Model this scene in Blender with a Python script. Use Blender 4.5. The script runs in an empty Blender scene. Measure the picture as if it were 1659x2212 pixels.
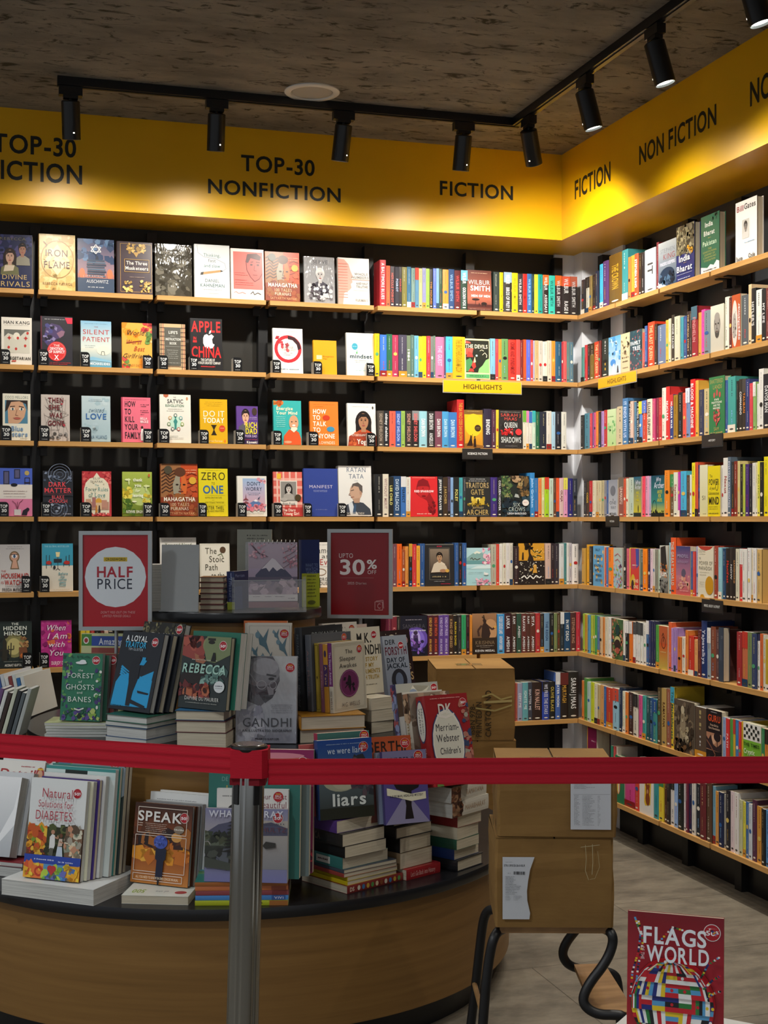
import bpy, math, random
from mathutils import Vector, Matrix
D = bpy.data
SC = bpy.context.scene
COL = SC.collection
# ------------------------------------------------------------------ camera, world, exposure
FPX, PSI, YH, EYE = 2933.0, 0.2964, 1122.0, 1.5      # focal length in pixels of the 1659x2212 frame, heading, horizon row, eye height
SP, CP = math.sin(PSI), math.cos(PSI)
cam = D.objects.new('camera', D.cameras.new('camera'))
COL.objects.link(cam)
cam.location = (0, 0, EYE)
cam.rotation_euler = (math.pi / 2, 0, -PSI)
cam.data.sensor_fit = 'VERTICAL'
cam.data.sensor_height = 24.0
cam.data.lens = FPX / 2212 * 24.0
cam.data.shift_y = (YH - 1106) / 2212
cam.data.clip_start = 0.05
SC.camera = cam
SC.view_settings.view_transform = 'Standard'
SC.view_settings.look = 'None'
SC.view_settings.exposure = 0.0
SC.view_settings.gamma = 1.0
SC.view_settings.use_curve_mapping = False
world = D.worlds.new('shop_ambience')
SC.world = world
world.use_nodes = True
world.node_tree.nodes['Background'].inputs[0].default_value = (0.92, 0.96, 1.0, 1)
world.node_tree.nodes['Background'].inputs[1].default_value = 0.36
SPOT_W = 48.0          # each track spotlight
SPOT_COL = (1.0, 0.945, 0.85)
ROOM_W = 100.0          # each unseen downlight added over the aisle in front of the shelves
ROOM_COL = (0.93, 0.97, 1.0)


def ray(u, v):
    a, b = (u - 829.5) / FPX, -(v - YH) / FPX
    return Vector((a * CP + SP, -a * SP + CP, b))


def onz(u, v, z):
    d = ray(u, v)
    p = d * ((z - EYE) / d.z)
    p.z = z
    return p


def xat(u, Y):
    d = ray(u, 0)
    return Y * d.x / d.y


def yat(u, X):
    d = ray(u, 0)
    return X * d.y / d.x


def zat(u, v, Y):
    d = ray(u, v)
    return EYE + d.z * Y / d.y


def depth(u, v, zc):
    return ray(u, v) * zc + Vector((0, 0, EYE))


# ------------------------------------------------------------------ colour and materials
def lin(s):
    if len(s) == 3:
        s = s[0] * 2 + s[1] * 2 + s[2] * 2
    o = []
    for i in (0, 2, 4):
        x = int(s[i:i + 2], 16) / 255
        o.append(x / 12.92 if x < .04045 else ((x + .055) / 1.055) ** 2.4)
    return (o[0], o[1], o[2], 1.0)


def rgb(s):
    if len(s) == 3:
        s = s[0] * 2 + s[1] * 2 + s[2] * 2
    return [int(s[i:i + 2], 16) for i in (0, 2, 4)]


def mat(name, col, rough=.5, metal=0.0, spec=.5, bump=None, vary=None, attr=False, coat=0.0, emit=None, trans=0.0, alpha=1.0, coords='Object'):
    """Principled material; bump=(scale vec, strength, distance, detail); vary=(scale vec, second colour, detail)"""
    m = D.materials.new(name)
    m.use_nodes = True
    nt = m.node_tree
    N, L = nt.nodes, nt.links
    b = N['Principled BSDF']
    b.inputs['Base Color'].default_value = lin(col)
    b.inputs['Roughness'].default_value = rough
    b.inputs['Metallic'].default_value = metal
    b.inputs['Specular IOR Level'].default_value = spec
    b.inputs['Coat Weight'].default_value = coat
    b.inputs['Transmission Weight'].default_value = trans
    b.inputs['Alpha'].default_value = alpha
    if emit:
        b.inputs['Emission Color'].default_value = lin(emit[0])
        b.inputs['Emission Strength'].default_value = emit[1]

    def noise(scale, detail, rough_=.6):
        tc = N.new('ShaderNodeTexCoord')
        mp = N.new('ShaderNodeMapping')
        mp.inputs['Scale'].default_value = scale
        nz = N.new('ShaderNodeTexNoise')
        nz.inputs['Scale'].default_value = 1.0
        nz.inputs['Detail'].default_value = detail
        nz.inputs['Roughness'].default_value = rough_
        L.new(tc.outputs[coords], mp.inputs[0])
        L.new(mp.outputs[0], nz.inputs['Vector'])
        return nz
    if attr:
        at = N.new('ShaderNodeAttribute')
        at.attribute_name = 'Col'
        L.new(at.outputs['Color'], b.inputs['Base Color'])
    if vary:
        nz = noise(vary[0], vary[2] if len(vary) > 2 else 4)
        rp = N.new('ShaderNodeValToRGB')
        rp.color_ramp.elements[0].position = vary[3] if len(vary) > 3 else .35
        rp.color_ramp.elements[1].position = vary[4] if len(vary) > 4 else .65
        rp.color_ramp.elements[0].color = lin(col)
        rp.color_ramp.elements[1].color = lin(vary[1])
        L.new(nz.outputs[0], rp.inputs[0])
        L.new(rp.outputs[0], b.inputs['Base Color'])
    if bump:
        nz = noise(bump[0], bump[3] if len(bump) > 3 else 4)
        bp = N.new('ShaderNodeBump')
        bp.inputs['Strength'].default_value = bump[1]
        bp.inputs['Distance'].default_value = bump[2]
        L.new(nz.outputs[0], bp.inputs['Height'])
        L.new(bp.outputs[0], b.inputs['Normal'])
    return m


PRINT = mat('printed_cover', 'fff', .34, attr=True)
MATTE = mat('matte_print', 'fff', .6, attr=True, spec=.3)
WRAP = mat('shrink_wrapped_print', 'fff', .12, attr=True, coat=.8, bump=((16, 16, 9), .9, .012, 3))
PAGES = mat('page_edges', 'ddd3bd', .8, vary=((6, 900, 6), 'b9ad94', 2), spec=.2)
PAGEW = mat('white_page_edges', 'd8d8d2', .8, vary=((6, 900, 6), 'b0b0ac', 2), spec=.2)
OAK = mat('oak_laminate', 'd0a060', .45, vary=((1.2, 14, 60), 'bd8b4c', 4))
BLKMETAL = mat('black_powder_coat', '141416', .45, bump=((300, 300, 300), .1, .001))
WALLDK = mat('charcoal_wall_panel', '26241f', .55, vary=((2, 2, 2), '2b2924', 3))
WALLGR = mat('dark_grey_wall_panel', '3a3a3c', .5, vary=((2, 2, 2), '404043', 3))
WHITEP = mat('white_gloss_paint', 'f2f4fa', .35)
YEL = mat('yellow_gloss_paint', 'ecb400', .4, vary=((1.5, 1.5, 1.5), 'e4ac00', 3), bump=((9, 9, 9), .08, .004, 3))
VINYL = mat('black_vinyl_lettering', '181a16', .5)
STEEL = mat('brushed_steel', 'a9aaa8', .16, metal=1.0, bump=((300, 300, 3), .12, .001))
CHROME = mat('bright_metal', 'c8c8c6', .18, metal=1.0)
ALU = mat('aluminium_frame', 'b4b8ba', .4, metal=.6)
BLKPL = mat('black_plastic', '121214', .35)
BLKTOP = mat('black_laminate_top', '1a1a1d', .3, bump=((120, 120, 120), .06, .001))
VENEER = mat('beech_veneer', '936c38', .42, vary=((1.5, 1.5, 42), '795628', 9, .25, .75))
BELT = mat('red_webbing', 'fff', .7, attr=True, bump=((90, 90, 700), .35, .001, 2), spec=.3)
CARD = mat('corrugated_cardboard', '94713f', .75, vary=((5, 5, 9), '856437', 5), bump=((12, 12, 60), .2, .003, 4), spec=.25)
CARDP = mat('printed_cardboard', 'fff', .72, attr=True, spec=.25)
TAPE = mat('clear_packing_tape', 'b59a66', .12, coat=.6, bump=((40, 40, 40), .8, .004, 3), alpha=.55)
ACRYL = mat('clear_acrylic', 'f4f6f8', .05, trans=1.0)
ACRYL.node_tree.nodes['Principled BSDF'].inputs['IOR'].default_value = 1.2
PLY = mat('bent_plywood', 'a98255', .4, vary=((3, 30, 3), '8a6740', 5))
LENS = mat('lit_lamp_lens', 'fff', .3, emit=('f6fff4', 9.0))
LAMPON = mat('lamp_glow_slot', 'fff', .4, emit=('fff6e0', 3.0))
SPKW = mat('white_speaker_rim', 'dcdcd6', .4)
GRILLE = mat('perforated_grille', 'a9a9a2', .6, bump=((500, 500, 500), .5, .001))
WHITELAM = mat('white_laminate', 'd9d9d2', .4)


# ------------------------------------------------------------------ mesh builder
class MB:
    def __init__(s):
        s.v, s.f, s.c, s.m, s.mats, s.mi = [], [], [], [], [], 0
        s.M = None

    def use(s, m):
        if m not in s.mats:
            s.mats.append(m)
        s.mi = s.mats.index(m)
        return s

    def add(s, pts, faces, col='fff'):
        k = len(s.v)
        if s.M is not None:
            pts = [s.M @ Vector(p) for p in pts]
        s.v += [tuple(p) for p in pts]
        cc = None if isinstance(col, list) else (lin(col) if isinstance(col, str) else col)
        for f in faces:
            s.f.append(tuple(k + i for i in f))
            s.m.append(s.mi)
            s.c += [cc] * len(f) if cc else [col[i] for i in f]
        return s

    def box(s, a, b, col='fff'):
        x0, y0, z0 = a
        x1, y1, z1 = b
        return s.add([(x0, y0, z0), (x1, y0, z0), (x1, y1, z0), (x0, y1, z0), (x0, y0, z1), (x1, y0, z1), (x1, y1, z1), (x0, y1, z1)],
                     [(0, 3, 2, 1), (4, 5, 6, 7), (0, 1, 5, 4), (1, 2, 6, 5), (2, 3, 7, 6), (3, 0, 4, 7)], col)

    def prism(s, pts, z0, z1, col='fff'):
        n = len(pts)
        return s.add([(x, y, z0) for x, y in pts] + [(x, y, z1) for x, y in pts],
                     [tuple(range(n - 1, -1, -1)), tuple(range(n, 2 * n))] + [(i, (i + 1) % n, n + (i + 1) % n, n + i) for i in range(n)], col)

    def lathe(s, prof, n=32, c=(0, 0), col='fff'):
        pts, fs = [], []
        for r, z in prof:
            for k in range(n):
                a = 2 * math.pi * k / n
                pts.append((c[0] + r * math.cos(a), c[1] + r * math.sin(a), z))
        for i in range(len(prof) - 1):
            for k in range(n):
                fs.append((i * n + k, i * n + (k + 1) % n, (i + 1) * n + (k + 1) % n, (i + 1) * n + k))
        if prof[0][0] > 1e-6:
            fs.append(tuple(range(n - 1, -1, -1)))
        if prof[-1][0] > 1e-6:
            fs.append(tuple((len(prof) - 1) * n + k for k in range(n)))
        return s.add(pts, fs, col)

    def tube(s, path, r, n=10, col='fff', rounds=0):
        P = [Vector(p) for p in path]
        for _ in range(rounds):
            Q = [P[0]]
            for a, b in zip(P, P[1:]):
                Q += [a.lerp(b, .25), a.lerp(b, .75)]
            P = Q + [P[-1]]
        pts, fs = [], []
        t0 = (P[1] - P[0]).normalized()
        ref = t0.orthogonal().normalized()
        for i, p in enumerate(P):
            t = (P[min(i + 1, len(P) - 1)] - P[max(i - 1, 0)]).normalized()
            ref = (ref - t * ref.dot(t)).normalized()
            bi = t.cross(ref)
            for k in range(n):
                a = 2 * math.pi * k / n
                pts.append(p + ref * (r * math.cos(a)) + bi * (r * math.sin(a)))
        for i in range(len(P) - 1):
            for k in range(n):
                fs.append((i * n + k, i * n + (k + 1) % n, (i + 1) * n + (k + 1) % n, (i + 1) * n + k))
        fs += [tuple(range(n - 1, -1, -1)), tuple((len(P) - 1) * n + k for k in range(n))]
        return s.add(pts, fs, col)

    def build(s, name, m=None, parent=None, smooth=False):
        me = D.meshes.new(name)
        me.from_pydata(s.v, [], s.f)
        for x in (s.mats or [m]):
            me.materials.append(x)
        if s.mats:
            me.polygons.foreach_set('material_index', s.m)
        ca = me.color_attributes.new('Col', 'FLOAT_COLOR', 'CORNER')
        flat = [q for c in s.c for q in c]
        ca.data.foreach_set('color', flat)
        if smooth:
            me.polygons.foreach_set('use_smooth', [True] * len(me.polygons))
            me.set_sharp_from_angle(angle=math.radians(40))
        me.update()
        o = D.objects.new(name, me)
        COL.objects.link(o)
        if parent is not None:
            o.parent = parent
        return o


def tag(o, label, cat, group=None):
    o['label'] = label
    o['category'] = cat
    if group:
        o['group'] = group
    return o


def empty(name, label, cat, M=None, group=None):
    o = D.objects.new(name, None)
    o.empty_display_size = .05
    COL.objects.link(o)
    if M is not None:
        o.matrix_world = M if isinstance(M, Matrix) else Matrix.Translation(M)
    return tag(o, label, cat, group)


def struct(o):
    o['kind'] = 'structure'
    return o


# ------------------------------------------------------------------ lettering: glyph outlines of the built-in typeface, read once
GL = {}


def read_glyphs():
    made = []
    for bold in (0, 1):
        for k in range(33, 127):
            cu = D.curves.new('glyph', 'FONT')
            cu.body = chr(k)
            cu.size = 1.0
            cu.resolution_u = 4
            cu.offset = .022 if bold else 0.0
            o = D.objects.new('glyph', cu)
            COL.objects.link(o)
            made.append((bold, chr(k), o))
    bpy.context.view_layer.update()
    dg = bpy.context.evaluated_depsgraph_get()
    for bold, ch, o in made:
        ev = o.evaluated_get(dg)
        me = ev.to_mesh()
        vs = [(v.co.x, v.co.y) for v in me.vertices]
        fs = [tuple(p.vertices) for p in me.polygons]
        if vs:
            xs = [p[0] for p in vs]
            GL[bold, ch] = (vs, fs, max(xs) + max(min(xs), .03))
        ev.to_mesh_clear()
    for _b, _c, o in made:
        cu = o.data
        D.objects.remove(o)
        D.curves.remove(cu)


read_glyphs()
CAPH = max(p[1] for p in GL[0, 'H'][0])


class Canvas:
    """Flat printed artwork on a surface: percent coordinates (0..100 across, 0..100 up), every item a hair above the one before it."""

    def __init__(s, mb, o, ux, uy, n, eps=.00012):
        s.mb, s.o, s.ux, s.uy, s.n, s.k, s.eps = mb, Vector(o), Vector(ux), Vector(uy), Vector(n), 1, eps
        s.W, s.H = s.ux.length, s.uy.length

    def P(s, x, y):
        return s.o + s.ux * (x / 100) + s.uy * (y / 100) + s.n * (s.k * s.eps)

    def poly(s, pts, col):
        s.mb.add([s.P(*p) for p in pts], [tuple(range(len(pts)))], col)
        s.k += 1

    def draw(s, items):
        for it in items:
            k, a = it[0], it[1:]
            if k == 'R':
                s.poly([(a[0], a[1]), (a[2], a[1]), (a[2], a[3]), (a[0], a[3])], a[4])
            elif k == 'G':
                c0, c1 = lin(a[4]), lin(a[5])
                s.mb.add([s.P(a[0], a[1]), s.P(a[2], a[1]), s.P(a[2], a[3]), s.P(a[0], a[3])], [(0, 1, 2, 3)], [c0, c0, c1, c1])
                s.k += 1
            elif k == 'P':
                s.poly([(min(max(x, 0), 100), min(max(y, 0), 100)) for x, y in a[0]], a[1])
            elif k == 'E':
                n = 20
                s.poly([(min(max(a[0] + a[2] * math.cos(6.2832 * i / n), 0), 100), min(max(a[1] + a[3] * math.sin(6.2832 * i / n), 0), 100)) for i in range(n)], a[4])
            elif k == 'L':      # polyline of a given width (percent of canvas width)
                pts, w = a[0], a[1] * s.W / 200
                for p, q in zip(pts, pts[1:]):
                    A, B = Vector((p[0] * s.W / 100, p[1] * s.H / 100)), Vector((q[0] * s.W / 100, q[1] * s.H / 100))
                    d = B - A
                    if d.length < 1e-7:
                        continue
                    nn = Vector((-d.y, d.x)).normalized() * w
                    s.mb.add([s.P(100 * v.x / s.W, 100 * v.y / s.H) for v in (A - nn, B - nn, B + nn, A + nn)], [(0, 1, 2, 3)], a[2])
                s.k += 1
            elif k == 'O':      # ring outline
                n = 24
                pin = [(a[0] + (a[2] - a[4]) * math.cos(6.2832 * i / n), a[1] + (a[3] - a[4] * s.W / s.H) * math.sin(6.2832 * i / n)) for i in range(n)]
                pout = [(a[0] + a[2] * math.cos(6.2832 * i / n), a[1] + a[3] * math.sin(6.2832 * i / n)) for i in range(n)]
                s.mb.add([s.P(*p) for p in pin + pout], [(i, (i + 1) % n, n + (i + 1) % n, n + i) for i in range(n)], a[5])
                s.k += 1
            elif k == 'F':      # rectangular outline x0 y0 x1 y1 width colour
                x0, y0, x1, y1, w, c = a
                s.draw([('L', [(x0, y0), (x1, y0)], w, c), ('L', [(x1, y0), (x1, y1)], w, c), ('L', [(x1, y1), (x0, y1)], w, c), ('L', [(x0, y1), (x0, y0)], w, c)])
            elif k == 'B':      # scattered printed flecks
                x0, y0, x1, y1, cols, n, sz, seed = a
                r = random.Random(seed)
                for _ in range(n):
                    cx, cy, q = r.uniform(x0, x1), r.uniform(y0, y1), sz * r.uniform(.5, 1.3)
                    qy = q * s.W / s.H
                    a0 = r.uniform(0, 6.28)
                    m = r.choice((4, 5, 6))
                    e = r.uniform(.5, 1)
                    pts = []
                    for i in range(m):
                        t = 6.2832 * i / m
                        X, Y = math.cos(t) * q, math.sin(t) * q * e
                        X, Y = X * math.cos(a0) - Y * math.sin(a0), X * math.sin(a0) + Y * math.cos(a0)
                        pts.append((min(max(cx + X, 0), 100), min(max(cy + Y * s.W / s.H, 0), 100)))
                    s.mb.add([s.P(*p) for p in pts], [tuple(range(m))], r.choice(cols))
                    if r.random() < .2:
                        s.k += 1
                s.k += 2
            elif k == 'T':
                s.text(*a)
            elif k == 'D':      # a line of print too small to read: a row of short strokes
                cx, cy, w, h, c = a
                r = random.Random(int(cx * 31 + cy * 77))
                x = cx - w / 2
                while x < cx + w / 2 - 1:
                    q = min(r.uniform(.3, .75) * h * s.H / s.W, cx + w / 2 - x)
                    g = h * r.uniform(.27, .4)
                    s.mb.add([s.P(x, cy - h * .3), s.P(x + q, cy - h * .3), s.P(x + q, cy - h * .3 + g * 1.7), s.P(x, cy - h * .3 + g * 1.7)], [(0, 1, 2, 3)], c)
                    x += q + (.28 if r.random() < .82 else .8) * h * s.H / s.W
                s.k += 1

    def text(s, cx, cy, w, h, txt, col, bold=1, shear=0.0, rot=0):
        """txt centred on cx,cy with capitals h percent high, drawn w percent wide (0: its natural width)"""
        x, run = 0.0, []
        for ch in txt:
            if ch == ' ':
                x += .30
                continue
            g = GL.get((bold, ch))
            if not g:
                continue
            run.append((x, g))
            x += g[2] + .03
        if not run:
            return
        total = x - .03
        sy = h * s.H / 100 / CAPH
        sx = sy if not w else (w / 100 * s.W) / total
        if rot:
            sx = sy if not w else (w / 100 * s.H) / total
            sy = h * s.W / 100 / CAPH
        c0 = s.o + s.ux * (cx / 100) + s.uy * (cy / 100) + s.n * (s.k * s.eps)
        ex, ey = s.ux.normalized(), s.uy.normalized()
        if rot:
            ex, ey = (ey, -ex) if rot > 0 else (-ey, ex)
        cc = lin(col)
        pts, fs = [], []
        for x0, (vs, f, adv) in run:
            b = len(pts)
            pts += [c0 + ex * ((x0 + vx - total / 2) * sx + shear * (vy - CAPH / 2) * sy) + ey * ((vy - CAPH / 2) * sy) for vx, vy in vs]
            fs += [tuple(b + i for i in q) for q in f]
        s.mb.add(pts, fs, cc)
        s.k += 1


# ------------------------------------------------------------------ books
def RZ(d):
    return Matrix.Rotation(math.radians(d), 4, 'Z')


def RX(d):
    return Matrix.Rotation(math.radians(d), 4, 'X')


def TR(x, y, z):
    return Matrix.Translation((x, y, z))


def book(name, label, cat, M, w, h, t, cov, art=(), sart=(), spine=None, back=None, hard=False, m=None, pages=None, group=None, sticker=None):
    """A closed book, spine at x=0, front cover facing -y, standing on z=0.  Cover (with its printed artwork) is the thing; page block a part."""
    mb = MB().use(m or PRINT)
    ct = .0022 if hard else .0007
    ct = min(ct, t / 5)
    spine, back = spine or cov, back or cov
    mb.box((0, 0, 0), (w, ct, h), cov)
    mb.box((0, t - ct, 0), (w, t, h), back)
    bl = min(.004, .14 * t) if hard else min(.0012, .05 * t)
    pr = [(ct, t), (0, t), (-bl * .75, t * .8), (-bl, t * .5), (-bl * .75, t * .2), (0, 0), (ct, 0)]
    mb.prism(pr, 0, h, spine)
    if art:
        Canvas(mb, (0, 0, 0), (w, 0, 0), (0, 0, h), (0, -1, 0)).draw(art)
    if sart:
        Canvas(mb, (-bl - .0001, t, h), (0, 0, -h), (0, -t, 0), (-1, 0, 0)).draw(sart)
    o = empty(name, label, cat, M, group)
    mb.build('cover', None, o)
    ins = .003 if hard else .0006
    MB().box((ct, ct, ins), (w - ins, t - ct, h - ins)).build('page_block', pages or PAGES, o)
    if sticker:
        kind, sx, sy, sr = sticker
        st = MB().use(PRINT)
        n = 28
        Z0 = -.0009
        st.prism([(sr * math.cos(6.2832 * i / n), sr * math.sin(6.2832 * i / n)) for i in range(n)], 0, .0002, 'e8e4e0')
        cv = Canvas(st, (-sr, -sr, .0002), (2 * sr, 0, 0), (0, 2 * sr, 0), (0, 0, 1))
        cv.draw([('E', 50, 50, 46 if kind != 'H' else 48, 46 if kind != 'H' else 48, 'b01424')])
        if kind == 'H':
            cv.draw([('R', 26, 72, 74, 80, 'd8a838'), ('T', 50, 57, 62, 17, 'HALF', 'eee', 1), ('T', 50, 36, 68, 15, 'PRICE', 'eee', 0)])
        else:
            cv.draw([('D', 50, 74, 50, 5, 'e09a9a'), ('T', 42, 47, 58, 26, kind, 'fff', 1), ('T', 80, 53, 18, 17, '%', 'fff', 1), ('D', 79, 35, 16, 5, 'fff')])
        so = st.build('price_sticker', None, o)
        so.matrix_local = Matrix(((1, 0, 0, sx * w / 100), (0, 0, -1, Z0), (0, 1, 0, sy * h / 100), (0, 0, 0, 1)))
        so['label'] = 'round red half price sticker' if kind == 'H' else 'round red %s percent off sticker' % {'50': 'fifty', '30': 'thirty'}[kind]
    return o


ORD = 'zeroth first second third fourth fifth sixth seventh eighth ninth tenth eleventh twelfth thirteenth fourteenth fifteenth sixteenth seventeenth eighteenth nineteenth'.split()
TENS = {20: 'twenty', 30: 'thirty', 40: 'forty', 50: 'fifty', 60: 'sixty'}
TENTH = {20: 'twentieth', 30: 'thirtieth', 40: 'fortieth', 50: 'fiftieth', 60: 'sixtieth'}


def ordinal(n):
    if n < 20:
        return ORD[n]
    return TENTH[n // 10 * 10] if n % 10 == 0 else TENS[n // 10 * 10] + '-' + ORD[n % 10]


NAMED = {'black': '222', 'dark grey': '444', 'grey': '888', 'pale grey': 'bbb', 'white': 'eee', 'cream': 'e0d8c0', 'tan': 'c0a070', 'gold': 'c99a3a', 'yellow': 'e8cc20', 'orange': 'e88030',
         'bright red': 'd83028', 'crimson': 'a83040', 'maroon': '702830', 'brown': '6a4630', 'dark brown': '402c24', 'olive': '707038', 'lime': 'b0cc40', 'green': '4a9a50', 'dark green': '285840',
         'pale green': 'b8d898', 'teal': '3a9a98', 'mint': 'c4dccc', 'sky blue': '70b0dc', 'pale blue': 'a8cce4', 'blue': '3868b8', 'navy': '24345c', 'slate': '566478', 'purple': '684894', 'dark purple': '3a2850',
         'lavender': 'b090cc', 'mauve': '7a4a68', 'pink': 'e070a0', 'pale pink': 'dcb4b4', 'salmon': 'e46858', 'magenta': 'c03890'}


def colour_name(h):
    a = rgb(h)
    return min(NAMED, key=lambda k: sum((p - q) ** 2 for p, q in zip(a, rgb(NAMED[k]))))


def lum(h):
    a = rgb(h)
    return .3 * a[0] + .6 * a[1] + .1 * a[2]


def mixc(a, b, f):
    p, q = rgb(a), rgb(b)
    return '%02x%02x%02x' % tuple(int(x * (1 - f) + y * f) for x, y in zip(p, q))


def spine_print(col, top, txt, tcol, rng, t, h):
    items = []
    if top:
        items += [('R', 0, 0, 30 if not txt else 26, 100, top)]
    light = lum(col) < 120
    base_ink = tcol or rng.choice(['f0ead8', 'fff', 'e8d890', 'f0ead8'] if light else ['222', '333', '722', '234'])
    ink = base_ink if txt else mixc(base_ink, col, .38)
    a0 = 6
    if txt:
        parts = txt.split('|')
        if len(parts) == 1:
            items += [('T', 46, 50, min(78, max(30, 5.5 * len(txt))), 46, txt, ink, 1)]
        else:
            n0, n1 = len(parts[0]), len(parts[1])
            s = 82 / (n0 + n1 + 1.5)
            s = min(s, 6.5)
            items += [('T', 6 + n0 * s / 2, 50, n0 * s, 48, parts[0], ink, 1), ('T', 90 - n1 * s / 2, 50, n1 * s, 42, parts[1], ink, 1)]
    else:
        b = rng.uniform(42, 58)
        l1, l2 = rng.uniform(26, 40), rng.uniform(16, 28)
        items += [('D', a0 + l1 / 2, b, l1, rng.uniform(14, 26), ink), ('D', 84 - l2 / 2, b, l2, rng.uniform(10, 20), ink if rng.random() < .6 else rng.choice(['e0b040', 'd0d0d0', 'd04040', '80b0e0']))]
        if rng.random() < .35:
            cc = rng.choice(['e0c060', 'c03030', '3060a0', 'e8e0d0', '202020', '50a070'])
            p = rng.uniform(44, 60)
            items += [('E', p, 50, 4.0, 30, cc)]
        if rng.random() < .25:
            items += [('R', 86, 0, 100, 100, rng.choice(['222', 'e8e0d0', '902020', '204060', 'd09030']))]
    items += [('E', 94, 50, 1.6, 26, 'e8e0d0' if light else '444')]
    return items


ROWN = [None, 'top', 'second', 'third', 'fourth', 'fifth', 'sixth', 'seventh', 'lowest']
ROWZ = [None] + [EYE + .0117 + (4 - i) * .3292 for i in range(1, 9)]      # top faces of the eight shelf levels
BY, RXP = 6.08, 2.8515         # front edges of the shelves: long wall (constant Y), side wall (constant X)
FACE, FLAB = {}, {}


def basecol(a):
    return FACE[a][0][0][5]



def spine_row(side, row, spec, x0, sc, base_h, u_start):
    """One run of books in the photo's order. tokens: width colour[/top colour][^height][=TEXT|TEXT@ink] ; g width (gap) ; F name width ^h (face-out)"""
    rng = random.Random(side * 100 + row)
    z = ROWZ[row] + .0005
    u = u_start
    toks = [t.strip() for t in spec.replace('\n', ' ').split(';') if t.strip()]
    nspine = 0
    found = []
    for tk in toks:
        txt = tcol = None
        if '=' in tk:
            tk, q = tk.split('=')
            txt, tcol = q.split('@') if '@' in q else (q, None)
        bits = tk.split()
        if bits[0] == 'g':
            u += float(bits[1])
            continue
        hf = 1.0
        for b in bits:
            if b[0] == '^':
                hf = float(b[1:])
        if bits[0] == 'F':
            found.append(('F', bits[1], u, u + float(bits[2]), hf, None, None, None))
            u += float(bits[2])
            continue
        col, top = bits[1].split('/') if '/' in bits[1] else (bits[1], None)
        found.append(('S', col, u, u + float(bits[0]), hf, top, txt, tcol))
        u += float(bits[0])
    total = sum(1 for f in found if f[0] == 'S')
    nth = 0
    for kind, a, ua, ub, hf, top, txt, tcol in found:
        pa, pb = x0 + sc * ua, x0 + sc * ub
        h = base_h * hf
        if kind == 'F':
            Wn = FLAB[a]
            if side == 0:
                xa, xb = xat(pa, BY + .006), xat(pb, BY + .006)
                lean = 3
                book(Wn[0], Wn[1], 'book', TR(xa + .001, BY + .006, z + .0012) @ RX(-lean), xb - xa - .002, h, .024, basecol(a), FACE[a][0], FACE[a][1], hard=Wn[2])
            else:
                ya, yb = yat(pa, RXP + .008), yat(pb, RXP + .008)
                book(Wn[0], Wn[1], 'book', TR(RXP + .008, ya - .001, z) @ RZ(-90), ya - yb - .002, h, .03, basecol(a), FACE[a][0], FACE[a][1], hard=Wn[2])
            continue
        nth += 1
        col = a
        hh = h * rng.uniform(.985, 1.015)
        jog = rng.uniform(0, .006)
        if side == 0:
            Y = BY + .010
            xa, xb = xat(pa, Y), xat(pb, Y)
            t = max(xb - xa - .0006, .003)
            M = TR(xb, Y + jog, z) @ RZ(90)
            where = 'long wall'
            k = total - nth + 1
            post = any(xa - .024 < q < xb + .024 for q in POSTX)
        else:
            X = RXP + .010
            ya, yb = yat(pa, X), yat(pb, X)
            t = max(ya - yb - .0006, .003)
            M = TR(X + jog, yb, z)
            where = 'side wall'
            k = nth
            post = any(yb - .027 < q < ya + .027 for q in POSTY)
        d = .1 if post else (rng.uniform(.118, .13) if hh < .2 else .14)
        adj = 'thick ' if t > .034 else ('slim ' if t < .011 else '')
        lab = '%s%s book, %s spine from the white corner, %s shelf of %s' % (adj, colour_name(col), ordinal(k), ROWN[row], where)
        r2 = random.Random(side * 7919 + row * 131 + nth)
        book('paperback_book' if side == 0 else 'shelved_book', lab, 'book', M, d, hh, t, col, (), spine_print(col, top, txt, tcol, r2, t, hh), m=PRINT if r2.random() < .6 else MATTE,
             hard=t > .03 and r2.random() < .5, group='%s shelf of the %s' % (ROWN[row], where), pages=PAGES if r2.random() < .7 else PAGEW)


POSTX = [.279 + .5132 * k for k in range(5)] + [2.80]
POSTY = [6.085, 5.667, 5.256, 4.83, 4.408, 3.99]


# ------------------------------------------------------------------ the setting
BWY, RWX, CEIL = 6.26, 3.03, 3.23       # wall planes and ceiling height
FY, FX = 5.917, 2.689                   # fascia planes


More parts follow.
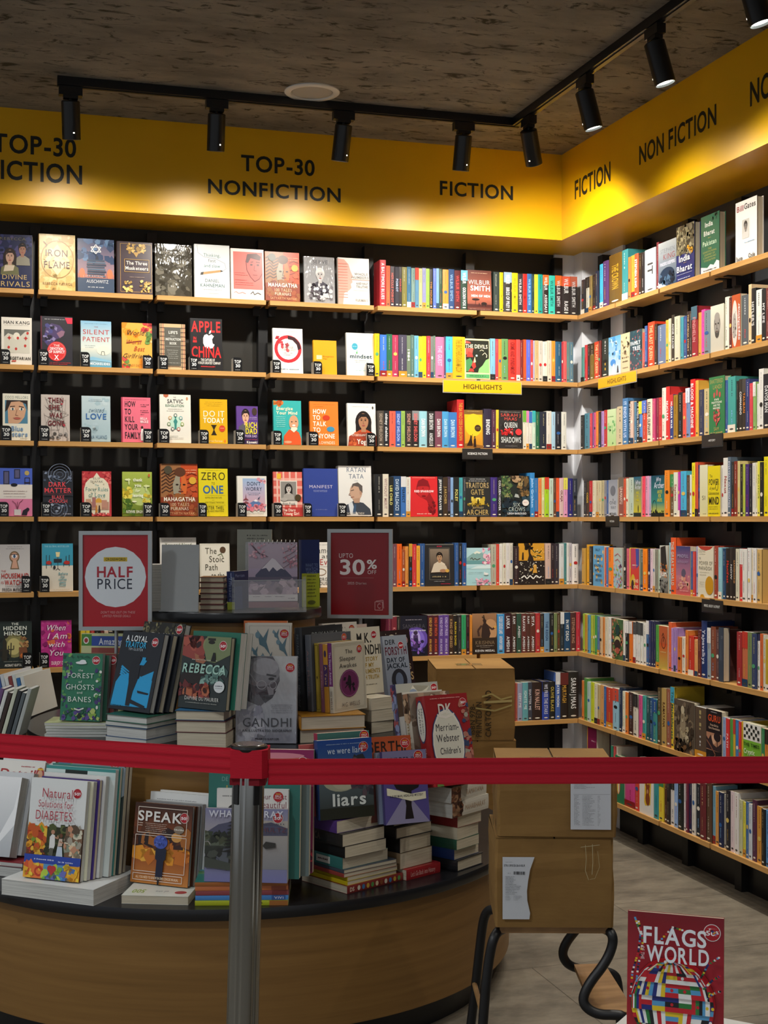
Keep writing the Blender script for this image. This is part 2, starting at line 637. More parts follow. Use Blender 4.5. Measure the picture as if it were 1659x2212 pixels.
def concrete_ceiling():
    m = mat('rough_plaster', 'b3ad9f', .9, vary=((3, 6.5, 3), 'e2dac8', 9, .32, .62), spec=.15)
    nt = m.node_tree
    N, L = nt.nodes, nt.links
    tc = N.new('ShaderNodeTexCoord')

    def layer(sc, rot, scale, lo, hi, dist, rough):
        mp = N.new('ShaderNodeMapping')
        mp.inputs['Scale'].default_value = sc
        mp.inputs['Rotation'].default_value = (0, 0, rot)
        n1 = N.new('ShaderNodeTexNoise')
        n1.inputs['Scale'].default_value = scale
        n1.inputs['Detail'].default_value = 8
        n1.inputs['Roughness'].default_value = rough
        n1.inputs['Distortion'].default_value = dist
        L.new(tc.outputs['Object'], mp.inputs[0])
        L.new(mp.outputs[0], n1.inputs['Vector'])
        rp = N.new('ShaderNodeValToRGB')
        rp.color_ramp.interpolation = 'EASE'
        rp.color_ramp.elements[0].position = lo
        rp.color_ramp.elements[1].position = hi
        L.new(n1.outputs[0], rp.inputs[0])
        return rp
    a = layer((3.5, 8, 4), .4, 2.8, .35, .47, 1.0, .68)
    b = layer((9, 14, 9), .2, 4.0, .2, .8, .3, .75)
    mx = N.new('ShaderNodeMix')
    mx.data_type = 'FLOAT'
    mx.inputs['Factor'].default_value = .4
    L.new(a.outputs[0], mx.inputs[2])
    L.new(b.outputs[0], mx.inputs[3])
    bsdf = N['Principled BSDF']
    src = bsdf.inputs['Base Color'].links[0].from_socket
    pit_shade = N.new('ShaderNodeMix')
    pit_shade.data_type = 'RGBA'
    pit_shade.inputs['A'].default_value = lin('77725f')  # self-shading of the plaster pits, painted into the base colour
    L.new(a.outputs[0], pit_shade.inputs['Factor'])
    L.new(src, pit_shade.inputs['B'])
    L.new(pit_shade.outputs['Result'], bsdf.inputs['Base Color'])
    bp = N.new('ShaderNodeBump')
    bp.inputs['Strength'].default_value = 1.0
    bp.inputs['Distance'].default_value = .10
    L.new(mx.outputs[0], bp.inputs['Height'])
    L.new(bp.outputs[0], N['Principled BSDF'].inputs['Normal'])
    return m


def floor_material():
    m = mat('stone_vinyl_tile', '73695a', .5, spec=.4)
    nt = m.node_tree
    N, L = nt.nodes, nt.links
    tc = N.new('ShaderNodeTexCoord')
    mp = N.new('ShaderNodeMapping')
    mp.inputs['Scale'].default_value = (2.6, 5.5, 1)
    mp.inputs['Rotation'].default_value = (0, 0, PSI)
    n1 = N.new('ShaderNodeTexNoise')
    n1.inputs['Scale'].default_value = 1.5
    n1.inputs['Detail'].default_value = 9
    n1.inputs['Roughness'].default_value = .7
    L.new(tc.outputs['Object'], mp.inputs[0])
    L.new(mp.outputs[0], n1.inputs['Vector'])
    rp = N.new('ShaderNodeValToRGB')
    e = rp.color_ramp.elements
    e[0].position, e[0].color = .34, lin('5f584d')
    e[1].position, e[1].color = .66, lin('8d8372')
    L.new(n1.outputs[0], rp.inputs[0])
    br = N.new('ShaderNodeTexBrick')
    br.offset = .5
    br.inputs['Color1'].default_value = (1, 1, 1, 1)
    br.inputs['Color2'].default_value = (.86, .87, .88, 1)
    br.inputs['Mortar'].default_value = (.3, .29, .27, 1)
    br.inputs['Scale'].default_value = 1
    br.inputs['Mortar Size'].default_value = .0016
    br.inputs['Brick Width'].default_value = 1.2
    br.inputs['Row Height'].default_value = .6
    L.new(tc.outputs['Object'], br.inputs['Vector'])
    mx = N.new('ShaderNodeMix')
    mx.data_type = 'RGBA'
    mx.blend_type = 'MULTIPLY'
    mx.inputs['Factor'].default_value = 1
    L.new(rp.outputs[0], mx.inputs['A'])
    L.new(br.outputs['Color'], mx.inputs['B'])
    L.new(mx.outputs['Result'], N['Principled BSDF'].inputs['Base Color'])
    return m


struct(MB().box((-3.2, -1.5, -.06), (3.3, 6.4, 0)).build('floor', floor_material()))
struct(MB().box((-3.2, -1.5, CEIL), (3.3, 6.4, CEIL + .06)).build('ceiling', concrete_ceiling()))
struct(MB().box((-3.2, BWY, 0), (RWX + .1, BWY + .1, CEIL)).build('wall_back', WALLDK))
struct(MB().box((RWX, -1.5, 0), (RWX + .1, BWY, CEIL)).build('wall_right', WALLGR))
fb = struct(MB().box((-3.2, FY, 2.825), (RWX, BWY, CEIL)).build('trim_1', YEL))
fr = struct(MB().box((FX, -1.5, 2.825), (RWX, FY, CEIL)).build('trim_2', YEL))
# white corner column and white lining panels beside it
struct(MB().box((2.905, 6.15, 0), (RWX, BWY, 2.825)).build('wall_corner_column', WHITEP))
struct(MB().box((RWX - .014, 5.93, 0), (RWX, 6.15, 2.825)).build('trim_3', WHITEP))
struct(MB().box((2.80, BWY - .014, 0), (2.905, BWY, 2.825)).build('trim_4', WHITEP))
struct(MB().box((-3.2, BWY - .03, 0), (2.905, BWY, .12)).build('baseboard_back', BLKPL))
struct(MB().box((RWX - .03, -1.5, 0), (RWX, 5.93, .12)).build('baseboard_right', BLKPL))


def fascia_word(txt, u0, v0, u1, v1, wall):
    """Vinyl lettering: u,v of the word's left cap-top / right baseline ends, as read on the fascia plane."""
    mb = MB()
    if wall == 0:
        xa, xb = xat(u0, FY), xat(u1, FY)
        zt, zb = zat(u0, v0, FY), zat(u1, v1, FY)
        cv = Canvas(mb, (xa, FY - .0005, zb), (xb - xa, 0, 0), (0, 0, zt - zb), (0, -1, 0), .0003)
        cv.text(50, 50, 100, 100, txt, '181a16', 1)
        o = mb.build('lettering', VINYL, fb)
    else:
        ya, yb = yat(u0, FX), yat(u1, FX)
        d0, d1 = ray(u0, v0), ray(u1, v1)
        zt, zb = EYE + d0.z * FX / d0.x, EYE + d1.z * FX / d1.x
        cv = Canvas(mb, (FX - .0005, ya, zb), (0, yb - ya, 0), (0, 0, zt - zb), (-1, 0, 0), .0003)
        cv.text(50, 50, 100, 100, txt, '181a16', 1)
        o = mb.build('lettering', VINYL, fr)
    return o


fascia_word('TOP-30', 521, 335, 681, 380, 0)
fascia_word('NONFICTION', 447, 387, 738, 437, 0)
fascia_word('FICTION', 948, 391, 1110, 432, 0)
fascia_word('TOP-30', -16, 288, 166, 340, 0)
fascia_word('FICTION', -29, 344, 180, 398, 0)
fascia_word('FICTION', 1241, 393, 1320, 389, 1)
fascia_word('NON FICTION', 1380, 318, 1549, 267, 1)
fascia_word('NON FICTION', 1619, 180, 1850, 108, 1)

# ------------------------------------------------------------------ shelving
PITCH, BLEN = .5132, .494
ORDB = ['first', 'second', 'third', 'fourth', 'fifth', 'sixth', 'seventh']


def shelf(label, M, L, dep, first_br=True):
    """Oak shelf board on two black cantilever brackets; x along the wall, y into it, top face at z=0."""
    mb = MB()
    mb.box((0, 0, -.0205), (L, dep, 0))
    o = tag(mb.build('shelf_board', OAK), label, 'shelf', 'oak shelf boards')
    o.matrix_world = M
    for x in (.012, L - .042):
        b = MB()
        b.box((x, .05, -.0255), (x + .03, dep - .004, -.0207))
        b.prism([(x, dep - .03), (x + .03, dep - .03), (x + .03, dep - .004), (x, dep - .004)], -.06, -.0255)
        b.build('bracket', BLKMETAL, o)
    return o


for row in range(1, 9):
    for k in range(-1, 5):          # long wall, bays counted from the corner
        x0 = .287 + PITCH * k
        L = BLEN if k < 4 else RXP - x0 - .004
        if row == 8 and k < 3:
            continue
        shelf('oak shelf board, %s shelf, %s bay from the corner on the long wall' % (ROWN[row], ORDB[4 - k]), TR(x0, BY, ROWZ[row]), L, .118)
RJ = [6.076, 5.676, 5.259, 4.837, 4.416]
for row in range(1, 9):
    for k in range(5):
        ya = RJ[k] if k else 6.192
        yb = (RJ[k + 1] if k < 4 else 3.99) + .014
        if k == 0:
            ya = 6.14
        shelf('oak shelf board, %s shelf, %s bay from the corner on the side wall' % (ROWN[row], ORDB[k]), TR(RXP, ya, ROWZ[row]) @ RZ(-90), ya - yb, .118)
for k in range(6):
    xc = .279 + PITCH * k if k < 5 else 2.80
    yl = 6.2
    o = MB().box((xc - .022, yl, .0), (xc + .022, yl + .045, 2.80)).build('shelf_upright', BLKMETAL)
    tag(o, 'black steel upright, %s from the corner on the long wall' % ORDB[5 - k], 'shelf post', 'black shelf uprights')
for k, yy in enumerate((6.085, 5.667, 5.256, 4.83, 4.408, 3.99)):
    o = MB().box((2.971, yy - .025, .0), (3.016, yy + .025, 2.80)).build('shelf_upright', BLKMETAL)
    tag(o, 'black steel upright, %s from the corner on the side wall' % ORDB[k], 'shelf post', 'black shelf uprights')

# ------------------------------------------------------------------ ceiling fittings
TY, TX, TZ = 5.445, 2.253, CEIL
tr = empty('lighting_track', 'black L-shaped lighting track on the rough grey ceiling', 'lighting track', TR(TX, TY, TZ))
for nm, a, b in (('track_rail', (-1.925, -.018, -.034), (.018, .018, -.0003)), ('track_rail', (-.018, -4.2, -.034), (.018, -.0185, -.0003))):
    q = MB().box(a, b)
    if a[0] < -1:
        q.box((a[0], -.006, -.038), (b[0], .006, -.034))
    else:
        q.box((-.006, a[1], -.038), (.006, b[1], -.034))
    q.build(nm, BLKPL, tr)


def spotlight(x, y, label, aim, hang_dir, gain=1.0):
    """Track spotlight: adapter clipped to the rail, short stem, cylinder head aimed at a point of the shelves."""
    e = empty('track_spotlight', label, 'spotlight', TR(x, y, TZ - .038), 'black spotlights on the ceiling track')
    ax = (1, 0) if hang_dir == 0 else (0, 1)
    a = MB()
    l, w = (.045, .017) if hang_dir == 0 else (.017, .045)
    a.box((-l, -w, -.034), (l, w, .0))
    l2, w2 = (.028, .015) if hang_dir == 0 else (.015, .028)
    a.box((-l2, -w2, -.046), (l2, w2, -.034))
    a.build('track_adapter', BLKPL, e)
    MB().tube([(0, 0, -.046), (0, 0, -.066)], .007, 10).build('stem', BLKPL, e, True)
    piv = Vector((0, 0, -.064))
    d = (Vector(aim) - Vector((x, y, TZ - .12))).normalized()
    tilt = Matrix(Matrix.Translation(piv)) @ d.to_track_quat('-Z', 'Y').to_matrix().to_4x4()
    hm = MB()
    R, HL = .036, .135
    hm.lathe([(0, .012), (R - .004, .012), (R, .008), (R, -HL), (R - .003, -HL - .002), (R - .003, -HL + .012), (0, -HL + .012)], 32)
    head = hm.build('lamp_head', BLKPL, e, True)
    head.matrix_local = tilt
    for q in (-1.2 - hang_dir * .5, -2.6 - hang_dir * .5):
        c, s_ = math.cos(q), math.sin(q)
        p0 = Vector((c * (R + .0005), s_ * (R + .0005), 0))
        tx = Vector((-s_, c, 0)) * .0045
        MB().add([p0 - tx + Vector((0, 0, -.118)), p0 + tx + Vector((0, 0, -.118)), p0 + tx + Vector((0, 0, -.085)), p0 - tx + Vector((0, 0, -.085))], [(0, 1, 2, 3)]).build('vent_slot', BLKMETAL, head)
    g = MB()
    q = -1.2 - hang_dir * .5
    c, s_ = math.cos(q), math.sin(q)
    p0 = Vector((c * (R + .0012), s_ * (R + .0012), 0))
    tx = Vector((-s_, c, 0)) * .003
    g.add([p0 - tx + Vector((0, 0, -.112)), p0 + tx + Vector((0, 0, -.112)), p0 + tx + Vector((0, 0, -.107)), p0 - tx + Vector((0, 0, -.107))], [(0, 1, 2, 3)])
    g.build('glow_slot', LAMPON, head)
    ln = MB().lathe([(R - .004, -HL + .006), (.012, -HL + .003), (0, -HL + .003)], 24).build('lens', LENS, head, True)
    L = D.lights.new('spot_beam', 'SPOT')
    L.energy = SPOT_W * gain
    L.color = SPOT_COL
    L.spot_size = math.radians(150)
    L.spot_blend = 1.0
    L.shadow_soft_size = .03
    lo = D.objects.new('spot_beam', L)
    COL.objects.link(lo)
    lo.parent = head
    lo.location = (0, 0, -HL - .004)
    return e


BACKX = (.379, .956, 1.487, 2.018)
for k, x in enumerate(BACKX):
    spotlight(x, TY, 'black track spotlight aimed at the long wall, %s from the track corner' % ORDB[3 - k], (x + (.12, .03, -.12, 0)[k], 6.1, .7), 0)
for k, y in enumerate((5.29, 4.745, 4.19, 3.60, 2.95, 2.3)):
    spotlight(TX, y, 'black track spotlight aimed at the side wall, %s from the track corner' % ORDB[k], ((2.95, 2.85, 2.85, 2.85, 2.85, 2.85)[k], y + (.75, -.1, -.2, -.2, 0, 0)[k], (1.3, .8, .8, .8, .8, .8)[k]), 1, (1.8, 1, 1, 1, 1, 1)[k])
sp = empty('ceiling_speaker', 'round white ceiling speaker with a grey grille', 'speaker', TR(1.325, 5.335, CEIL))
MB().lathe([(.112, -.0002), (.112, -.004), (.106, -.009), (.088, -.009), (.084, -.004), (.084, -.0002)], 48).build('rim', SPKW, sp, True)
MB().lathe([(.084, -.0008), (.08, -.005), (.04, -.008), (0, -.009)], 40).build('grille', GRILLE, sp, True)
# unseen ceiling lamps, added for the cool light falling from the left
for k, (x, y, s) in enumerate(((-.9, 1.9, 2.3), (.35, .9, .4), (-1.3, 3.7, 1.7), (1.75, .3, .25))):
    e = empty('fill_downlight', 'unseen downlight added in the ceiling of the aisle, %s' % ('by the entrance', 'over the barrier', 'beside the long wall', 'near the side wall')[k], 'downlight', TR(x, y, CEIL), 'added aisle downlights')
    MB().lathe([(.075, -.0002), (.075, -.006), (.06, -.006), (.058, -.0002)], 32).build('rim', SPKW, e, True)
    MB().lathe([(.058, -.002), (0, -.002)], 24).build('lens', LENS, e, True)
    L = D.lights.new('fill_beam', 'SPOT')
    L.energy = ROOM_W * s
    L.color = ROOM_COL
    L.spot_size = math.radians(150)
    L.spot_blend = 1.0
    L.shadow_soft_size = .12
    lo = D.objects.new('fill_beam', L)
    COL.objects.link(lo)
    lo.parent = e
    lo.location = (0, 0, -.012)


# ------------------------------------------------------------------ cover artwork (percent of the cover)
def R(*a): return ('R',) + a
def G(*a): return ('G',) + a
def EL(*a): return ('E',) + a
def PG(p, c): return ('P', p, c)
def LN(p, w, c): return ('L', p, w, c)
def T(cx, cy, w, h, t, c, b=1, sh=0.0): return ('T', cx, cy, w, h, t, c, b, sh)
def DD(cx, cy, w, h, c): return ('D', cx, cy, w, h, c)
def BB(*a): return ('B',) + a


def bust(cx, cy, s, skin, hair, coat, long=False):
    """A printed head-and-shoulders picture."""
    q = []
    if long:
        q += [EL(cx, cy - s * .1, s * 1.15, s * 1.05, hair), R(cx - s * 1.1, cy - s * 1.2, cx + s * 1.1, cy, hair)]
    q += [PG([(cx - s * 1.6, cy - s * 2.1), (cx - s * 1.45, cy - s * 1.2), (cx - s * .5, cy - s * .8), (cx + s * .5, cy - s * .8), (cx + s * 1.45, cy - s * 1.2), (cx + s * 1.6, cy - s * 2.1)], coat),
          PG([(cx - s * .35, cy - s * 1.0), (cx + s * .35, cy - s * 1.0), (cx + s * .3, cy - s * .3), (cx - s * .3, cy - s * .3)], skin)]
    if not long:
        q += [EL(cx, cy + s * .25, s * .86, s * .72, hair)]
    else:
        q += [EL(cx, cy + s * .22, s * .95, s * .75, hair)]
    q += [EL(cx, cy, s * .7, s * .75, skin), PG([(cx - s * .7, cy + s * .15), (cx - s * .4, cy + s * .7), (cx + s * .45, cy + s * .7), (cx + s * .7, cy + s * .15), (cx + s * .4, cy + s * .42), (cx - s * .3, cy + s * .4)], hair),
          EL(cx - s * .28, cy + s * .08, s * .12, s * .05, '221a18'), EL(cx + s * .28, cy + s * .08, s * .12, s * .05, '221a18'), LN([(cx - s * .42, cy + s * .22), (cx - s * .15, cy + s * .2)], s * .07, '2a1c18'), LN([(cx + s * .15, cy + s * .2), (cx + s * .42, cy + s * .22)], s * .07, '2a1c18'),
          LN([(cx, cy + s * .05), (cx - s * .07, cy - s * .2), (cx + s * .06, cy - s * .22)], s * .05, '7a5040'), EL(cx, cy - s * .4, s * .22, s * .06, '9a4a48')]
    return q


def put(key, name, label, hard, art, sart=None, sp=None):
    FACE[key] = (art, sart or [])
    FLAB[key] = (name, label, hard)


put('menofmen', 'front_facing_paperback', 'red-brown savanna novel facing out among spines on the top shelf', False,
    [G(0, 0, 100, 30, '4a2420', 'b0604a'), G(0, 30, 100, 100, 'b0604a', '5c2c26'), DD(50, 93, 66, 2, 'e0c0a0'), T(50, 70, 90, 11, 'WILBUR', 'd8d8d8', 0), T(54, 55, 82, 12, 'SMITH', 'e8e8e8', 1), T(55, 36, 78, 5.5, 'MEN OF MEN', 'fff', 1),
     R(0, 8, 100, 15, '4c1e1c'), LN([(32, 14), (34, 24), (26, 27)], 2, '2a1412'), EL(34, 27, 16, 3, '2a1412'), EL(68, 17, 12, 4, '24100e'), R(60, 10, 63, 17, '24100e'), R(73, 10, 76, 17, '24100e'), EL(48, 15, 2, 4, '24100e'), DD(50, 3, 84, 1.6, 'd0a090')])
put('devils', 'front_facing_paperback', 'cream-bordered green and black illustrated novel facing out, second shelf of long wall', False,
    [R(0, 0, 100, 100, 'e8dfa8'), R(4, 16, 97, 96, '24281f'), PG([(4, 60), (30, 62), (36, 78), (22, 92), (4, 95)], 'c8584a'), R(2, 76, 92, 88, '24281f'), T(48, 81, 88, 9, 'THE DEVILS', 'f4ecc8', 1), PG([(97, 16), (97, 52), (84, 48), (70, 34), (56, 26), (52, 16)], '8cc878'), PG([(4, 18), (4, 46), (22, 52), (34, 40), (20, 28), (30, 16)], '4a8a54'),
     PG([(26, 34), (34, 24), (44, 30), (38, 52)], 'c83c34'), PG([(34, 40), (40, 56), (44, 42)], 'e8dfa8'), PG([(6, 54), (34, 54), (30, 64), (14, 68)], 'b04038'), EL(47, 58, 4, 2.6, 'bcd8d0'), LN([(60, 70), (68, 73), (76, 70)], 2, 'f4ecc8'), LN([(70, 60), (80, 66), (88, 60), (86, 54)], 2, 'f4ecc8'), PG([(12, 18), (36, 18), (32, 25), (20, 26)], 'c83c34'), R(4, 3, 97, 12, '58a868'), DD(50, 7.5, 66, 4, '204028')])
put('sunset', 'front_facing_paperback', 'glowing orange novel with tiny cloaked figures facing out, third shelf', False,
    [R(0, 0, 100, 100, '7a5a2c'), G(3, 0, 97, 88, 'c08028', 'f0b820'), EL(50, 60, 46, 30, 'f4c028'), PG([(0, 0), (100, 0), (100, 6), (60, 9), (30, 14), (0, 10)], '8a5a24'), EL(72, 52, 17, 9, '3c2c1c'), DD(72, 54, 20, 1.4, 'c0a060'), DD(72, 50, 22, 1.4, 'c0a060'), PG([(12, 5), (28, 22), (32, 30), (38, 29), (44, 5)], '2a1c16'), EL(35, 31, 3.5, 2.2, '2a1c16'), LN([(38, 26), (44, 36)], 2, '2a1c16'), PG([(48, 2), (49, 20), (54, 27), (60, 24), (62, 2)], '2a1c16'), EL(55, 29, 3.5, 2.3, '2a1c16'), DD(50, 96, 70, 2, 'e0c080')])
put('queen', 'front_facing_hardback', 'black fantasy novel with grey and red lettering facing out, third shelf', False,
    [R(0, 0, 100, 100, '2c2b2b'), BB(8, 5, 92, 95, ['36342f', '403c38', '252423'], 50, 9, 5), DD(50, 95, 84, 1.6, 'c0b8b0'), T(50, 87, 84, 8, 'SARAH J', 'd05048', 0), T(50, 77, 54, 8, 'MAAS', 'd05048', 0), T(50, 61, 56, 13, 'QUEEN', 'c8ccc8', 1), BB(10, 36, 58, 52, ['c82828', 'a81c20', 'e04040'], 36, 5, 2), T(50, 42, 8, 4, 'OF', 'ddd', 0), T(50, 22, 84, 14, 'SHADOWS', 'c8ccc8', 1), EL(82, 43, 13.5, 8.4, 'd83a3c'), DD(50, 6, 52, 1.6, '999')])
put('sparrow', 'front_facing_paperback', 'red novel with a long-haired face printed in dark red, facing out on fourth shelf', False,
    [R(0, 0, 100, 100, 'd82c30'), DD(50, 97, 84, 2, 'f0b8a0'), PG([(22, 72), (28, 88), (46, 95), (64, 90), (72, 76), (72, 58), (86, 40), (92, 10), (80, 2), (72, 18), (60, 40), (50, 44), (36, 48), (20, 58)], '9c1c22'), EL(47, 66, 22, 20, 'c0282c'), PG([(22, 74), (30, 90), (48, 95), (66, 88), (70, 74), (58, 76), (40, 76)], '861820'), R(14, 60, 86, 66.5, 'd03034'), T(50, 63, 72, 5, 'RED SPARROW', 'fff', 1), EL(49, 51, 8, 2.4, '80141a'), EL(46, 71, 2, 1, '4a0c10'), DD(50, 7, 54, 4, 'f0c0b0'), BB(66, 4, 90, 40, ['861820', '9c1c22', '70141a'], 22, 5, 3)])
put('traitors', 'front_facing_paperback', 'black thriller with a golden castle facing out, fourth shelf of long wall', False,
    [R(0, 0, 100, 100, '2a2c2c'), DD(50, 95, 64, 2.4, 'ddd'), DD(50, 90, 72, 2.4, 'ddd'), T(48, 79, 94, 13, 'TRAITORS', 'b09868', 1), T(48, 62, 54, 13, 'GATE', 'a89058', 1), R(6, 29, 94, 31, '6a5a24'), R(24, 30, 76, 46, 'c8a838'), R(22, 40, 32, 50, 'd8c050'), R(68, 40, 78, 50, 'c0a030'), R(42, 40, 58, 48, 'e8d468'), PG([(44, 26), (56, 26), (52, 44), (48, 44)], '2a2410'), BB(8, 27, 92, 33, ['e0c860', 'a88428', '6a5418'], 26, 4, 8), T(50, 22.5, 46, 4.4, 'JEFFREY', 'b09868', 1), T(48, 11, 90, 12, 'ARCHER', 'b89c60', 1), DD(50, 2.6, 84, 1.6, '999')])
put('crows', 'front_facing_paperback', 'dark fantasy paperback with tangled figures and a white round badge, fourth shelf', False,
    [R(0, 0, 100, 100, '232a28'), BB(0, 40, 40, 100, ['3c5a34', '5a7044', '2a3a2c', '8a8a58'], 60, 8, 4), BB(60, 50, 100, 100, ['6a5434', '8a6a40', '32302a', 'a89060'], 50, 8, 6), BB(0, 0, 100, 45, ['1c2a34', '2c4450', '1a2024'], 50, 10, 9), EL(52, 92, 16, 9, 'a88a68'), BB(36, 86, 66, 100, ['4a3a2c', '2a241e', 'b89a74'], 16, 6, 1), PG([(44, 48), (62, 46), (58, 54), (48, 56)], 'aab0ac'), T(52, 29, 26, 9, 'SIX', 'b8c4bc', 0), T(52, 18, 60, 9.5, 'CROWS', 'b8c4bc', 0), T(52, 7.5, 68, 4.5, 'LEIGH BARDUGO', 'eee', 1), EL(84, 34, 12, 8, 'e8e0d8'), DD(84, 35, 14, 1.6, 'b03030')])
put('portraitblack', 'front_facing_paperback', 'black book with a framed brown portrait facing out, fifth shelf of long wall', False,
    [R(0, 0, 100, 100, '2b2a2a'), R(2, 97.5, 100, 100, '6a6a66'), EL(44, 94, 2.2, 1.4, 'c02040'), EL(50, 94, 2.2, 1.4, 'c02040'), EL(56, 94, 2.2, 1.4, 'c02040'), ('F', 15, 15, 85, 90, .8, '8a8478'), R(17, 30, 83, 88, '6a5848'), G(17, 30, 83, 88, '4a3a30', '8a7a68')] + bust(50, 68, 13, 'b8906c', '1c1614', 'e0d0b8') + [PG([(20, 32), (30, 52), (44, 56), (56, 52), (72, 48), (80, 34)], 'd8c8b0'), EL(62, 36, 12, 4, 'b08060'), EL(76, 36, 7, 4, 'd8a850'), DD(50, 22, 52, 5, 'a89468'), DD(48, 11, 36, 2, 'bbb'), DD(70, 5, 34, 3, 'c02040')])
put('paleblue', 'front_facing_paperback', 'pale blue book with a snowy mountain and pink blossom, fifth shelf facing out', False,
    [G(0, 0, 100, 100, 'a8d4d8', 'b8dce0'), PG([(0, 72), (20, 82), (44, 92), (66, 86), (84, 76), (100, 74), (100, 58), (0, 58)], '8ab0ac'), PG([(30, 86), (44, 92), (62, 87), (54, 84), (44, 86), (38, 83)], 'e8ecdc'), R(0, 56, 100, 66, '6a9ea0'), G(0, 44, 100, 56, 'a0d0d8', 'c8e4e8'), PG([(14, 44), (48, 52), (100, 54), (100, 44)], 'd8ecec'), LN([(16, 70), (24, 74), (28, 68), (36, 72), (44, 68), (58, 72)], 2, '4a3c2c'), BB(70, 58, 100, 98, ['e0a0b4', 'f0c4d0', 'd87898', 'f4d8dc'], 30, 7, 3), BB(38, 0, 100, 18, ['e0a0b4', 'f0c4d0', 'd87898'], 28, 6, 7), EL(80, 30, 10, 3, 'f0f0ec'), EL(74, 33, 3, 3, 'e8e8e4'), DD(38, 34, 60, 2, '587078'), DD(40, 8, 36, 1.6, '587078')])
put('blackorange', 'front_facing_paperback', 'orange and black book scattered with petals facing out, fifth shelf', False,
    [R(0, 0, 100, 58, '24201e'), R(0, 58, 100, 100, 'd89c30'), PG([(34, 58), (40, 70), (36, 94), (46, 94), (46, 76), (56, 66), (58, 58)], '2a221a'), BB(24, 86, 54, 100, ['2a221a'], 18, 7, 2), PG([(12, 60), (15, 78), (20, 78), (20, 60)], '2a221a'), LN([(54, 84), (62, 78), (70, 82), (80, 76), (88, 82)], 3, '1a3a20'), LN([(54, 70), (64, 66), (74, 71), (88, 68)], 3, '1a3a20'), BB(2, 4, 98, 56, ['e8e0c8', 'd0c4a0', 'f0e8d8'], 60, 2.2, 11), BB(50, 62, 98, 96, ['f0d890'], 20, 2, 12), EL(62, 44, 7, 5, 'e0b060'), PG([(52, 28), (58, 44), (66, 44), (70, 28)], 'd8a040'), EL(46, 36, 4, 4, 'd8a040'), LN([(8, 16), (20, 22), (30, 14), (42, 22), (54, 14), (66, 22), (78, 16), (86, 20)], 4, 'f4f0e4')])
put('sangara', 'front_facing_paperback', 'black paperback with a glowing violet figure facing out on the sixth shelf', False,
    [R(0, 0, 100, 100, '20202c'), DD(50, 90, 60, 2.4, 'c8c0c8'), EL(56, 42, 46, 30, '6a50b0'), EL(56, 40, 34, 26, '8a70d8'), EL(56, 44, 18, 18, 'c0b0f0'), EL(56, 58, 8, 6, '40304c'), PG([(44, 20), (48, 52), (64, 52), (68, 20)], '50386a'), T(50, 74, 84, 10, 'SANGARA', '58545c', 0), T(50, 63, 88, 3, 'UNDER THE VALLEY OF THE GODS', 'fff', 1), BB(30, 8, 90, 40, ['4a3a88', 'a070d0', '30284c'], 26, 7, 5)])
put('krishna', 'front_facing_paperback', 'brown mythology novel with a warrior silhouette facing out, sixth shelf', False,
    [G(0, 0, 100, 100, '3a2c20', 'a87c58'), EL(74, 60, 30, 26, 'c8986a'), PG([(36, 44), (40, 70), (46, 76), (42, 84), (50, 88), (58, 82), (56, 76), (66, 70), (74, 50), (66, 36), (40, 36)], '3a2a24'), LN([(40, 92), (50, 86), (46, 96)], 5, '4a3a2c'), LN([(38, 70), (22, 58), (26, 44)], 8, '4a342a'), LN([(64, 68), (82, 60), (92, 66)], 7, '4a342a'), EL(92, 66, 5, 3.4, 'e0a850'), G(0, 0, 100, 40, '2a2018', '3a2c20'), T(50, 28, 80, 9, 'KRISHNA', '8a7458', 0), DD(50, 20, 70, 2.4, 'c0b0a0'), LN([(30, 16), (70, 16)], 1, 'a09080'), T(50, 8, 82, 5, 'KEVIN MISSAL', 'e8e4e0', 1)])
# --- side wall, facing out
put('steph', 'front_facing_paperback', 'blue-grey horror paperback facing out, top shelf of the side wall', False,
    [G(0, 0, 100, 100, '284464', 'a8b0b4'), T(52, 80, 80, 9, 'STEPHEN', '707880', 0), T(60, 66, 66, 12, 'KING', '904848', 0), T(52, 51, 84, 7, 'FINDERS KEEPERS', 'dde', 1), EL(50, 26, 40, 16, '20344c'), PG([(0, 0), (0, 14), (30, 6), (50, 0)], 'c8d0d4'), BB(10, 2, 90, 30, ['1c2c40', '4a6884', '101c2c'], 20, 9, 3)])
put('indiabharat', 'front_facing_hardback', 'thick blue and grey history hardback facing out, top shelf of side wall', True,
    [R(0, 0, 100, 48, '28306c'), R(0, 48, 100, 100, '66604e'), BB(0, 48, 100, 100, ['4a4638', '8a8468', 'a8a080', '38342a'], 110, 8, 2), BB(66, 48, 90, 60, ['d8a030', 'c88820'], 10, 6, 3), EL(84, 92, 9, 6, '7a7460'), T(48, 40, 64, 10.5, 'India', 'f0f0f0', 1), DD(52, 31.5, 16, 1.8, 'c0a060'), T(48, 22, 88, 10.5, 'Bharat', 'f0f0f0', 1), DD(48, 12, 84, 1.6, 'c0c0d0'), DD(48, 4, 72, 3, 'c0c0d0')], [T(45, 50, 76, 36, 'India that is Bharat', 'fff', 1)])
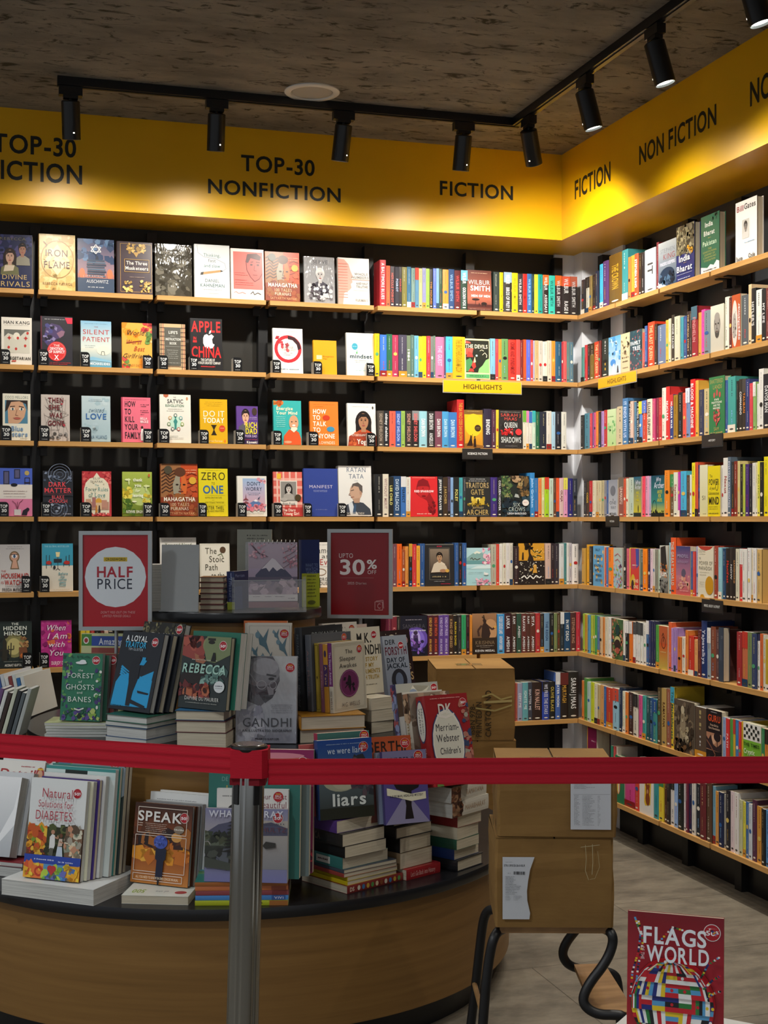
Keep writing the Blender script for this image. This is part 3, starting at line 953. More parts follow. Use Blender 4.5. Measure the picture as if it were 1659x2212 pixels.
put('indiapak', 'front_facing_hardback', 'dark green history hardback with white torn foot facing out, top shelf', True,
    [R(0, 0, 100, 100, '2c6850'), PG([(0, 0), (100, 0), (100, 14), (86, 17), (70, 10), (52, 13), (36, 8), (18, 10), (0, 12)], 'e8e4e0'), BB(60, 88, 92, 98, ['206048', '24483c'], 8, 6, 4), T(44, 84, 44, 8, 'India', 'e8ece4', 1), T(46, 69, 60, 8, 'Bharat', 'e8ece4', 1), DD(48, 60, 16, 2, 'c0b060'), T(48, 51, 76, 8, 'Pakistan', 'c8e0c4', 1), T(50, 41, 20, 3, 'THE', 'b8b060', 0), T(50, 36, 76, 3, 'CONSTITUTIONAL', 'b8b060', 0), T(50, 31, 58, 3, 'JOURNEY OF', 'b8b060', 0), T(50, 26, 70, 3, 'A SANDWICHED', 'b8b060', 0), T(50, 21, 62, 3, 'CIVILISATION', 'b8b060', 0), DD(50, 4, 70, 3.4, '555')])
put('sourcecode', 'front_facing_hardback', 'white hardback with small grey portrait facing out, top shelf near the frame edge', True,
    [R(0, 0, 100, 100, 'ece8e2'), T(22, 88, 34, 9, 'Bill', '904040', 1), T(68, 89, 54, 9, 'Gates', '383434', 1), R(32, 36, 66, 68, 'c8c4bc'), ('F', 32, 36, 66, 68, 1, 'f8f4ee')] + bust(49, 56, 9.5, '8a8680', '3a3838', 'd0ccc6') + [DD(68, 29, 46, 2.4, '4a90c0'), T(20, 5, 30, 7, 'Source', '444', 1), T(78, 5, 30, 7, 'Code', '444', 1)])
put('skyblue', 'front_facing_paperback', 'sky blue novel with white figure facing out, second shelf of side wall', False,
    [G(0, 0, 100, 100, 'c8d8dc', '60a8d8'), BB(0, 40, 100, 92, ['88c0e0', 'a8d0e8', '4890c8'], 24, 12, 5), DD(40, 86, 60, 2, 'eef'), EL(38, 32, 22, 9, '3888d0'), PG([(30, 0), (36, 26), (50, 30), (58, 0)], 'e4e8e8'), PG([(70, 4), (74, 22), (80, 22), (86, 4)], '3a4048'), LN([(60, 60), (84, 56)], 2, 'eee')])
put('familytree', 'front_facing_paperback', 'dark teal floral novel lettered in white facing out, second shelf of side wall', False,
    [R(0, 0, 100, 100, '2c4a54'), BB(2, 2, 98, 98, ['8a3a44', '5a98a0', 'a8585c', '3c707c', 'c08078'], 70, 5, 6), R(4, 50, 96, 74, '2c4a54'), T(50, 68, 82, 9, 'FAMILY', 'f0f4f4', 1), T(58, 54, 64, 10, 'TREE', 'f0f4f4', 1)])
put('beige', 'front_facing_paperback', 'beige illustrated paperback facing out, second shelf of the side wall', False,
    [R(0, 0, 100, 100, 'cabd98'), BB(8, 45, 92, 92, ['4a4030', '8a7a58', 'e0d4b0', '6a5a40'], 40, 9, 8), DD(50, 38, 74, 6, '5a4a34'), DD(50, 28, 60, 5, '5a4a34'), DD(52, 12, 60, 3, '5a4a34')])
put('manportrait', 'front_facing_hardback', 'pale biography with a big grey bearded portrait facing out, second shelf', True,
    [R(0, 0, 100, 100, 'dcd6c2'), G(0, 0, 100, 100, 'b8b4a6', 'e2dcca'), PG([(0, 0), (4, 24), (30, 36), (74, 34), (100, 20), (100, 0)], 'c8c2b2'), EL(50, 58, 24, 26, '74706a'), EL(50, 52, 20, 22, '9a948c'), EL(50, 74, 20, 10, '9c968e'), EL(50, 40, 16, 11, '4a4844'), EL(50, 46, 12, 6, '8a847c'), EL(40, 60, 5, 2, '2a2826'), EL(60, 60, 5, 2, '2a2826'), LN([(50, 58), (47, 49), (54, 49)], 2, '5a5650'), EL(50, 43, 8, 1.8, '5a4a48')])
put('oppen', 'front_facing_paperback', 'orange biography with a white half face facing out, second shelf of side wall', False,
    [R(0, 0, 100, 100, 'c0562c'), EL(34, 46, 34, 44, 'd8d2c8'), EL(30, 42, 22, 24, 'a8a098'), BB(10, 20, 50, 70, ['7a746c', 'c0b8ae', '5a544e'], 16, 7, 2), ('T', 84, 48, 70, 20, 'oppenheimer', 'fff', 1, 0.0, 1)])
put('palegreen', 'front_facing_paperback', 'pale green romance paperback facing out, third shelf of the side wall', False,
    [G(0, 0, 100, 100, 'b0d08c', 'ccdfb0'), BB(10, 30, 90, 70, ['8ac078', 'a0cc88', '6aa868'], 18, 10, 3), DD(40, 80, 60, 3, '5a8a50'), T(66, 8, 16, 6, 'A', '3a6a3c', 1)])
put('shattered', 'front_facing_hardback', 'green history hardback with gold and red lettering facing out, third shelf', True,
    [R(0, 0, 100, 100, '2f7c4c'), T(48, 92, 84, 7, 'SHATTERED', 'b89c58', 0), T(54, 82, 58, 7, 'LANDS', 'b89c58', 0), EL(34, 68, 6, 5, 'c05050'), EL(52, 72, 6, 6, 'c05050'), EL(70, 68, 6, 5, 'c05050'), T(50, 60, 30, 3, 'FIVE', 'e8e8d8', 1), T(50, 55, 66, 3.4, 'PARTITIONS', 'e8e8d8', 1), T(50, 50, 44, 3.4, 'AND THE', 'e8e8d8', 1), T(50, 45, 46, 3.4, 'MAKING', 'e8e8d8', 1), BB(32, 18, 70, 44, ['c05050', 'a83c40', 'd87068'], 26, 6, 3), PG([(44, 20), (56, 20), (50, 12)], 'b04848'), T(50, 9, 34, 6, 'SAM', 'b89c58', 0), DD(50, 2.6, 80, 4, 'b89c58')])
put('angela', 'front_facing_paperback', 'narrow teal and yellow thriller beside the pink spine, fourth shelf', False,
    [G(0, 0, 100, 100, 'd0c020', '1c5c78'), T(60, 86, 66, 10, 'Jeffrey', 'dde', 0), T(60, 74, 80, 11, 'Archer', 'dde', 0), T(54, 60, 40, 6, 'ANGEL', 'd8cc30', 1), T(54, 51, 24, 6, 'FOR', 'd8cc30', 1), T(54, 42, 40, 6, 'ANGEL', 'd8cc30', 1), R(0, 0, 100, 10, '1c2c28'), EL(62, 20, 5, 9, '16242a')])
put('aneye', 'front_facing_paperback', 'wide teal thriller with a big wheel at dusk facing out, fourth shelf', False,
    [G(0, 0, 100, 34, 'd8cc20', '2c8078'), G(0, 34, 100, 100, '2c8078', '16465c'), T(58, 91, 36, 10, 'Jeffrey', 'eef', 0), T(62, 76, 76, 14, 'Archer', 'eef', 0), T(66, 60, 36, 8, 'AN EYE', 'd8cc30', 1), T(66, 50, 22, 8, 'FOR', 'd8cc30', 1), T(66, 40, 36, 8, 'AN EYE', 'd8cc30', 1), ('O', 26, 22, 17, 18, 2, '14262a'), R(0, 0, 100, 9, '101c1c'), BB(0, 6, 100, 14, ['101c1c'], 20, 5, 2)])
put('onlywoman', 'front_facing_paperback', 'grey paperback with blue edge facing out, fourth shelf of side wall', False,
    [G(0, 0, 100, 100, 'c0c4cc', '8a909c'), EL(50, 70, 30, 14, '686e7a'), T(52, 46, 12, 5, 'THE', '444', 1), T(50, 38, 76, 9, 'ONE', '555b66', 0), T(56, 25, 60, 9, 'WAY', '555b66', 0), T(52, 8, 78, 6, 'MICHAEL', '2c3038', 1)])
put('powermind', 'front_facing_paperback', 'bright yellow self-help paperback lettered in black facing out, fourth shelf', False,
    [R(0, 0, 100, 100, 'e6d21c'), T(26, 80, 24, 6, 'The', '33301c', 0), T(50, 68, 84, 11, 'POWER', '2c2a18', 1), T(38, 56, 48, 6, 'of your', '33301c', 0, .2), T(50, 46, 86, 6, 'Subconscious', '4a4620', 0, .2), T(50, 31, 86, 14, 'MIND', '2c2a18', 1), ('O', 74, 59, 11, 8, 2.4, '3c3818'), DD(46, 19, 72, 1.6, '5a5420'), DD(46, 15, 70, 1.6, '5a5420'), DD(50, 6, 84, 3, '4a4620')])
put('siddha', 'front_facing_paperback', 'plain cream paperback facing out next to the yellow one, fourth shelf', False,
    [G(0, 0, 100, 100, 'd8d29c', 'e2dfc0'), T(50, 36, 46, 8, 'SI', '5a5438', 0), DD(60, 5, 44, 2, '6a6440')])
put('beautiful', 'front_facing_paperback', 'sky blue novel with yellow cut-outs facing out, fifth shelf of side wall', False,
    [R(0, 0, 100, 100, '5ea6d6'), BB(0, 4, 100, 96, ['e0a848', 'e8b860', 'f0d090'], 16, 10, 12), T(44, 90, 46, 5.5, 'SALLY', '2c4a64', 1), T(46, 74, 74, 6.5, 'ROONEY', '2c4a64', 1), LN([(20, 62), (70, 62)], 1.4, '2c4a64'), T(50, 51, 84, 5.5, 'BEAUTIFUL', '2c4a64', 1), T(48, 39, 62, 5.5, 'WORLD', '2c4a64', 1), T(52, 27, 56, 5.5, 'WHERE', '2c4a64', 1), T(54, 15, 64, 5.5, 'ARE YOU', '2c4a64', 1)])
put('pinkmulti', 'front_facing_paperback', 'pastel pink and blue illustrated paperback facing out, fifth shelf', False,
    [G(0, 0, 100, 100, 'a0c0d0', 'b8c4b8'), BB(0, 0, 100, 60, ['c85868', '98b848', '7a90b8', 'e0b0b8', '704868'], 50, 9, 3), LN([(16, 80), (50, 86), (84, 78)], 4, 'c06a78'), LN([(20, 68), (50, 72), (80, 64)], 4, 'c06a78')])
put('redpurple', 'front_facing_paperback', 'red and violet paperback with yellow accent facing out, fifth shelf', False,
    [R(0, 0, 100, 100, 'd43c34'), PG([(0, 100), (60, 100), (70, 56), (44, 48), (0, 54)], 'c0405c'), PG([(60, 100), (100, 100), (100, 60), (70, 52)], '3c4ca0'), EL(30, 20, 26, 18, 'd8b030'), EL(26, 12, 16, 12, '38282c'), DD(52, 60, 60, 4, 'f4e8d8'), T(66, 22, 56, 8, 'THE', 'f0d0b0', 1), T(66, 8, 56, 8, 'ONE', 'f0d0b0', 1)])
put('juno', 'front_facing_paperback', 'black paperback with an orange flame band facing out, fifth shelf', False,
    [G(0, 0, 100, 100, '6a6862', 'c8c8be'), PG([(10, 96), (70, 100), (86, 60), (70, 44), (30, 46), (14, 66)], '1c1818'), BB(8, 30, 92, 62, ['d88838', 'b85c28', '3a2820'], 32, 9, 3), T(50, 41, 80, 11, 'Jun', 'f4f0e8', 1), BB(0, 0, 100, 28, ['4c4c4a', '2a2a2a', '8a8a86'], 36, 10, 8)])
put('astrology', 'front_facing_paperback', 'indigo to pink cloudscape paperback facing out, fifth shelf of side wall', False,
    [G(0, 0, 100, 40, 'c85858', 'c07888'), G(0, 40, 100, 100, 'b07088', '343c74'), EL(54, 44, 16, 10, '5a5068'), BB(6, 14, 94, 40, ['d8907c', 'b86478', 'e0a890'], 26, 9, 2), T(50, 80, 78, 6.5, 'MINDFUL', 'a898b8', 1), T(50, 68, 74, 4.5, 'ASTROLOGY', 'a898b8', 0), DD(60, 26, 60, 2, 'f0d0c8'), DD(58, 20, 50, 2, 'f0d0c8'), DD(60, 9, 60, 2, 'f0d0c8')])
put('paradox', 'front_facing_paperback', 'cream paperback with golden egg disc facing out, fifth shelf of side wall', False,
    [R(0, 0, 100, 100, 'e4dcc4'), PG([(0, 100), (100, 100), (80, 94), (50, 91), (20, 94)], 'b83c2c'), T(28, 90, 44, 6, 'DEEPAK', '8a8270', 0), DD(30, 84, 40, 2, '8a8270'), T(14, 76, 14, 4, 'THE', '7a7464', 0), T(52, 67, 86, 7, 'POWER OF', '8a8270', 0), T(50, 57, 84, 7, 'PARADOX', '8a8270', 0), DD(44, 49, 60, 1.8, 'a8a08c'), DD(34, 44, 40, 1.8, 'a8a08c'), EL(76, 24, 27, 18, 'cc941c'), PG([(16, 0), (20, 5), (36, 6), (46, 0)], 'cc941c'), DD(26, 30, 34, 1.6, 'a8a08c'), DD(26, 26, 30, 1.6, 'a8a08c'), DD(26, 22, 34, 1.6, 'a8a08c')])
put('insect', 'front_facing_paperback', 'green and red picture novel with a beetle-like mask facing out, sixth shelf', False,
    [R(0, 0, 100, 100, '4a6a40'), BB(0, 0, 100, 100, ['8a3a30', 'b86a50', '3a5a34', 'd08868', '6a8a50'], 70, 11, 5), EL(52, 74, 20, 14, '20423c'), EL(52, 46, 30, 12, 'c8c080'), EL(52, 38, 30, 12, '302420'), EL(52, 22, 18, 8, 'b85848')])
put('orangetwo', 'front_facing_paperback', 'orange and lime paperback with a looping ornament facing out, sixth shelf', False,
    [G(0, 0, 100, 60, 'c8b050', 'c84c28'), R(0, 60, 100, 100, 'bc5c34'), ('O', 54, 62, 26, 14, 5, '5a2818'), LN([(36, 76), (50, 84), (60, 76), (50, 64)], 6, '4a2014'), DD(50, 40, 66, 4, 'e0c080')])
put('ommavy', 'front_facing_hardback', 'dark slate large hardback behind the small red stack, sixth shelf', True,
    [R(0, 0, 100, 100, '3c4654'), PG([(20, 40), (50, 80), (70, 40)], '465466'), T(70, 82, 40, 6, 'OM', '808890', 0)])
put('wrapped', 'front_facing_hardback', 'plastic-wrapped grey-brown epic with a carved pale figure, seventh shelf', True,
    [R(0, 0, 100, 100, '5c5044'), BB(4, 4, 96, 96, ['3e342c', '7a6a58', '51453c', '8c7c64'], 70, 10, 3), PG([(30, 20), (36, 70), (46, 94), (58, 70), (66, 20)], '9a8c74'), EL(46, 82, 9, 8, 'c4b89c'), BB(24, 20, 72, 76, ['c4b89c', '8a7a60', 'b0a284'], 26, 7, 6), BB(6, 2, 90, 24, ['b88a5c', '7a5a3c', '2e2620'], 26, 9, 8)])
put('guru', 'front_facing_paperback', 'black paperback with orange dusk landscape facing out, seventh shelf', False,
    [R(0, 0, 100, 100, '242024'), DD(50, 96, 40, 2, 'ccc'), T(52, 84, 80, 12, 'GURU', 'e0542c', 1), T(52, 71, 52, 4, 'From Girl to', 'd8b8a0', 1), T(52, 65, 72, 4, 'Guru Revolution', 'd8b8a0', 1), R(2, 22, 98, 56, 'b88468'), EL(50, 44, 14, 9, 'e0b090'), PG([(2, 24), (2, 48), (16, 42), (30, 52), (46, 34), (70, 30), (98, 40), (98, 22)], '382c30'), EL(72, 50, 22, 9, '2c2428'), R(70, 30, 74, 48, '2c2428'), LN([(4, 40), (30, 30), (60, 16), (50, 4)], 5, '8a5a48'), PG([(0, 0), (20, 14), (40, 6), (40, 0)], '3c3034'), DD(30, 5, 36, 3, 'bbb')])
put('cryptic', 'front_facing_paperback', 'green and white crossword paperback facing out, seventh shelf of side wall', False,
    [R(0, 0, 100, 66, '7cb83c'), R(0, 66, 100, 100, 'eceae4')] + [R(3 + 13 * i, 70 + 7 * j, 14 + 13 * i, 76 + 7 * j, '2a2e2a') for i in range(7) for j in range(4) if (i * 3 + j * 5) % 4 in (0, 2)] + [T(48, 58, 90, 6, 'THE TIMES', '284020', 1), T(36, 44, 62, 9, 'Cryptic', 'e8f0d8', 1), T(44, 27, 80, 9, 'Crossword', 'd8ecc0', 1), T(88, 9, 18, 10, '24', '284020', 1), DD(30, 8, 50, 3, 'd8ecc0')])
put('bearwords', 'front_facing_board_book', 'white picture book with a bear in a yellow frame facing out, lowest shelf', True,
    [R(0, 0, 100, 100, 'ece8e2'), T(58, 84, 76, 10, 'words', 'b84838', 1), PG([(34, 22), (42, 16), (78, 20), (84, 62), (40, 64)], 'e8c038'), LN([(30, 68), (88, 70)], 5, 'd8a030'), LN([(52, 70), (56, 78), (62, 70), (70, 78)], 3, 'd8a030'), EL(60, 46, 13, 10, '8a4828'), EL(50, 54, 5, 4, '8a4828'), EL(70, 54, 5, 4, '8a4828'), EL(60, 30, 15, 12, '8a4828'), EL(60, 43, 6, 4, 'c89068')])
put('greenkids', 'front_facing_board_book', 'green picture book with a striped ball at the end of the lowest shelf', True,
    [R(0, 0, 100, 100, '2f7c54'), EL(36, 36, 20, 18, 'd86838'), PG([(36, 18), (24, 26), (24, 46), (36, 54)], 'e8d060'), PG([(36, 18), (48, 26), (48, 46), (36, 54)], 'f0e8d8'), BB(60, 60, 96, 96, ['f0c850', 'e06840', '60b0d8'], 8, 7, 2)])

# ------------------------------------------------------------------ rows of spines: long wall
S = .2773
spine_row(0, 1, '''g 50; 48 c0343c ^1.16=A BALTIMORE BLUES@eee; 31 e06440; 37 40343a=|HERCULE POIROT@d86050; 32 38363e=POIROT@b8c8e8; 24 322c2c=POIROT@d04040; 40 7a7434; 33 3a6c8c; 29 7c9890; 29 5888a8/d04434; 27 b4b480; 29 8c8cb8; 28 96bc48; 27 28241f=|THE HOUND@d88830; 24 5a72c8; 22 7ca8c8; 26 2a4c38; 4 333; 45 d89438; 45 2c4a78=WILBUR SMITH@8ac; 48 5c2024=WILBUR SMITH@c44; 53 2c4438/68b0d0=WILBUR|GOLDEN FOX@eee; F menofmen 192 ^1.02; g 13; 44 34403c; 2 222; 29 f0dc10=WILBUR SMITH@a89820; 3 222; 62 35322e/98b4c8=WILBUR|BIRDS OF PREY@eee; 3 222; 46 f2d41c=WILBUR SMITH@a89820; 38 35343a=WILBUR SMITH@ddd; 2 333; 34 e42c28=WILBUR SMITH@922; 35 3870b0=WILBUR SMITH@9cf; 20 284444; 28 ece03c; 36 20a498; 46 342a26/d46c2c=WILBUR|ASSEGAI@eee; 51 3cc4b0=WILBUR SMITH@187068; 52 34282a/d8682c=WILBUR SMITH@ccc; 66 2e2626/d85838=WILBUR|RAGE@ddd; 56 302a2a/b86048=WILBUR SMITH@ccc''', 800, S, .19, 25)
spine_row(0, 2, '''40 e4c018; 53 3c74cc; 45 2c6a4c; 47 b03858; 65 4a4658; 32 6c7c64=1984@eee; 26 54746c; 34 6cacc8; 31 d8d828; 31 dcd418; 31 b83c48; 24 787c78; 16 64806c; 66 e878a0=THE GUEST@fbd; 14 5c4868; 52 48b4e8; 96 e4b020=THE BROTHERS KARAMAZOV@a07818; F devils 198 ^.98; 40 7cb4d0; 24 b84450; 26 f09438; 51 68985c; 62 d83a30=CRIME AND PUNISHMENT@822; 30 e8504c; 25 7c2c28; 22 e8582c; 33 5c68d0; 22 e04848; 12 b0b0d0; 29 d0ac78; 34 ccc4b8; 36 dcd8c8; 31 d8c8b4; 28 f49838; 50 285878; 14 b83040; 26 e46464; 24 688c88; 30 5c7c8c''', 800, S, .198, 34)
spine_row(0, 3, '''46 4c443c=SIDNEY SHELDON@a98; 42 26282c=sidney sheldon@eee; 48 e86450; 44 3458a0=SIDNEY SHELDON@bcf; 33 98bc58; 52 34302e=SIDNEY SHELDON@c98; 54 2a2626/8a8a8a=SIDNEY SHELDON@e66; 62 98ccd8=DAN BROWN@fff; 63 2a2626=DAN BROWN|ANGELS@ddd; 56 7c4858=DAN BROWN@eee; 52 4c9cd0=DAN BROWN@cef; 64 3c78bc=DAN BROWN@cef; 56 c02c2c ^1.34=THE DA VINCI CODE DAN BROWN@d8a040; F sunset 150 ^1.07; 2 333; 62 30283c ^1.1=BINDING@eee; 34 543040 ^1.1; 22 ecc838 ^1.1; F queen 188 ^1.09; 27 ddd8c4/6cb43c ^1.08; 22 ddd8cc/e080b0 ^1.08; 24 ddd8cc/3870b8 ^1.08; 26 c8dcc8/38b0b0 ^1.08; 32 286448 ^1.08; 50 262a38 ^1.08; 40 dcd8cc ^1.08; 30 a8cce0 ^1.08; 49 24242c ^1.08; 37 dcdcd0 ^1.08''', 800, S, .17, 60)
spine_row(0, 4, '''60 262626 ^1.06; 46 e0d8c4 ^1.06=WITHOUT MERIT@a88; 40 262622=LEE CHILD@e8e080; 56 284870=DAVID BALDACCI@cde; 40 3c70b8/d8d8d8=PERFECT@234; 36 dcd8cc; F sparrow 214; 38 26282c=JEFFERY DEAVER@eee; 38 443426=J ARCHER@c0a060; 22 483c54; 22 88acd8; 44 262828=FOLEY@e8e080; 30 4ca8b0; 22 383c42; F traitors 194; 54 42307a; 32 28262a=COLLEEN HOOVER@eee; F crows 220 ^1.04; 36 3888c8 ^1.13=John Grisham@bdf; 30 3c78b8; 26 e88848; 22 dcd898; 34 a8d428/d84030; 36 c8dcc8; 22 684430; 24 e8582c; 32 dcbcb8=OLAJA@734; 33 e8a0c8/e8e060; 38 34307c; 37 383c48''', 800, S, .19, 36)
spine_row(0, 5, '''36 744854; 40 f46820; 26 a8542c ^.86; 26 e89848 ^.95; 26 33291c/d8a030; 33 d83c3c; 28 f8b038 ^.96; 40 345c98 ^1.02; F portraitblack 228; 32 345c98 ^1.02; 28 262626; 34 345c98 ^1.02; F paleblue 192 ^.9; 42 bcb8a4; 24 d84838; 24 e8e4dc; 26 e0dcc8; 30 e8e4e0; 28 e0d8c8; 2 222; 40 38282a ^.94; F blackorange 205; 44 d8b8a8; 28 34282c; 38 3a343c; 38 dce0e0; 18 488888; 20 e8e8e4; 26 ccc8d0; 50 e8e4e0''', 800, S, .2, 172)
spine_row(0, 6, '''24 7c3048; 42 84303c=KRISHNA@e99; 30 34302c; F sangara 212; 42 54242c=KING OF WRATH|ANA HUANG@e8b050; 42 54242c=KING OF WRATH|ANA HUANG@e86040; 40 684898=KING OF PRIDE|ANA HUANG@d8c8f0; 40 684898=KING OF PRIDE|ANA HUANG@d8c8f0; 38 443024=KING OF GREED@c8a070; 30 2c2824=RUSKIN BOND@e8c838; 30 383434; 36 38a468; 28 44242a; 24 f09838; F krishna 192 ^1.02; 56 489cd8=CLOUD CUCKOO LAND|ANTHONY DOERR@fff; 56 44242a=LANKA|AMISH@eee; 38 4a342c=RAM|AMISH@eee; 36 345444=AMISH@eee; 40 683430=RAAVAN|AMISH@eee; 30 58342c=RAM|AMISH@eee; 40 643428=SITA|AMISH@eee; 36 b83438; 32 34302e; 42 789cbc=THE REIGN@2c4a78; 34 242424; 27 7c8c5c; 26 58402c; 30 2a343c/e8e8e8; 48 24486c=IN MY DEAD@eee; 44 583230=STEPHEN KING@c09078; 32 cc3848''', 800, S, .19, 140)
spine_row(0, 7, '''70 8c3c34; 30 b86050; 80 9c9cb4=DEFY ME@e8e8f0; 90 68a8b0=IGNITE ME@d8f0f0; 72 444854=SHATTER ME@d8d8e0; 157 34241e=KIN NALLET@e0b0a0; 118 3048a8/28282c=WE FREE THE STARS@dde; 100 242420=OLIVIE BLAKE@c8b050; 78 4868b0/dcdce0 ^1.24=WATER MOON@fff; 132 2c221e/6c2c28 ^1.22=MURTAGH@d8a040; 170 2c2826 ^1.24=SARAH J MAAS@eee''', 1080, .1326, .186, 188)

# ------------------------------------------------------------------ rows of spines: side wall
S = .2586
spine_row(1, 1, '''32 343034 ^.88; 34 cccabc/34302c ^.9; 26 8c7848 ^.9; 26 342828 ^.92; 30 303448 ^.95; 30 48b8e0 ^1.12; 50 58386c ^1.14; 112 6c5020 ^1.22=THE CROWN@c8a030; 50 3c8c90 ^1.22; 22 d88040; 30 e89838; 34 d8502c=STEPHEN KING@fff; 26 34281f; 30 28262a; 92 e8e4e0=IT@444; 20 782c34 ^1.1; F steph 152 ^1.02; F indiabharat 150 ^1.22; g 54; F indiapak 155 ^1.22; g 134; F sourcecode 180 ^1.22''', 1230, S, .19, 98)
spine_row(1, 2, '''26 589088 ^.96; 24 c43c40; 22 44302a; 34 786428/3a3020; 40 e44830=THE LAST QUEEN@fc9; 24 70302c; 62 2c3430; F skyblue 102; F beige 76; F familytree 102; 20 d85848 ^.9; 22 3c5c98 ^1.04; 56 e4482c ^1.1=THE LAST QUEEN@f8c090; 26 382a26 ^1.03; 70 687898 ^.96; 26 d8b048 ^1.04; 20 dcd4b8 ^1.04; 26 38342e ^1.12=ANNE FRANK@ddd; 46 ccc8b0 ^1.06; 26 4498a8; 26 345088 ^1.02; 26 34282a ^1.1=THE AMBUJA STORY@ccb080; 20 38302a ^1.1; 50 982c34/486878 ^1.16=FINSHELIN@d09090; 26 e89848; 32 e850a8 ^1.05; 54 788890 ^1.0; F manportrait 112 ^1.05; 40 dce0d0 ^1.16; 26 602c2a ^1.14; F oppen 72 ^1.16; 60 585c60 ^1.1; 26 e8c89c ^1.3; 40 262626 ^1.2=HITLER'S@ddd; 50 e0ddd4 ^1.14; 36 262626 ^1.12=MY LIFE@ddd; 28 703030 ^1.12; 40 68a8d8 ^1.2''', 1230, S, .178, 95)
spine_row(1, 3, '''30 383838 ^.96; 44 588ca0; 20 d84858; 20 785898; 16 d85888; 22 e88838; 20 382a2a; 24 b08cc8; 30 b83838; F palegreen 74; 50 c8b898 ^1.04; 46 4878a8 ^1.24=IT ENDS WITH US@cdf; 20 2a2a2c ^1.14=IT STARTS WITH US@cde; 26 d8b8a8 ^1.12; 24 487898 ^1.1; 24 2a2624 ^1.1=IT ENDS WITH US@ddd; 28 5888c8/e8d838 ^1.08; 40 c84838/5878c8 ^1.08; 44 e8dcc4 ^1.08=ELEANOR OLIPHANT@544; 26 c84878 ^1.08; 22 843044 ^1.08; 28 c43838 ^1.08; 34 e8dcd0 ^1.32; 34 d83838 ^1.32=NUCLEAR@fff; 28 344480/c83838 ^1.1=NUCLEAR WAR@fff; 36 a07828 ^1.1; 40 282422 ^1.12; 30 e85848 ^1.1; 36 788cb8/d8dce8 ^1.2; 44 d8282c ^1.38=BLOOD & MACHINE@fff; 26 e8b048 ^1.34; 40 343c58 ^1.1; 50 c8b484 ^1.1; F shattered 132 ^1.34; 24 345898 ^1.2; 64 48a098 ^1.26; 20 2a2622 ^1.16; 32 2c2a28 ^1.18=COMMANDO@eee; 30 38302a/4a4440 ^1.16=TALIBAN@e88830; 36 343c70 ^1.16; 28 d84450 ^1.06; 24 8cb468/e8e8e0 ^1.06; 18 e0ddd8 ^1.02; 42 e4e2dc ^1.32; 56 24242a ^1.2=DAVOS MAN@ddd''', 1230, S, .172, 90)
spine_row(1, 4, '''28 383638; 26 483828=CODE@e8c040; 26 c03438; 26 dcd4b8; 24 c8bc98; 22 d0c49c; 22 b8ac88; 20 888c98; 20 345c98; F onlywoman 76; 48 8c5048/706458 ^1.05=UPAMANYU@e8d0c0; 20 d85838; 20 dcd8c0; 46 b8c8b8 ^1.04; F angela 64 ^1.04; 26 e84860 ^1.04; 34 d898b8 ^1.04; 22 b8a8c8 ^1.04; F aneye 112 ^1.04; 42 e88828 ^1.16; 34 685438/388848 ^1.06; 36 dcdcc8 ^1.1=Sapiens@a05048; 16 c83ca8 ^1.1; 50 48b0d8 ^1.1; 26 584434; 16 e8e8e0; 30 e8d828 ^1.28; 26 d85838 ^1.3; 18 34305c ^1.22; F siddha 68 ^1.22; F powermind 104 ^1.18; 20 e4e0d8 ^1.2; 42 e4e0d8 ^1.36=Nexus@a04038; 26 586878 ^1.36=EVERYDAY MATHEMATICS@dde; 20 34302c ^1.24; 30 843424 ^1.24; 22 d8c888 ^1.26; 28 2a2622 ^1.16; 20 b8c84c ^1.16; 30 482c70 ^1.16; 28 28242a ^1.16; 28 e0dcd4 ^1.2; 16 e8e0b0 ^1.2; 20 e8e050 ^1.2=POLITICS@6a7a20; 32 262622 ^1.2; 42 e8d818 ^1.3; 40 e8d020 ^1.3''', 1230, S, .172, 112)
spine_row(1, 5, '''36 c8983c ^.94; 26 e8a828 ^1.04; 36 262422; F beautiful 90 ^1.03; 16 d85840; 18 4878b8; 46 f4882c; F pinkmulti 74; 26 242428 ^1.1; 26 d86878; 16 e8d040; F redpurple 72; 30 586860; 36 f8881c; 20 28284c; 24 dcc0cc; 18 d0c8c0; 24 888878; 20 c8dcc8; F juno 70 ^1.1; 22 98c8d8 ^1.16; 44 e85c2c ^1.28=THE GREAT WORLD@d8d0c0; F astrology 120 ^1.1; 20 3c5c98; 20 d84840; 22 a8a8d0 ^1.1; F paradox 132 ^1.12; 38 a04434 ^1.12; 30 98ccd8 ^1.12; 26 244468 ^1.1; 36 26221f ^1.1=Manifest@d83830; 26 302a28 ^1.1=NOW@ddd; 22 282424 ^1.1=SANGHORD@e0a060; 30 dcd8c0 ^1.1; 30 d83438/e8e8e0 ^1.1; 40 e8e4dc ^1.1; 30 e8e6e2 ^1.1; 16 e8d8b8 ^1.1; 30 e8e4e0 ^1.1; 40 d8b068 ^1.1''', 1230, S, .186, 100)
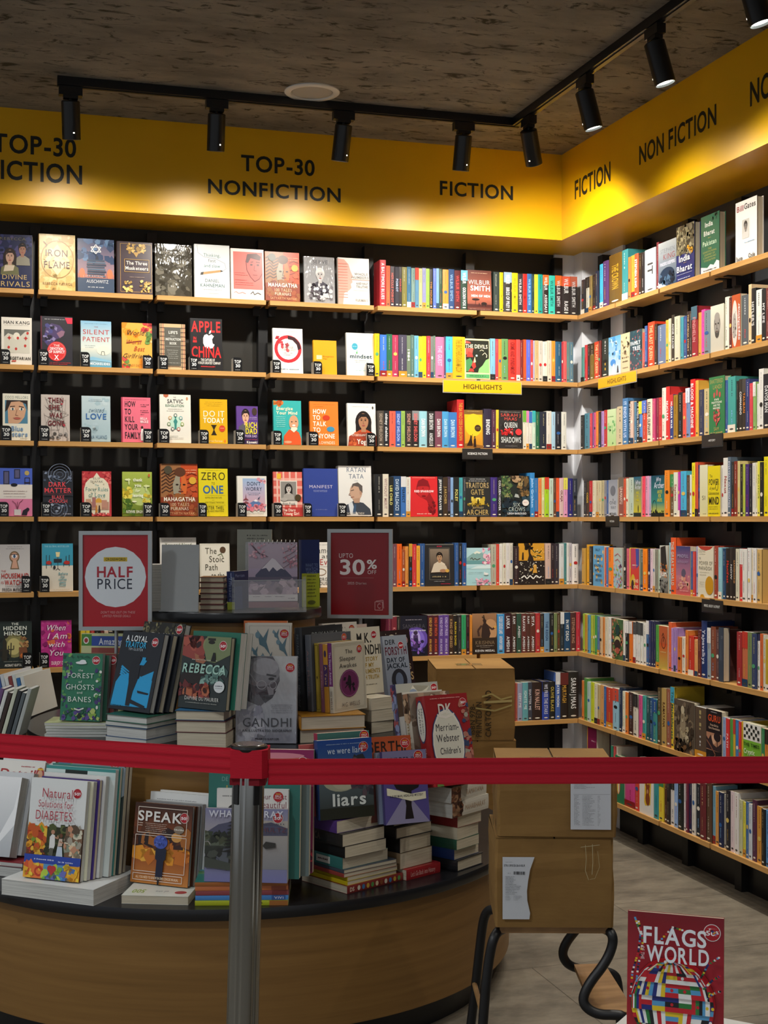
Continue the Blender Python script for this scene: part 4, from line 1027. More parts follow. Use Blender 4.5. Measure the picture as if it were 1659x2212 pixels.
spine_row(1, 6, '''16 a8c848; 24 d0a038; 26 5898b8; 20 b8c848; 20 a8b83c; 20 48a058; 20 5878a8; 26 d0b088; 20 e0883c; 24 e0d8c0; 26 e8e4dc; 14 684028; F insect 88; 18 e8e4dc; 32 2c2a2c/e8e4e0; 26 e87828/e8e4e0; 22 e8e4dc/4a4a4c; 22 e4e0dc/383a3c; 20 e0e0dc/484c4c; 22 e4e4dc/3c3c40; 26 e8e4dc; 26 38689c/e8e4e0 ^1.08; 18 383c64 ^1.08; 18 303454 ^1.08; 16 2c3050 ^1.08; 34 58a848 ^1.0; F orangetwo 72; 28 e8683c ^1.1; 18 b890cc; 18 b08cc8; 18 a884c4; 34 d87838 ^.82; 30 e8dcc8 ^.82; 26 e08038; 46 c83828 ^.86; 28 e8a868 ^.82; 28 682c2c ^1.04; 50 24386c ^1.24=Yajnavalkya@dde; 30 98a8b0/e8e8e4 ^1.12; 42 844834 ^1.14; 30 644444 ^1.1; F ommavy 40 ^1.16; g 110; 42 a83438 ^1.14; 46 c8704c/c83c30 ^1.14; 36 788858 ^1.14; 44 384468 ^1.14; 22 e4e0dc ^1.0; 26 d86838 ^1.14; 22 e0dcc8 ^1.14; 46 c8a830 ^1.04''', 1230, S, .186, 104)
spine_row(1, 7, '''20 e8843c; 28 589848 ^1.06; 26 b8d0c8; 30 cdd828; 30 e0d8bc; 20 c8b078; 32 d8a060; 20 3c68a8; 56 c84028; 50 98c4d8/d0503c ^1.02; 28 28344c ^1.06; 26 e8e4c8; 24 e8843c; 42 442c28; 44 d8d0c0/302c2c; 30 d85890; 32 48a098; 30 285458; 30 305880; 36 408c88/2c5090; 34 58482c ^1.28; 40 b89858 ^1.3=RAMAYANA@5a3a1c; 34 985c48 ^1.3; 34 e8c840/48a8c8 ^1.36=The Mahabharata@365; F wrapped 168 ^1.14; 100 5c4c40 ^1.1; F guru 132 ^1.1; 28 98b0d8; 30 d83838=PATH@fcc; 26 58a048; 20 d8a838/c83c38; 30 3880c0; 22 d83838; 22 e8b838; F cryptic 150 ^1.02; 30 3a8858; 40 d88438/302c2a''', 1230, S, .19, 98)
spine_row(1, 8, '''F greenkids 75 ^1.0; 88 d8488c/30282c ^1.0; 40 d84838/e8c838; F bearwords 118 ^1.14; 42 3c98a0/e8e4dc ^1.14; 40 e8d040/3c8850; 26 583828 ^1.1; 26 38302e ^1.1; 36 e4e0dc/2c2c2c; 30 98b8e8; 46 262a28; 22 e4dce0; 20 743048; 28 24284c ^1.1; 30 e4e0d8 ^1.15; 40 282c34; 52 6c2c30 ^1.05; 46 5c4434 ^1.1; 24 78a8c0 ^1.06; 34 d89848; 36 283050; 22 a8a49c; 40 2c2a30 ^1.1; 34 e4d0d4 ^1.1; 36 e8e4e0 ^1.1; 28 c8c89c; 24 e0d850; 26 4870a8; 30 d0d8e0; 36 583048 ^1.1; 44 d89840; 30 2c2a26; 40 5890c8''', 1230, S, .215, 382)


# ------------------------------------------------------------------ bestseller books facing out on the long wall
def top30(row, u0, v0, u1, v1, label):
    """Black card reading TOP 30 on a clear folded bracket, standing at the front edge of a shelf."""
    z = ROWZ[row] + .0006
    Y = BY + .0035
    xa, xb = xat(u0, Y), xat(u1, Y)
    h = zat(u0, v0, Y) - z
    w = xb - xa
    mb = MB().use(BLKPL)
    r = min(w, h) * .38
    pts = [(0, 0), (w, 0), (w, h - r)] + [(w - r + r * math.cos(a), h - r + r * math.sin(a)) for a in (.4, .8, 1.2)] + [(w - r, h), (0, h)]
    n = len(pts)
    mb.add([(x, 0, y) for x, y in pts] + [(x, .0012, y) for x, y in pts], [tuple(range(n)), tuple(range(2 * n - 1, n - 1, -1))] + [(i, (i + 1) % n, n + (i + 1) % n, n + i) for i in range(n)])
    mb.use(PRINT)
    cv = Canvas(mb, (0, 0, 0), (w, 0, 0), (0, 0, h), (0, -1, 0))
    cv.draw([T(50, 70, 76, 21, 'TOP', 'f4f4f0'), T(52, 41, 56, 21, '30', 'f4f4f0'), DD(50, 12, 56, 5, 'c8c8c4')])
    o = tag(mb.build('shelf_talker'), label, 'shelf sign', 'black cards reading TOP 30')
    o.location = (xa, Y, z)
    b = MB()
    b.box((0, .0013, 0), (.0012, .05, h * .96))
    b.box((.0012, .0013, 0), (w, .05, .0008))
    b.build('bracket', BRK, o)
    return o


BRK = mat('frosted_bracket', 'b4b2aa', .3)


def faceout(row, u0, v0, u1, key, label, art, cov, hard=False, t=.02, lean=5, m=None, sart=(), yaw=0.0):
    z = ROWZ[row] + .0006
    Y = BY + .02
    xa, xb = xat(u0, Y), xat(u1, Y)
    h = (zat((u0 + u1) / 2, v0, Y + .01) - z) / math.cos(math.radians(lean))
    z += t * math.sin(math.radians(lean))
    return book('bestseller_hardback' if hard else 'bestseller_paperback', label, 'book', TR(xa, Y, z) @ RZ(yaw) @ RX(-lean), xb - xa, h, t, cov, art, sart, hard=hard, m=m, group='bestsellers facing out on the long wall')


def bestseller(row, u0, v0, u1, label, cov, art, **k):
    return faceout(row, u0, v0, u1, '', label, art, cov, **k)


B = bestseller
# top shelf
B(1, -6, 508, 69, 'dark blue novel with a couple on the cover, first on the top shelf', '262a4a', [R(0, 0, 100, 100, '262a4a'), BB(0, 40, 100, 100, ['343a66', '4a4470', '1c2038'], 40, 9, 3), T(44, 92, 76, 5, 'REBECCA', '6a6450', 0)] + bust(72, 72, 14, '9a705c', '181414', '8a8474') + bust(36, 58, 17, 'b89480', '2c211c', '6a6848', True) + [PG([(18, 30), (46, 32), (50, 42), (22, 42)], 'c8b8a0'), R(0, 0, 100, 24, '20264a'), T(50, 20, 74, 8.5, 'DIVINE', 'c0a468', 0), T(52, 7, 86, 9.5, 'RIVALS', 'c0a468', 0)], t=.03, yaw=-6)
B(1, 85, 507, 163, 'golden cream fantasy novel glowing under the lamp, top shelf', 'd8b868', [R(0, 0, 100, 100, 'dcbf74'), BB(0, 0, 100, 100, ['e4cc88', 'd0ae5c', 'c8a04c'], 60, 10, 4), ('O', 50, 55, 46, 34, 2, 'b07c30'), PG([(16, 54), (50, 82), (84, 54), (50, 26)], 'ecd8a0'), BB(22, 40, 78, 70, ['f0e0b0', 'e0c080'], 20, 8, 5), LN([(12, 86), (22, 80), (18, 76)], 2, '7a4a20'), T(48, 66, 64, 12, 'IRON', '5c2c18', 0), T(49, 45, 74, 12, 'FLAME', '5c2c18', 0), T(50, 11, 82, 4.5, 'REBECCA YARROS', '8a5a28', 0)], hard=True, t=.04, sart=[R(0, 0, 100, 100, '7a4c20'), T(50, 50, 60, 40, 'IRON FLAME', 'e0c880')])
B(1, 168, 517, 247, 'blue cover with a tower of books and a white star, top shelf', '3c5070', [G(0, 0, 100, 34, '44506c', 'c07868'), G(0, 34, 100, 100, 'a08088', '34486c'), BB(0, 60, 100, 100, ['4c6890', '2c4064', '6080a4'], 30, 14, 4), LN([(50, 90), (36, 76), (64, 76), (50, 90)], 2.4, 'e4e4e4'), LN([(50, 72), (36, 85), (64, 85), (50, 72)], 2.4, 'e4e4e4'), LN([(52, 66), (52, 72)], 2, '20283c'), PG([(48, 60), (58, 60), (56, 68), (51, 68)], '20283c')] + [R(26 + (7 - i) * .4 - (i < 4) * 3, 58 - 4.2 * i, 74 + (i % 3) * 2, 61 - 4.2 * i, ('3c4c60', '54687c', '2c3c50')[i % 3]) for i in range(8)] + [EL(12, 34, 8, 10, 'd87850'), EL(88, 34, 8, 10, 'd87850'), R(0, 0, 100, 26, '36465e'), T(42, 29, 54, 4.5, 'LIBRARIAN', 'd8a498', 0), T(54, 20, 60, 6, 'AUSCHWITZ', 'd8d8d8', 0), DD(50, 9, 44, 3, 'c8c8c8')], t=.03)
B(1, 254, 523, 330, 'dark plum classic with gold corner scrolls, top shelf', '3c2830', [R(0, 0, 100, 100, '3c2a32'), R(0, 0, 5, 100, '2c1c22'), ('F', 9, 4, 97, 96, 1, 'b89048'), BB(28, 78, 80, 96, ['c8a050', 'a07c34', 'd8b868'], 40, 5, 3), PG([(44, 80), (54, 70), (62, 80)], 'b89048'), ('F', 20, 42, 90, 66, 1.4, 'b89048'), T(55, 59, 60, 6.5, 'The Three', 'e8e0d8', 1), T(55, 49, 66, 6.5, 'Musketeers', 'e8e0d8', 1), DD(55, 32, 42, 2, 'a89080'), BB(10, 3, 40, 24, ['c8a050', 'a07c34', 'd8c070'], 24, 5, 6), BB(64, 3, 96, 26, ['c8a050', 'a07c34', 'd8c070'], 24, 5, 9)], hard=True, t=.03)
B(1, 336, 528, 415, 'grey book in crinkled shiny shrink wrap, top shelf', '4a463e', [R(0, 0, 100, 100, '4c483f'), BB(0, 0, 100, 74, ['5c584c', '6c675a', '3e3a32', '7c776a'], 40, 12, 4), T(50, 93, 80, 5.5, 'A P J ABDUL KALAM', 'd0ccc0', 0), T(48, 83, 68, 6.5, 'WINGS OF FIRE', 'c8c4b8', 0), DD(46, 77, 50, 2, '9a968a')], m=WRAP)
B(1, 421, 529, 497, 'pale grey-blue cover with a pencil across it, top shelf', 'd4d8d8', [R(0, 0, 100, 100, 'd8dcdc'), LN([(8, 98), (10, 84), (28, 76), (60, 74), (86, 66), (90, 56), (78, 50)], 1, '8a9094'), T(50, 80, 48, 6, 'Thinking,', '38706c', 0), T(50, 70, 22, 6, 'fast', '5a6464', 0), T(50, 60, 46, 6, 'and slow', '38706c', 0), PG([(16, 42), (18, 47), (74, 53), (80, 51), (74, 49)], 'b8905c'), PG([(16, 42), (18, 47), (26, 48), (24, 42.5)], '3a3430'), PG([(74, 49), (74, 53), (82, 51)], '403830'), T(50, 32, 42, 6, 'DANIEL', '506462', 0), T(50, 23, 70, 6.5, 'KAHNEMAN', '406462', 0), DD(50, 15, 58, 1.6, '8a9090'), DD(50, 8, 34, 1.6, '9aa0a0')], t=.03)
B(1, 500, 538, 571, 'coral pink cover with a sketched man in a white border, top shelf', 'e4ddd4', [R(0, 0, 100, 100, 'e8e0d8'), R(7, 20, 96, 94, 'dc6a60')] + [PG([(46, 88), (80, 92), (95, 84), (96, 50), (84, 40), (70, 36), (60, 46), (48, 58)], 'c85c54'), PG([(44, 74), (50, 90), (78, 92), (92, 86), (88, 78), (60, 82), (52, 72)], '5a3436'), EL(62, 69, 4, 2, '5a3032'), EL(82, 69, 4, 2, '5a3032'), LN([(60, 74), (68, 75)], 2, '4a282a'), LN([(76, 75), (88, 74)], 2, '4a282a'), LN([(72, 68), (70, 58), (78, 57)], 1.6, '8a403c'), LN([(66, 49), (80, 49)], 2, '8a403c'), LN([(48, 58), (60, 44), (72, 36), (86, 42), (94, 52)], 2, '6a3434'), LN([(46, 76), (48, 58)], 2, '6a3434')] + [DD(28, 52, 34, 1.6, '9c4440'), DD(32, 48, 40, 1.6, '9c4440'), DD(30, 38, 36, 1.8, '9c4440'), DD(40, 33, 56, 1.6, '9c4440'), DD(40, 29, 56, 1.6, '9c4440'), LN([(8, 12), (14, 15), (22, 11), (34, 14), (44, 11)], 1.4, 'c87870'), LN([(58, 11), (66, 16), (70, 10), (80, 14), (90, 11)], 2, '484440')], t=.025)
MAHA = [R(0, 0, 54, 100, '9a6840'), R(54, 0, 100, 100, 'c04c24')] + [LN([(2, 44 + 7 * i), (14, 50 + 7 * i), (24, 46 + 6 * i), (38, 52 + 6 * i)], 3.4, '4a2c1c') for i in range(7)] + [LN([(70, 46 + 8 * i), (84, 50 + 8 * i), (98, 46 + 8 * i)], 2, '7a2c18') for i in range(5)] + [PG([(34, 42), (32, 60), (40, 76), (52, 90), (54, 42)], '98907c'), PG([(54, 42), (54, 90), (66, 76), (72, 60), (68, 42)], 'd06830'), EL(52, 84, 15, 9, '5a3420'), EL(44, 60, 4, 1.6, '2a1c14'), EL(63, 60, 4, 1.6, '2a1c14'), LN([(53, 62), (50, 52), (57, 51)], 1.6, '5a3020'), EL(54, 47, 7, 1.6, '6a2c20'), R(52, 64, 55, 74, 'c03020'), EL(88, 52, 8, 5, 'c05830'), EL(78, 44, 7, 5, 'b04c28'), EL(20, 88, 11, 8, '4a4434'), EL(86, 68, 10, 7, 'd8a838'), DD(82, 88, 30, 2, 'e8c8a0'), DD(82, 83, 26, 2, 'e8c8a0'), PG([(0, 0), (100, 0), (100, 36), (0, 36)], '8a3a20'), BB(0, 2, 100, 38, ['a0502c', '7a3018', '94582c'], 40, 8, 5), T(50, 32, 86, 7.5, 'MAHAGATHA', 'f0e8d8', 1), T(50, 22, 52, 6, '100 TALES', 'e0c098', 0), T(50, 14, 48, 6, 'PURANAS', 'e8d8c0', 0), T(52, 5, 78, 5, 'SATYARTH NAYAK', 'd8a878', 0)]
B(1, 574, 545, 648, 'orange and brown split-face mythology book, top shelf', 'a85830', MAHA, t=.03)
B(1, 658, 555, 724, 'grey cover with a laughing man in glasses and a shiny film, top shelf', '98989a', [R(0, 0, 100, 100, '9c9c9e'), T(54, 89, 50, 7.5, 'SERVE', '54545a', 0), DD(54, 83, 60, 1.4, '6a6a6e'), BB(14, 8, 96, 40, ['c4c4c6', '4c464a', '7c787c', 'd8d4d4'], 60, 8, 4)] + bust(52, 60, 17, 'c0bcba', 'd8d6d4', '54525a') + [BB(22, 10, 92, 40, ['c8c8ca', '5c565c', '2e2a30', 'e0dcdc'], 26, 7, 6), DD(52, 5, 30, 3, '4c4c50')], m=WRAP)
B(1, 732, 558, 799, 'white cover with a red-striped profile, top shelf beside the first spines', 'e0d8d0', [R(0, 0, 100, 100, 'dcd8d2'), PG([(0, 0), (0, 98), (20, 96), (34, 86), (40, 72), (48, 60), (42, 56), (46, 48), (40, 44), (42, 36), (34, 30), (18, 24), (14, 0)], 'e09a88')] + [R(0, 14 + 6 * i, 30, 15.6 + 6 * i, 'd87c68') for i in range(13)] + [T(74, 66, 44, 5, 'WHOLE', '8a8680', 1), T(70, 59, 56, 5, 'NUMBERS', '8a8680', 1), R(40, 53, 100, 55, 'e0a090'), T(76, 46, 38, 4.6, 'AND HALF', '8a8680', 1), T(76, 39, 38, 5, 'TRUTHS', '8a8680', 1), DD(72, 31, 50, 1.4, 'a8a49c'), T(74, 10, 40, 5, 'RUKMINI S', '98948c', 1)], t=.025)
# second shelf
B(2, 3, 686, 69, 'cream cover with a bare torso and red flowers, second shelf', 'e0dacc', [R(0, 0, 100, 100, 'e4ddd0'), T(50, 89, 86, 6.5, 'HAN KANG', '3c3834', 1), DD(50, 83, 80, 1.6, '908880'), R(9, 24, 93, 74, '6a6a62'), PG([(9, 24), (9, 58), (22, 66), (40, 62), (50, 66), (62, 60), (78, 70), (93, 72), (93, 24)], 'cdc8b8'), EL(50, 60, 11, 8, 'e0dac8')] + [EL(x, y, 4, 3, 'c03830') for x, y in ((26, 56), (80, 56), (24, 36), (48, 33), (78, 40), (54, 56), (86, 67))] + [LN([(x - 7, y), (x + 7, y)], 1.6, 'c03830') for x, y in ((26, 56), (80, 56))] + [LN([(x, y - 5), (x, y + 5)], 1.6, 'c03830') for x, y in ((26, 56), (80, 56))] + [T(58, 13, 76, 6, 'VEGETARIAN', '48443e', 1), LN([(34, 7), (48, 7)], 4, 'c85048')])
B(2, 88, 684, 157, 'black thriller with a big red disc and a face in shadow, second shelf', '2c2a30', [R(0, 0, 100, 100, '2e2c33'), R(0, 0, 4, 100, '5c2030'), PG([(8, 50), (16, 76), (34, 86), (60, 82), (76, 70), (70, 60), (50, 54), (34, 44), (22, 40)], '4c3c64'), PG([(50, 66), (66, 72), (76, 70), (72, 62), (60, 56)], '8a6478'), BB(10, 46, 50, 82, ['4a4880', '28242c', '8a80a8', '38304c'], 26, 8, 4), DD(46, 94, 66, 2, 'c8c8c8'), PG([(76, 98), (100, 98), (100, 86), (84, 86)], 'd83048'), EL(50, 29, 30, 20, 'd43434'), ('O', 50, 29, 27, 18, 1, 'e88880'), T(50, 41, 20, 4, 'THE', 'f4d8d0', 1), T(50, 34.5, 42, 5, 'DEVOTION', 'fff', 1), T(50, 28, 50, 5, 'OF SUSPECT', 'fff', 1), T(50, 17, 14, 9, 'X', 'fff', 1), DD(62, 6, 66, 2, 'c03030'), DD(56, 3, 56, 2, 'c03030')])
B(2, 175, 694, 241, 'pale blue thriller with red lettering over a snowy scene, second shelf', 'a4c4d4', [G(0, 0, 100, 40, '4c98b8', 'd8d8c8'), G(0, 40, 100, 100, 'd8dcd0', '80b0cc'), DD(50, 94, 76, 1.6, '607888'), T(50, 87, 14, 3, 'THE', '8a4040', 0), T(50, 76, 88, 10, 'SILENT', 'b84038', 0), T(50, 60, 90, 10, 'PATIENT', 'b84038', 0), DD(30, 46, 34, 2, '6a7880'), DD(28, 42, 26, 2, '6a7880'), EL(74, 36, 22, 10, 'e0dccc'), LN([(66, 26), (68, 34), (76, 34), (78, 26)], 2, '5a6a60'), PG([(0, 18), (40, 22), (100, 14), (100, 10), (40, 14), (0, 10)], '88b8d0'), T(62, 7, 66, 5, 'MICHAELIDES', 'e8f0f4', 1)])
B(2, 264, 698, 329, 'orange yellow romance in brush script with flowers, second shelf', 'e09838', [R(0, 0, 100, 100, 'e6a848'), BB(0, 60, 50, 100, ['e88820', 'f0a028'], 16, 14, 3), BB(66, 80, 100, 100, ['c83838', 'd85048', 'a82c30'], 22, 8, 4), BB(0, 0, 24, 20, ['c83838', 'd85048', '6a9048'], 14, 9, 5), BB(80, 56, 100, 76, ['e8c890', '6a9048'], 9, 9, 2), T(52, 78, 72, 10, "World's", '54402c', 0, .3), T(40, 58, 52, 9, 'Worst', '9c5038', 0, .3), LN([(14, 55), (66, 61)], 2.4, '8a3028'), T(58, 43, 36, 10, 'Best', 'b0482c', 0, .3), T(46, 27, 84, 10, 'Girlfriend', '54402c', 0, .3), PG([(56, 0), (60, 22), (72, 22), (76, 0)], 'e08820'), T(42, 6, 60, 5, 'DURJOY DATTA', '8a4a28', 0)])
B(2, 346, 700, 401, 'narrow grey cover framed by tartan check, second shelf', 'c8a880', [R(0, 0, 100, 100, 'c9aa80')] + [R(0, 5 + 9.5 * i, 100, 6.4 + 9.5 * i, '54403a') for i in range(10)] + [R(4, 0, 6, 100, '54403a'), R(12, 0, 14, 100, 'a85048'), R(86, 0, 88, 100, '54403a'), R(94, 0, 96, 100, 'a85048'), R(18, 8, 82, 92, '58564e'), T(52, 81, 36, 6, "LIFE'S", 'dcdcd4', 1), DD(52, 73, 20, 2.4, 'b0b0a8'), T(52, 66, 60, 5, 'INSTRUCTION', 'dcdcd4', 1), T(52, 57, 28, 5, 'BOOK', 'dcdcd4', 1), LN([(22, 50), (78, 50)], 1, 'a8a8a0')] + [DD(50, 42 - 4.4 * i, 44 - 4 * (i % 3), 1.8, 'b4b4ac') for i in range(5)] + [DD(52, 14, 54, 2, 'b4b4ac')])
B(2, 412, 689, 481, 'black hardback with big red capitals and a bitten white apple, second shelf', '1e1d1f', [R(0, 0, 100, 100, '201f21'), T(50, 84, 92, 20, 'APPLE', 'd42c2c', 1), T(14, 61, 10, 6, 'IN', 'd42c2c', 1), R(8, 53, 20, 57, 'd42c2c'), PG([(40, 62), (44, 68), (52, 70), (58, 67), (66, 70), (74, 66), (68, 60), (70, 52), (76, 50), (70, 43), (56, 42), (46, 44), (40, 52)], 'ece8e0'), PG([(58, 70), (64, 72), (66, 78), (60, 76)], 'ece8e0'), T(50, 35, 94, 20, 'CHINA', 'd42c2c', 1), T(54, 20, 44, 4.6, 'THE CAPTURE OF', 'e4e0d8', 1), T(58, 14, 72, 4.6, "WORLD'S GREATEST COMPANY", 'e4e0d8', 1), DD(54, 7, 44, 4, 'c03030')], hard=True, t=.035)
B(2, 591, 710, 655, 'white cover with a red and black brush circle, second shelf', 'e8e4de', [R(0, 0, 100, 100, 'eae6e0'), DD(50, 93, 70, 2, 'a09890'), ('O', 50, 54, 46, 31, 11, 'c02c34'), PG([(50, 84), (74, 80), (90, 68), (94, 56), (84, 52), (80, 64), (66, 74), (50, 76)], '3a1c22'), BB(12, 50, 50, 84, ['a82430', 'd84048'], 12, 7, 3), T(50, 64, 14, 4, 'THE', 'a89890', 0), T(50, 58, 36, 4.6, 'COURAGE', 'a89890', 0), T(50, 52, 52, 4.6, 'TO BE DISLIKED', 'a89890', 0), DD(50, 45, 36, 1.8, '8a8078'), DD(50, 41, 30, 1.8, '8a8078'), DD(54, 9, 66, 3, '5a80a0')])
B(2, 678, 736, 728, 'small plain amber book with a pale stamp, second shelf', 'e09c14', [R(0, 0, 100, 100, 'e2a018'), R(13, 44, 36, 56, 'f0d8a0'), T(64, 53, 48, 5, 'Management', 'b07010', 1), T(50, 46, 18, 5, 'Plan', 'b07010', 1)])
B(2, 750, 720, 809, 'white cover with a blue disc above teal lower-case lettering, second shelf', 'e4e2da', [R(0, 0, 100, 100, 'e6e4dc'), DD(54, 94, 40, 2, '9a9a94'), DD(54, 86, 66, 2.4, 'b0b0aa'), EL(30, 68, 11, 8, '40a0b8'), DD(30, 68, 14, 1.8, 'c8e4ec'), T(52, 45, 82, 9, 'mindset', '244450', 1), EL(37, 53, 3, 2, '50b058'), EL(38, 57, 2, 1.4, '60b8a0'), DD(54, 35, 56, 1.8, '98a09c'), DD(54, 31, 44, 1.8, '98a09c'), DD(48, 12, 40, 3, '9ac8cc')])
# third shelf
B(3, 6, 851, 66, 'cream cover with a painted face on blue, third shelf', 'dcd8c4', [R(0, 0, 100, 100, 'dfdac8'), T(50, 92, 84, 6, 'COCO MELLORS', '5c6a60', 0), R(8, 36, 90, 86, '4c7c94'), PG([(20, 36), (18, 66), (28, 84), (70, 84), (84, 66), (78, 50), (62, 38), (54, 36)], 'c89c7c'), PG([(8, 60), (14, 86), (90, 86), (90, 62), (84, 78), (60, 84), (30, 82), (18, 66)], '2c2422'), LN([(26, 72), (44, 73)], 3, '2c2220'), LN([(58, 73), (76, 71)], 3, '2c2220'), EL(35, 67, 8, 3, 'e8dccc'), EL(67, 67, 8, 3, 'e8dccc'), EL(36, 67, 3.4, 3, '3c5058'), EL(68, 67, 3.4, 3, '3c5058'), LN([(52, 66), (46, 54), (56, 53)], 1.6, '7a4c3c'), EL(52, 47, 12, 2.4, 'b05c50'), LN([(36, 48), (68, 48)], .8, '7a3c34'), T(52, 25, 44, 10, 'Blue', '7898b8', 1), T(52, 13, 76, 10, 'Sisters', '7898b8', 1), DD(76, 4, 26, 2, '8a8a80')])
B(3, 89, 853, 151, 'grey-white cover tangled with bare twigs, third shelf', 'b8aca4', [R(0, 0, 100, 100, 'bbb0a8')] + [LN([(3 + 13 * i % 97, (i * 37) % 60), (20 + 17 * i % 77, 30 + (i * 23) % 60), (10 + 29 * i % 85, 60 + (i * 31) % 38)], .9, ('6a605a', '8a8078', '4e4640')[i % 3]) for i in range(16)] + [T(52, 88, 54, 10, 'THEN', '6c2c30', 1), T(46, 72, 40, 10, 'SHE', '6c2c30', 1), T(52, 55, 44, 10, 'WAS', '6c2c30', 1), T(52, 38, 58, 10, 'GONE', '6c2c30', 1), DD(50, 24, 30, 2, '5c504c'), BB(28, 4, 96, 16, ['4c4844', '8a8480', '6a625c'], 20, 6, 4), EL(80, 34, 4, 3, 'a83c44'), EL(72, 80, 4, 2, 'a83c44')])
B(3, 177, 856, 239, 'powder blue cover with blue LOVE lettering, third shelf', 'a8bcc4', [G(0, 0, 100, 100, 'a0b8c0', 'b4c4c8'), BB(10, 6, 90, 94, ['acc0c8', '9cb4bc', 'b8c8cc'], 24, 10, 4), DD(48, 92, 34, 1.6, '6a8090'), DD(48, 89, 50, 1.6, '6a8090'), T(52, 69, 52, 10, 'twisted', '587488', 0, .4), T(50, 55, 74, 12, 'LOVE', '3c68a0', 1), T(54, 10, 66, 8, 'ANA HUANG', '607c94', 0)])
B(3, 263, 859, 326, 'pink novel in tall black capitals with a woman in white, third shelf', 'e0687c', [R(0, 0, 100, 100, 'e26c80'), R(0, 0, 4, 100, 'a83c50'), DD(50, 95, 76, 1.8, '8a3444'), T(30, 85, 38, 12, 'HOW', '30262a', 1), T(22, 68, 22, 12, 'TO', '30262a', 1), T(28, 51, 34, 12, 'KILL', '30262a', 1), T(34, 34, 46, 12, 'YOUR', '30262a', 1), T(38, 15, 54, 14, 'FAMILY', '30262a', 1), DD(80, 84, 28, 2.4, '30262a'), DD(76, 80, 20, 2.4, '30262a'), DD(78, 71, 26, 2.4, '30262a'), DD(80, 67, 28, 2.4, '30262a'), DD(72, 62, 14, 2.4, '30262a'), T(76, 53, 24, 5, 'BELLA', 'f4e0e0', 1), T(78, 46, 28, 6, 'MACKIE', 'f4e0e0', 1), EL(70, 33, 4, 3.4, '3c2420'), PG([(66, 4), (65, 20), (68, 30), (74, 30), (76, 20), (75, 4)], 'f0e8e4')])
B(3, 346, 853, 413, 'off-white wellness cover with a ring of round icons, third shelf', 'e0dccf', [R(0, 0, 100, 100, 'e2ded2'), PG([(12, 100), (28, 100), (28, 96), (20, 93), (12, 96)], 'b86848'), EL(88, 92, 3.4, 3.6, 'c89068'), T(48, 94, 9, 3, 'THE', '5a5a54', 0), T(50, 86, 52, 8, 'SATVIC', '484a48', 1), T(48, 77, 60, 5, 'REVOLUTION', '588068', 1), DD(50, 70, 46, 1.8, '7c7c74'), DD(50, 66, 56, 1.8, '7c7c74'), EL(50, 42, 18, 14, 'bcdcc8'), PG([(47, 28), (46, 40), (43, 44), (48, 50), (52, 50), (57, 44), (54, 40), (53, 28)], '3c8880'), EL(50, 53, 3, 2.6, '3c8880')] + [EL(50 + 22 * math.cos(1.57 + .9 * i), 42 + 15 * math.sin(1.57 + .9 * i), 5.6, 4, ('486a60', 'c89858', '6a8a58', '5a5a58', 'b86858', '8aa040', '60a0a0')[i]) for i in range(7)] + [EL(50 + 22 * math.cos(1.57 + .9 * i), 42 + 15 * math.sin(1.57 + .9 * i), 3.4, 2.4, 'e2ded2') for i in range(7)] + [DD(44, 14, 28, 2, '8a8a80'), DD(50, 10, 50, 2, '8a8a80')])
B(3, 433, 863, 492, 'mustard yellow cover with an hourglass and red dot, third shelf', 'd8a414', [R(0, 0, 100, 100, 'daa818'), DD(50, 93, 62, 1.8, '9a7410'), DD(50, 89, 66, 1.8, '9a7410'), DD(50, 85, 52, 1.8, '9a7410'), T(50, 67, 80, 13, 'DO IT', 'f8f0d8', 0), T(50, 52, 78, 11, 'TODAY', 'f8f0d8', 1), R(40, 40, 60, 42, '2c2418'), R(40, 19, 60, 21, '2c2418'), PG([(42, 40), (58, 40), (51, 31), (58, 21), (42, 21), (49, 31)], '2c2418'), EL(80, 34, 11, 7.4, 'd04428'), DD(80, 35, 14, 2, 'f0c0a0'), T(52, 6, 58, 5, 'Darius Foroux', 'e8d8a0', 0), EL(90, 6, 3, 3.6, 'e87828')])
B(3, 512, 878, 558, 'small purple cover with a smiling man in a grey suit, third shelf', '5c3c84', [R(0, 0, 100, 100, '60408a')] + bust(42, 72, 22, 'd8a88c', '241c1c', '5c5860') + [EL(84, 86, 12, 10, '44342c'), DD(78, 70, 36, 2, 'd8c8e4'), DD(78, 66, 36, 2, 'd8c8e4'), T(68, 50, 56, 14, 'RICH', 'ecd838', 1), T(68, 34, 56, 14, 'DAD', 'ecd838', 1), R(0, 0, 100, 26, '34244c'), T(66, 21, 56, 6, 'POOR DAD', 'c8b0d8', 1), DD(60, 12, 70, 2, 'd84848'), T(70, 5, 50, 6, 'Kiyosaki', 'f0f0e8', 1)])
B(3, 592, 866, 652, 'turquoise cover with a shaven-headed person in orange robes, third shelf', '34a8a4', [R(0, 0, 100, 100, '38aca8'), BB(0, 88, 30, 100, ['e87838', 'f0a048', 'd85830'], 12, 9, 3), T(40, 82, 60, 7, 'Energize', 'f0e8c8', 1), T(48, 72, 76, 7, 'Your Mind', 'f0e8c8', 1)] + [DD(26, 63 - 4.4 * i, 34 - 4 * (i % 2), 2.2, 'a8e0d8') for i in range(6)] + [PG([(34, 0), (36, 20), (54, 34), (72, 36), (90, 28), (98, 14), (98, 0)], 'd8582c'), EL(72, 50, 17, 17, 'd09c78'), EL(65, 52, 2.6, 1.4, '302018'), EL(80, 53, 2.6, 1.4, '302018'), EL(72, 44, 6, 2, 'f0e8e0'), PG([(60, 34), (72, 28), (86, 36), (80, 40), (64, 40)], 'e8e0c8'), EL(50, 6, 14, 3, 'd09c78')])
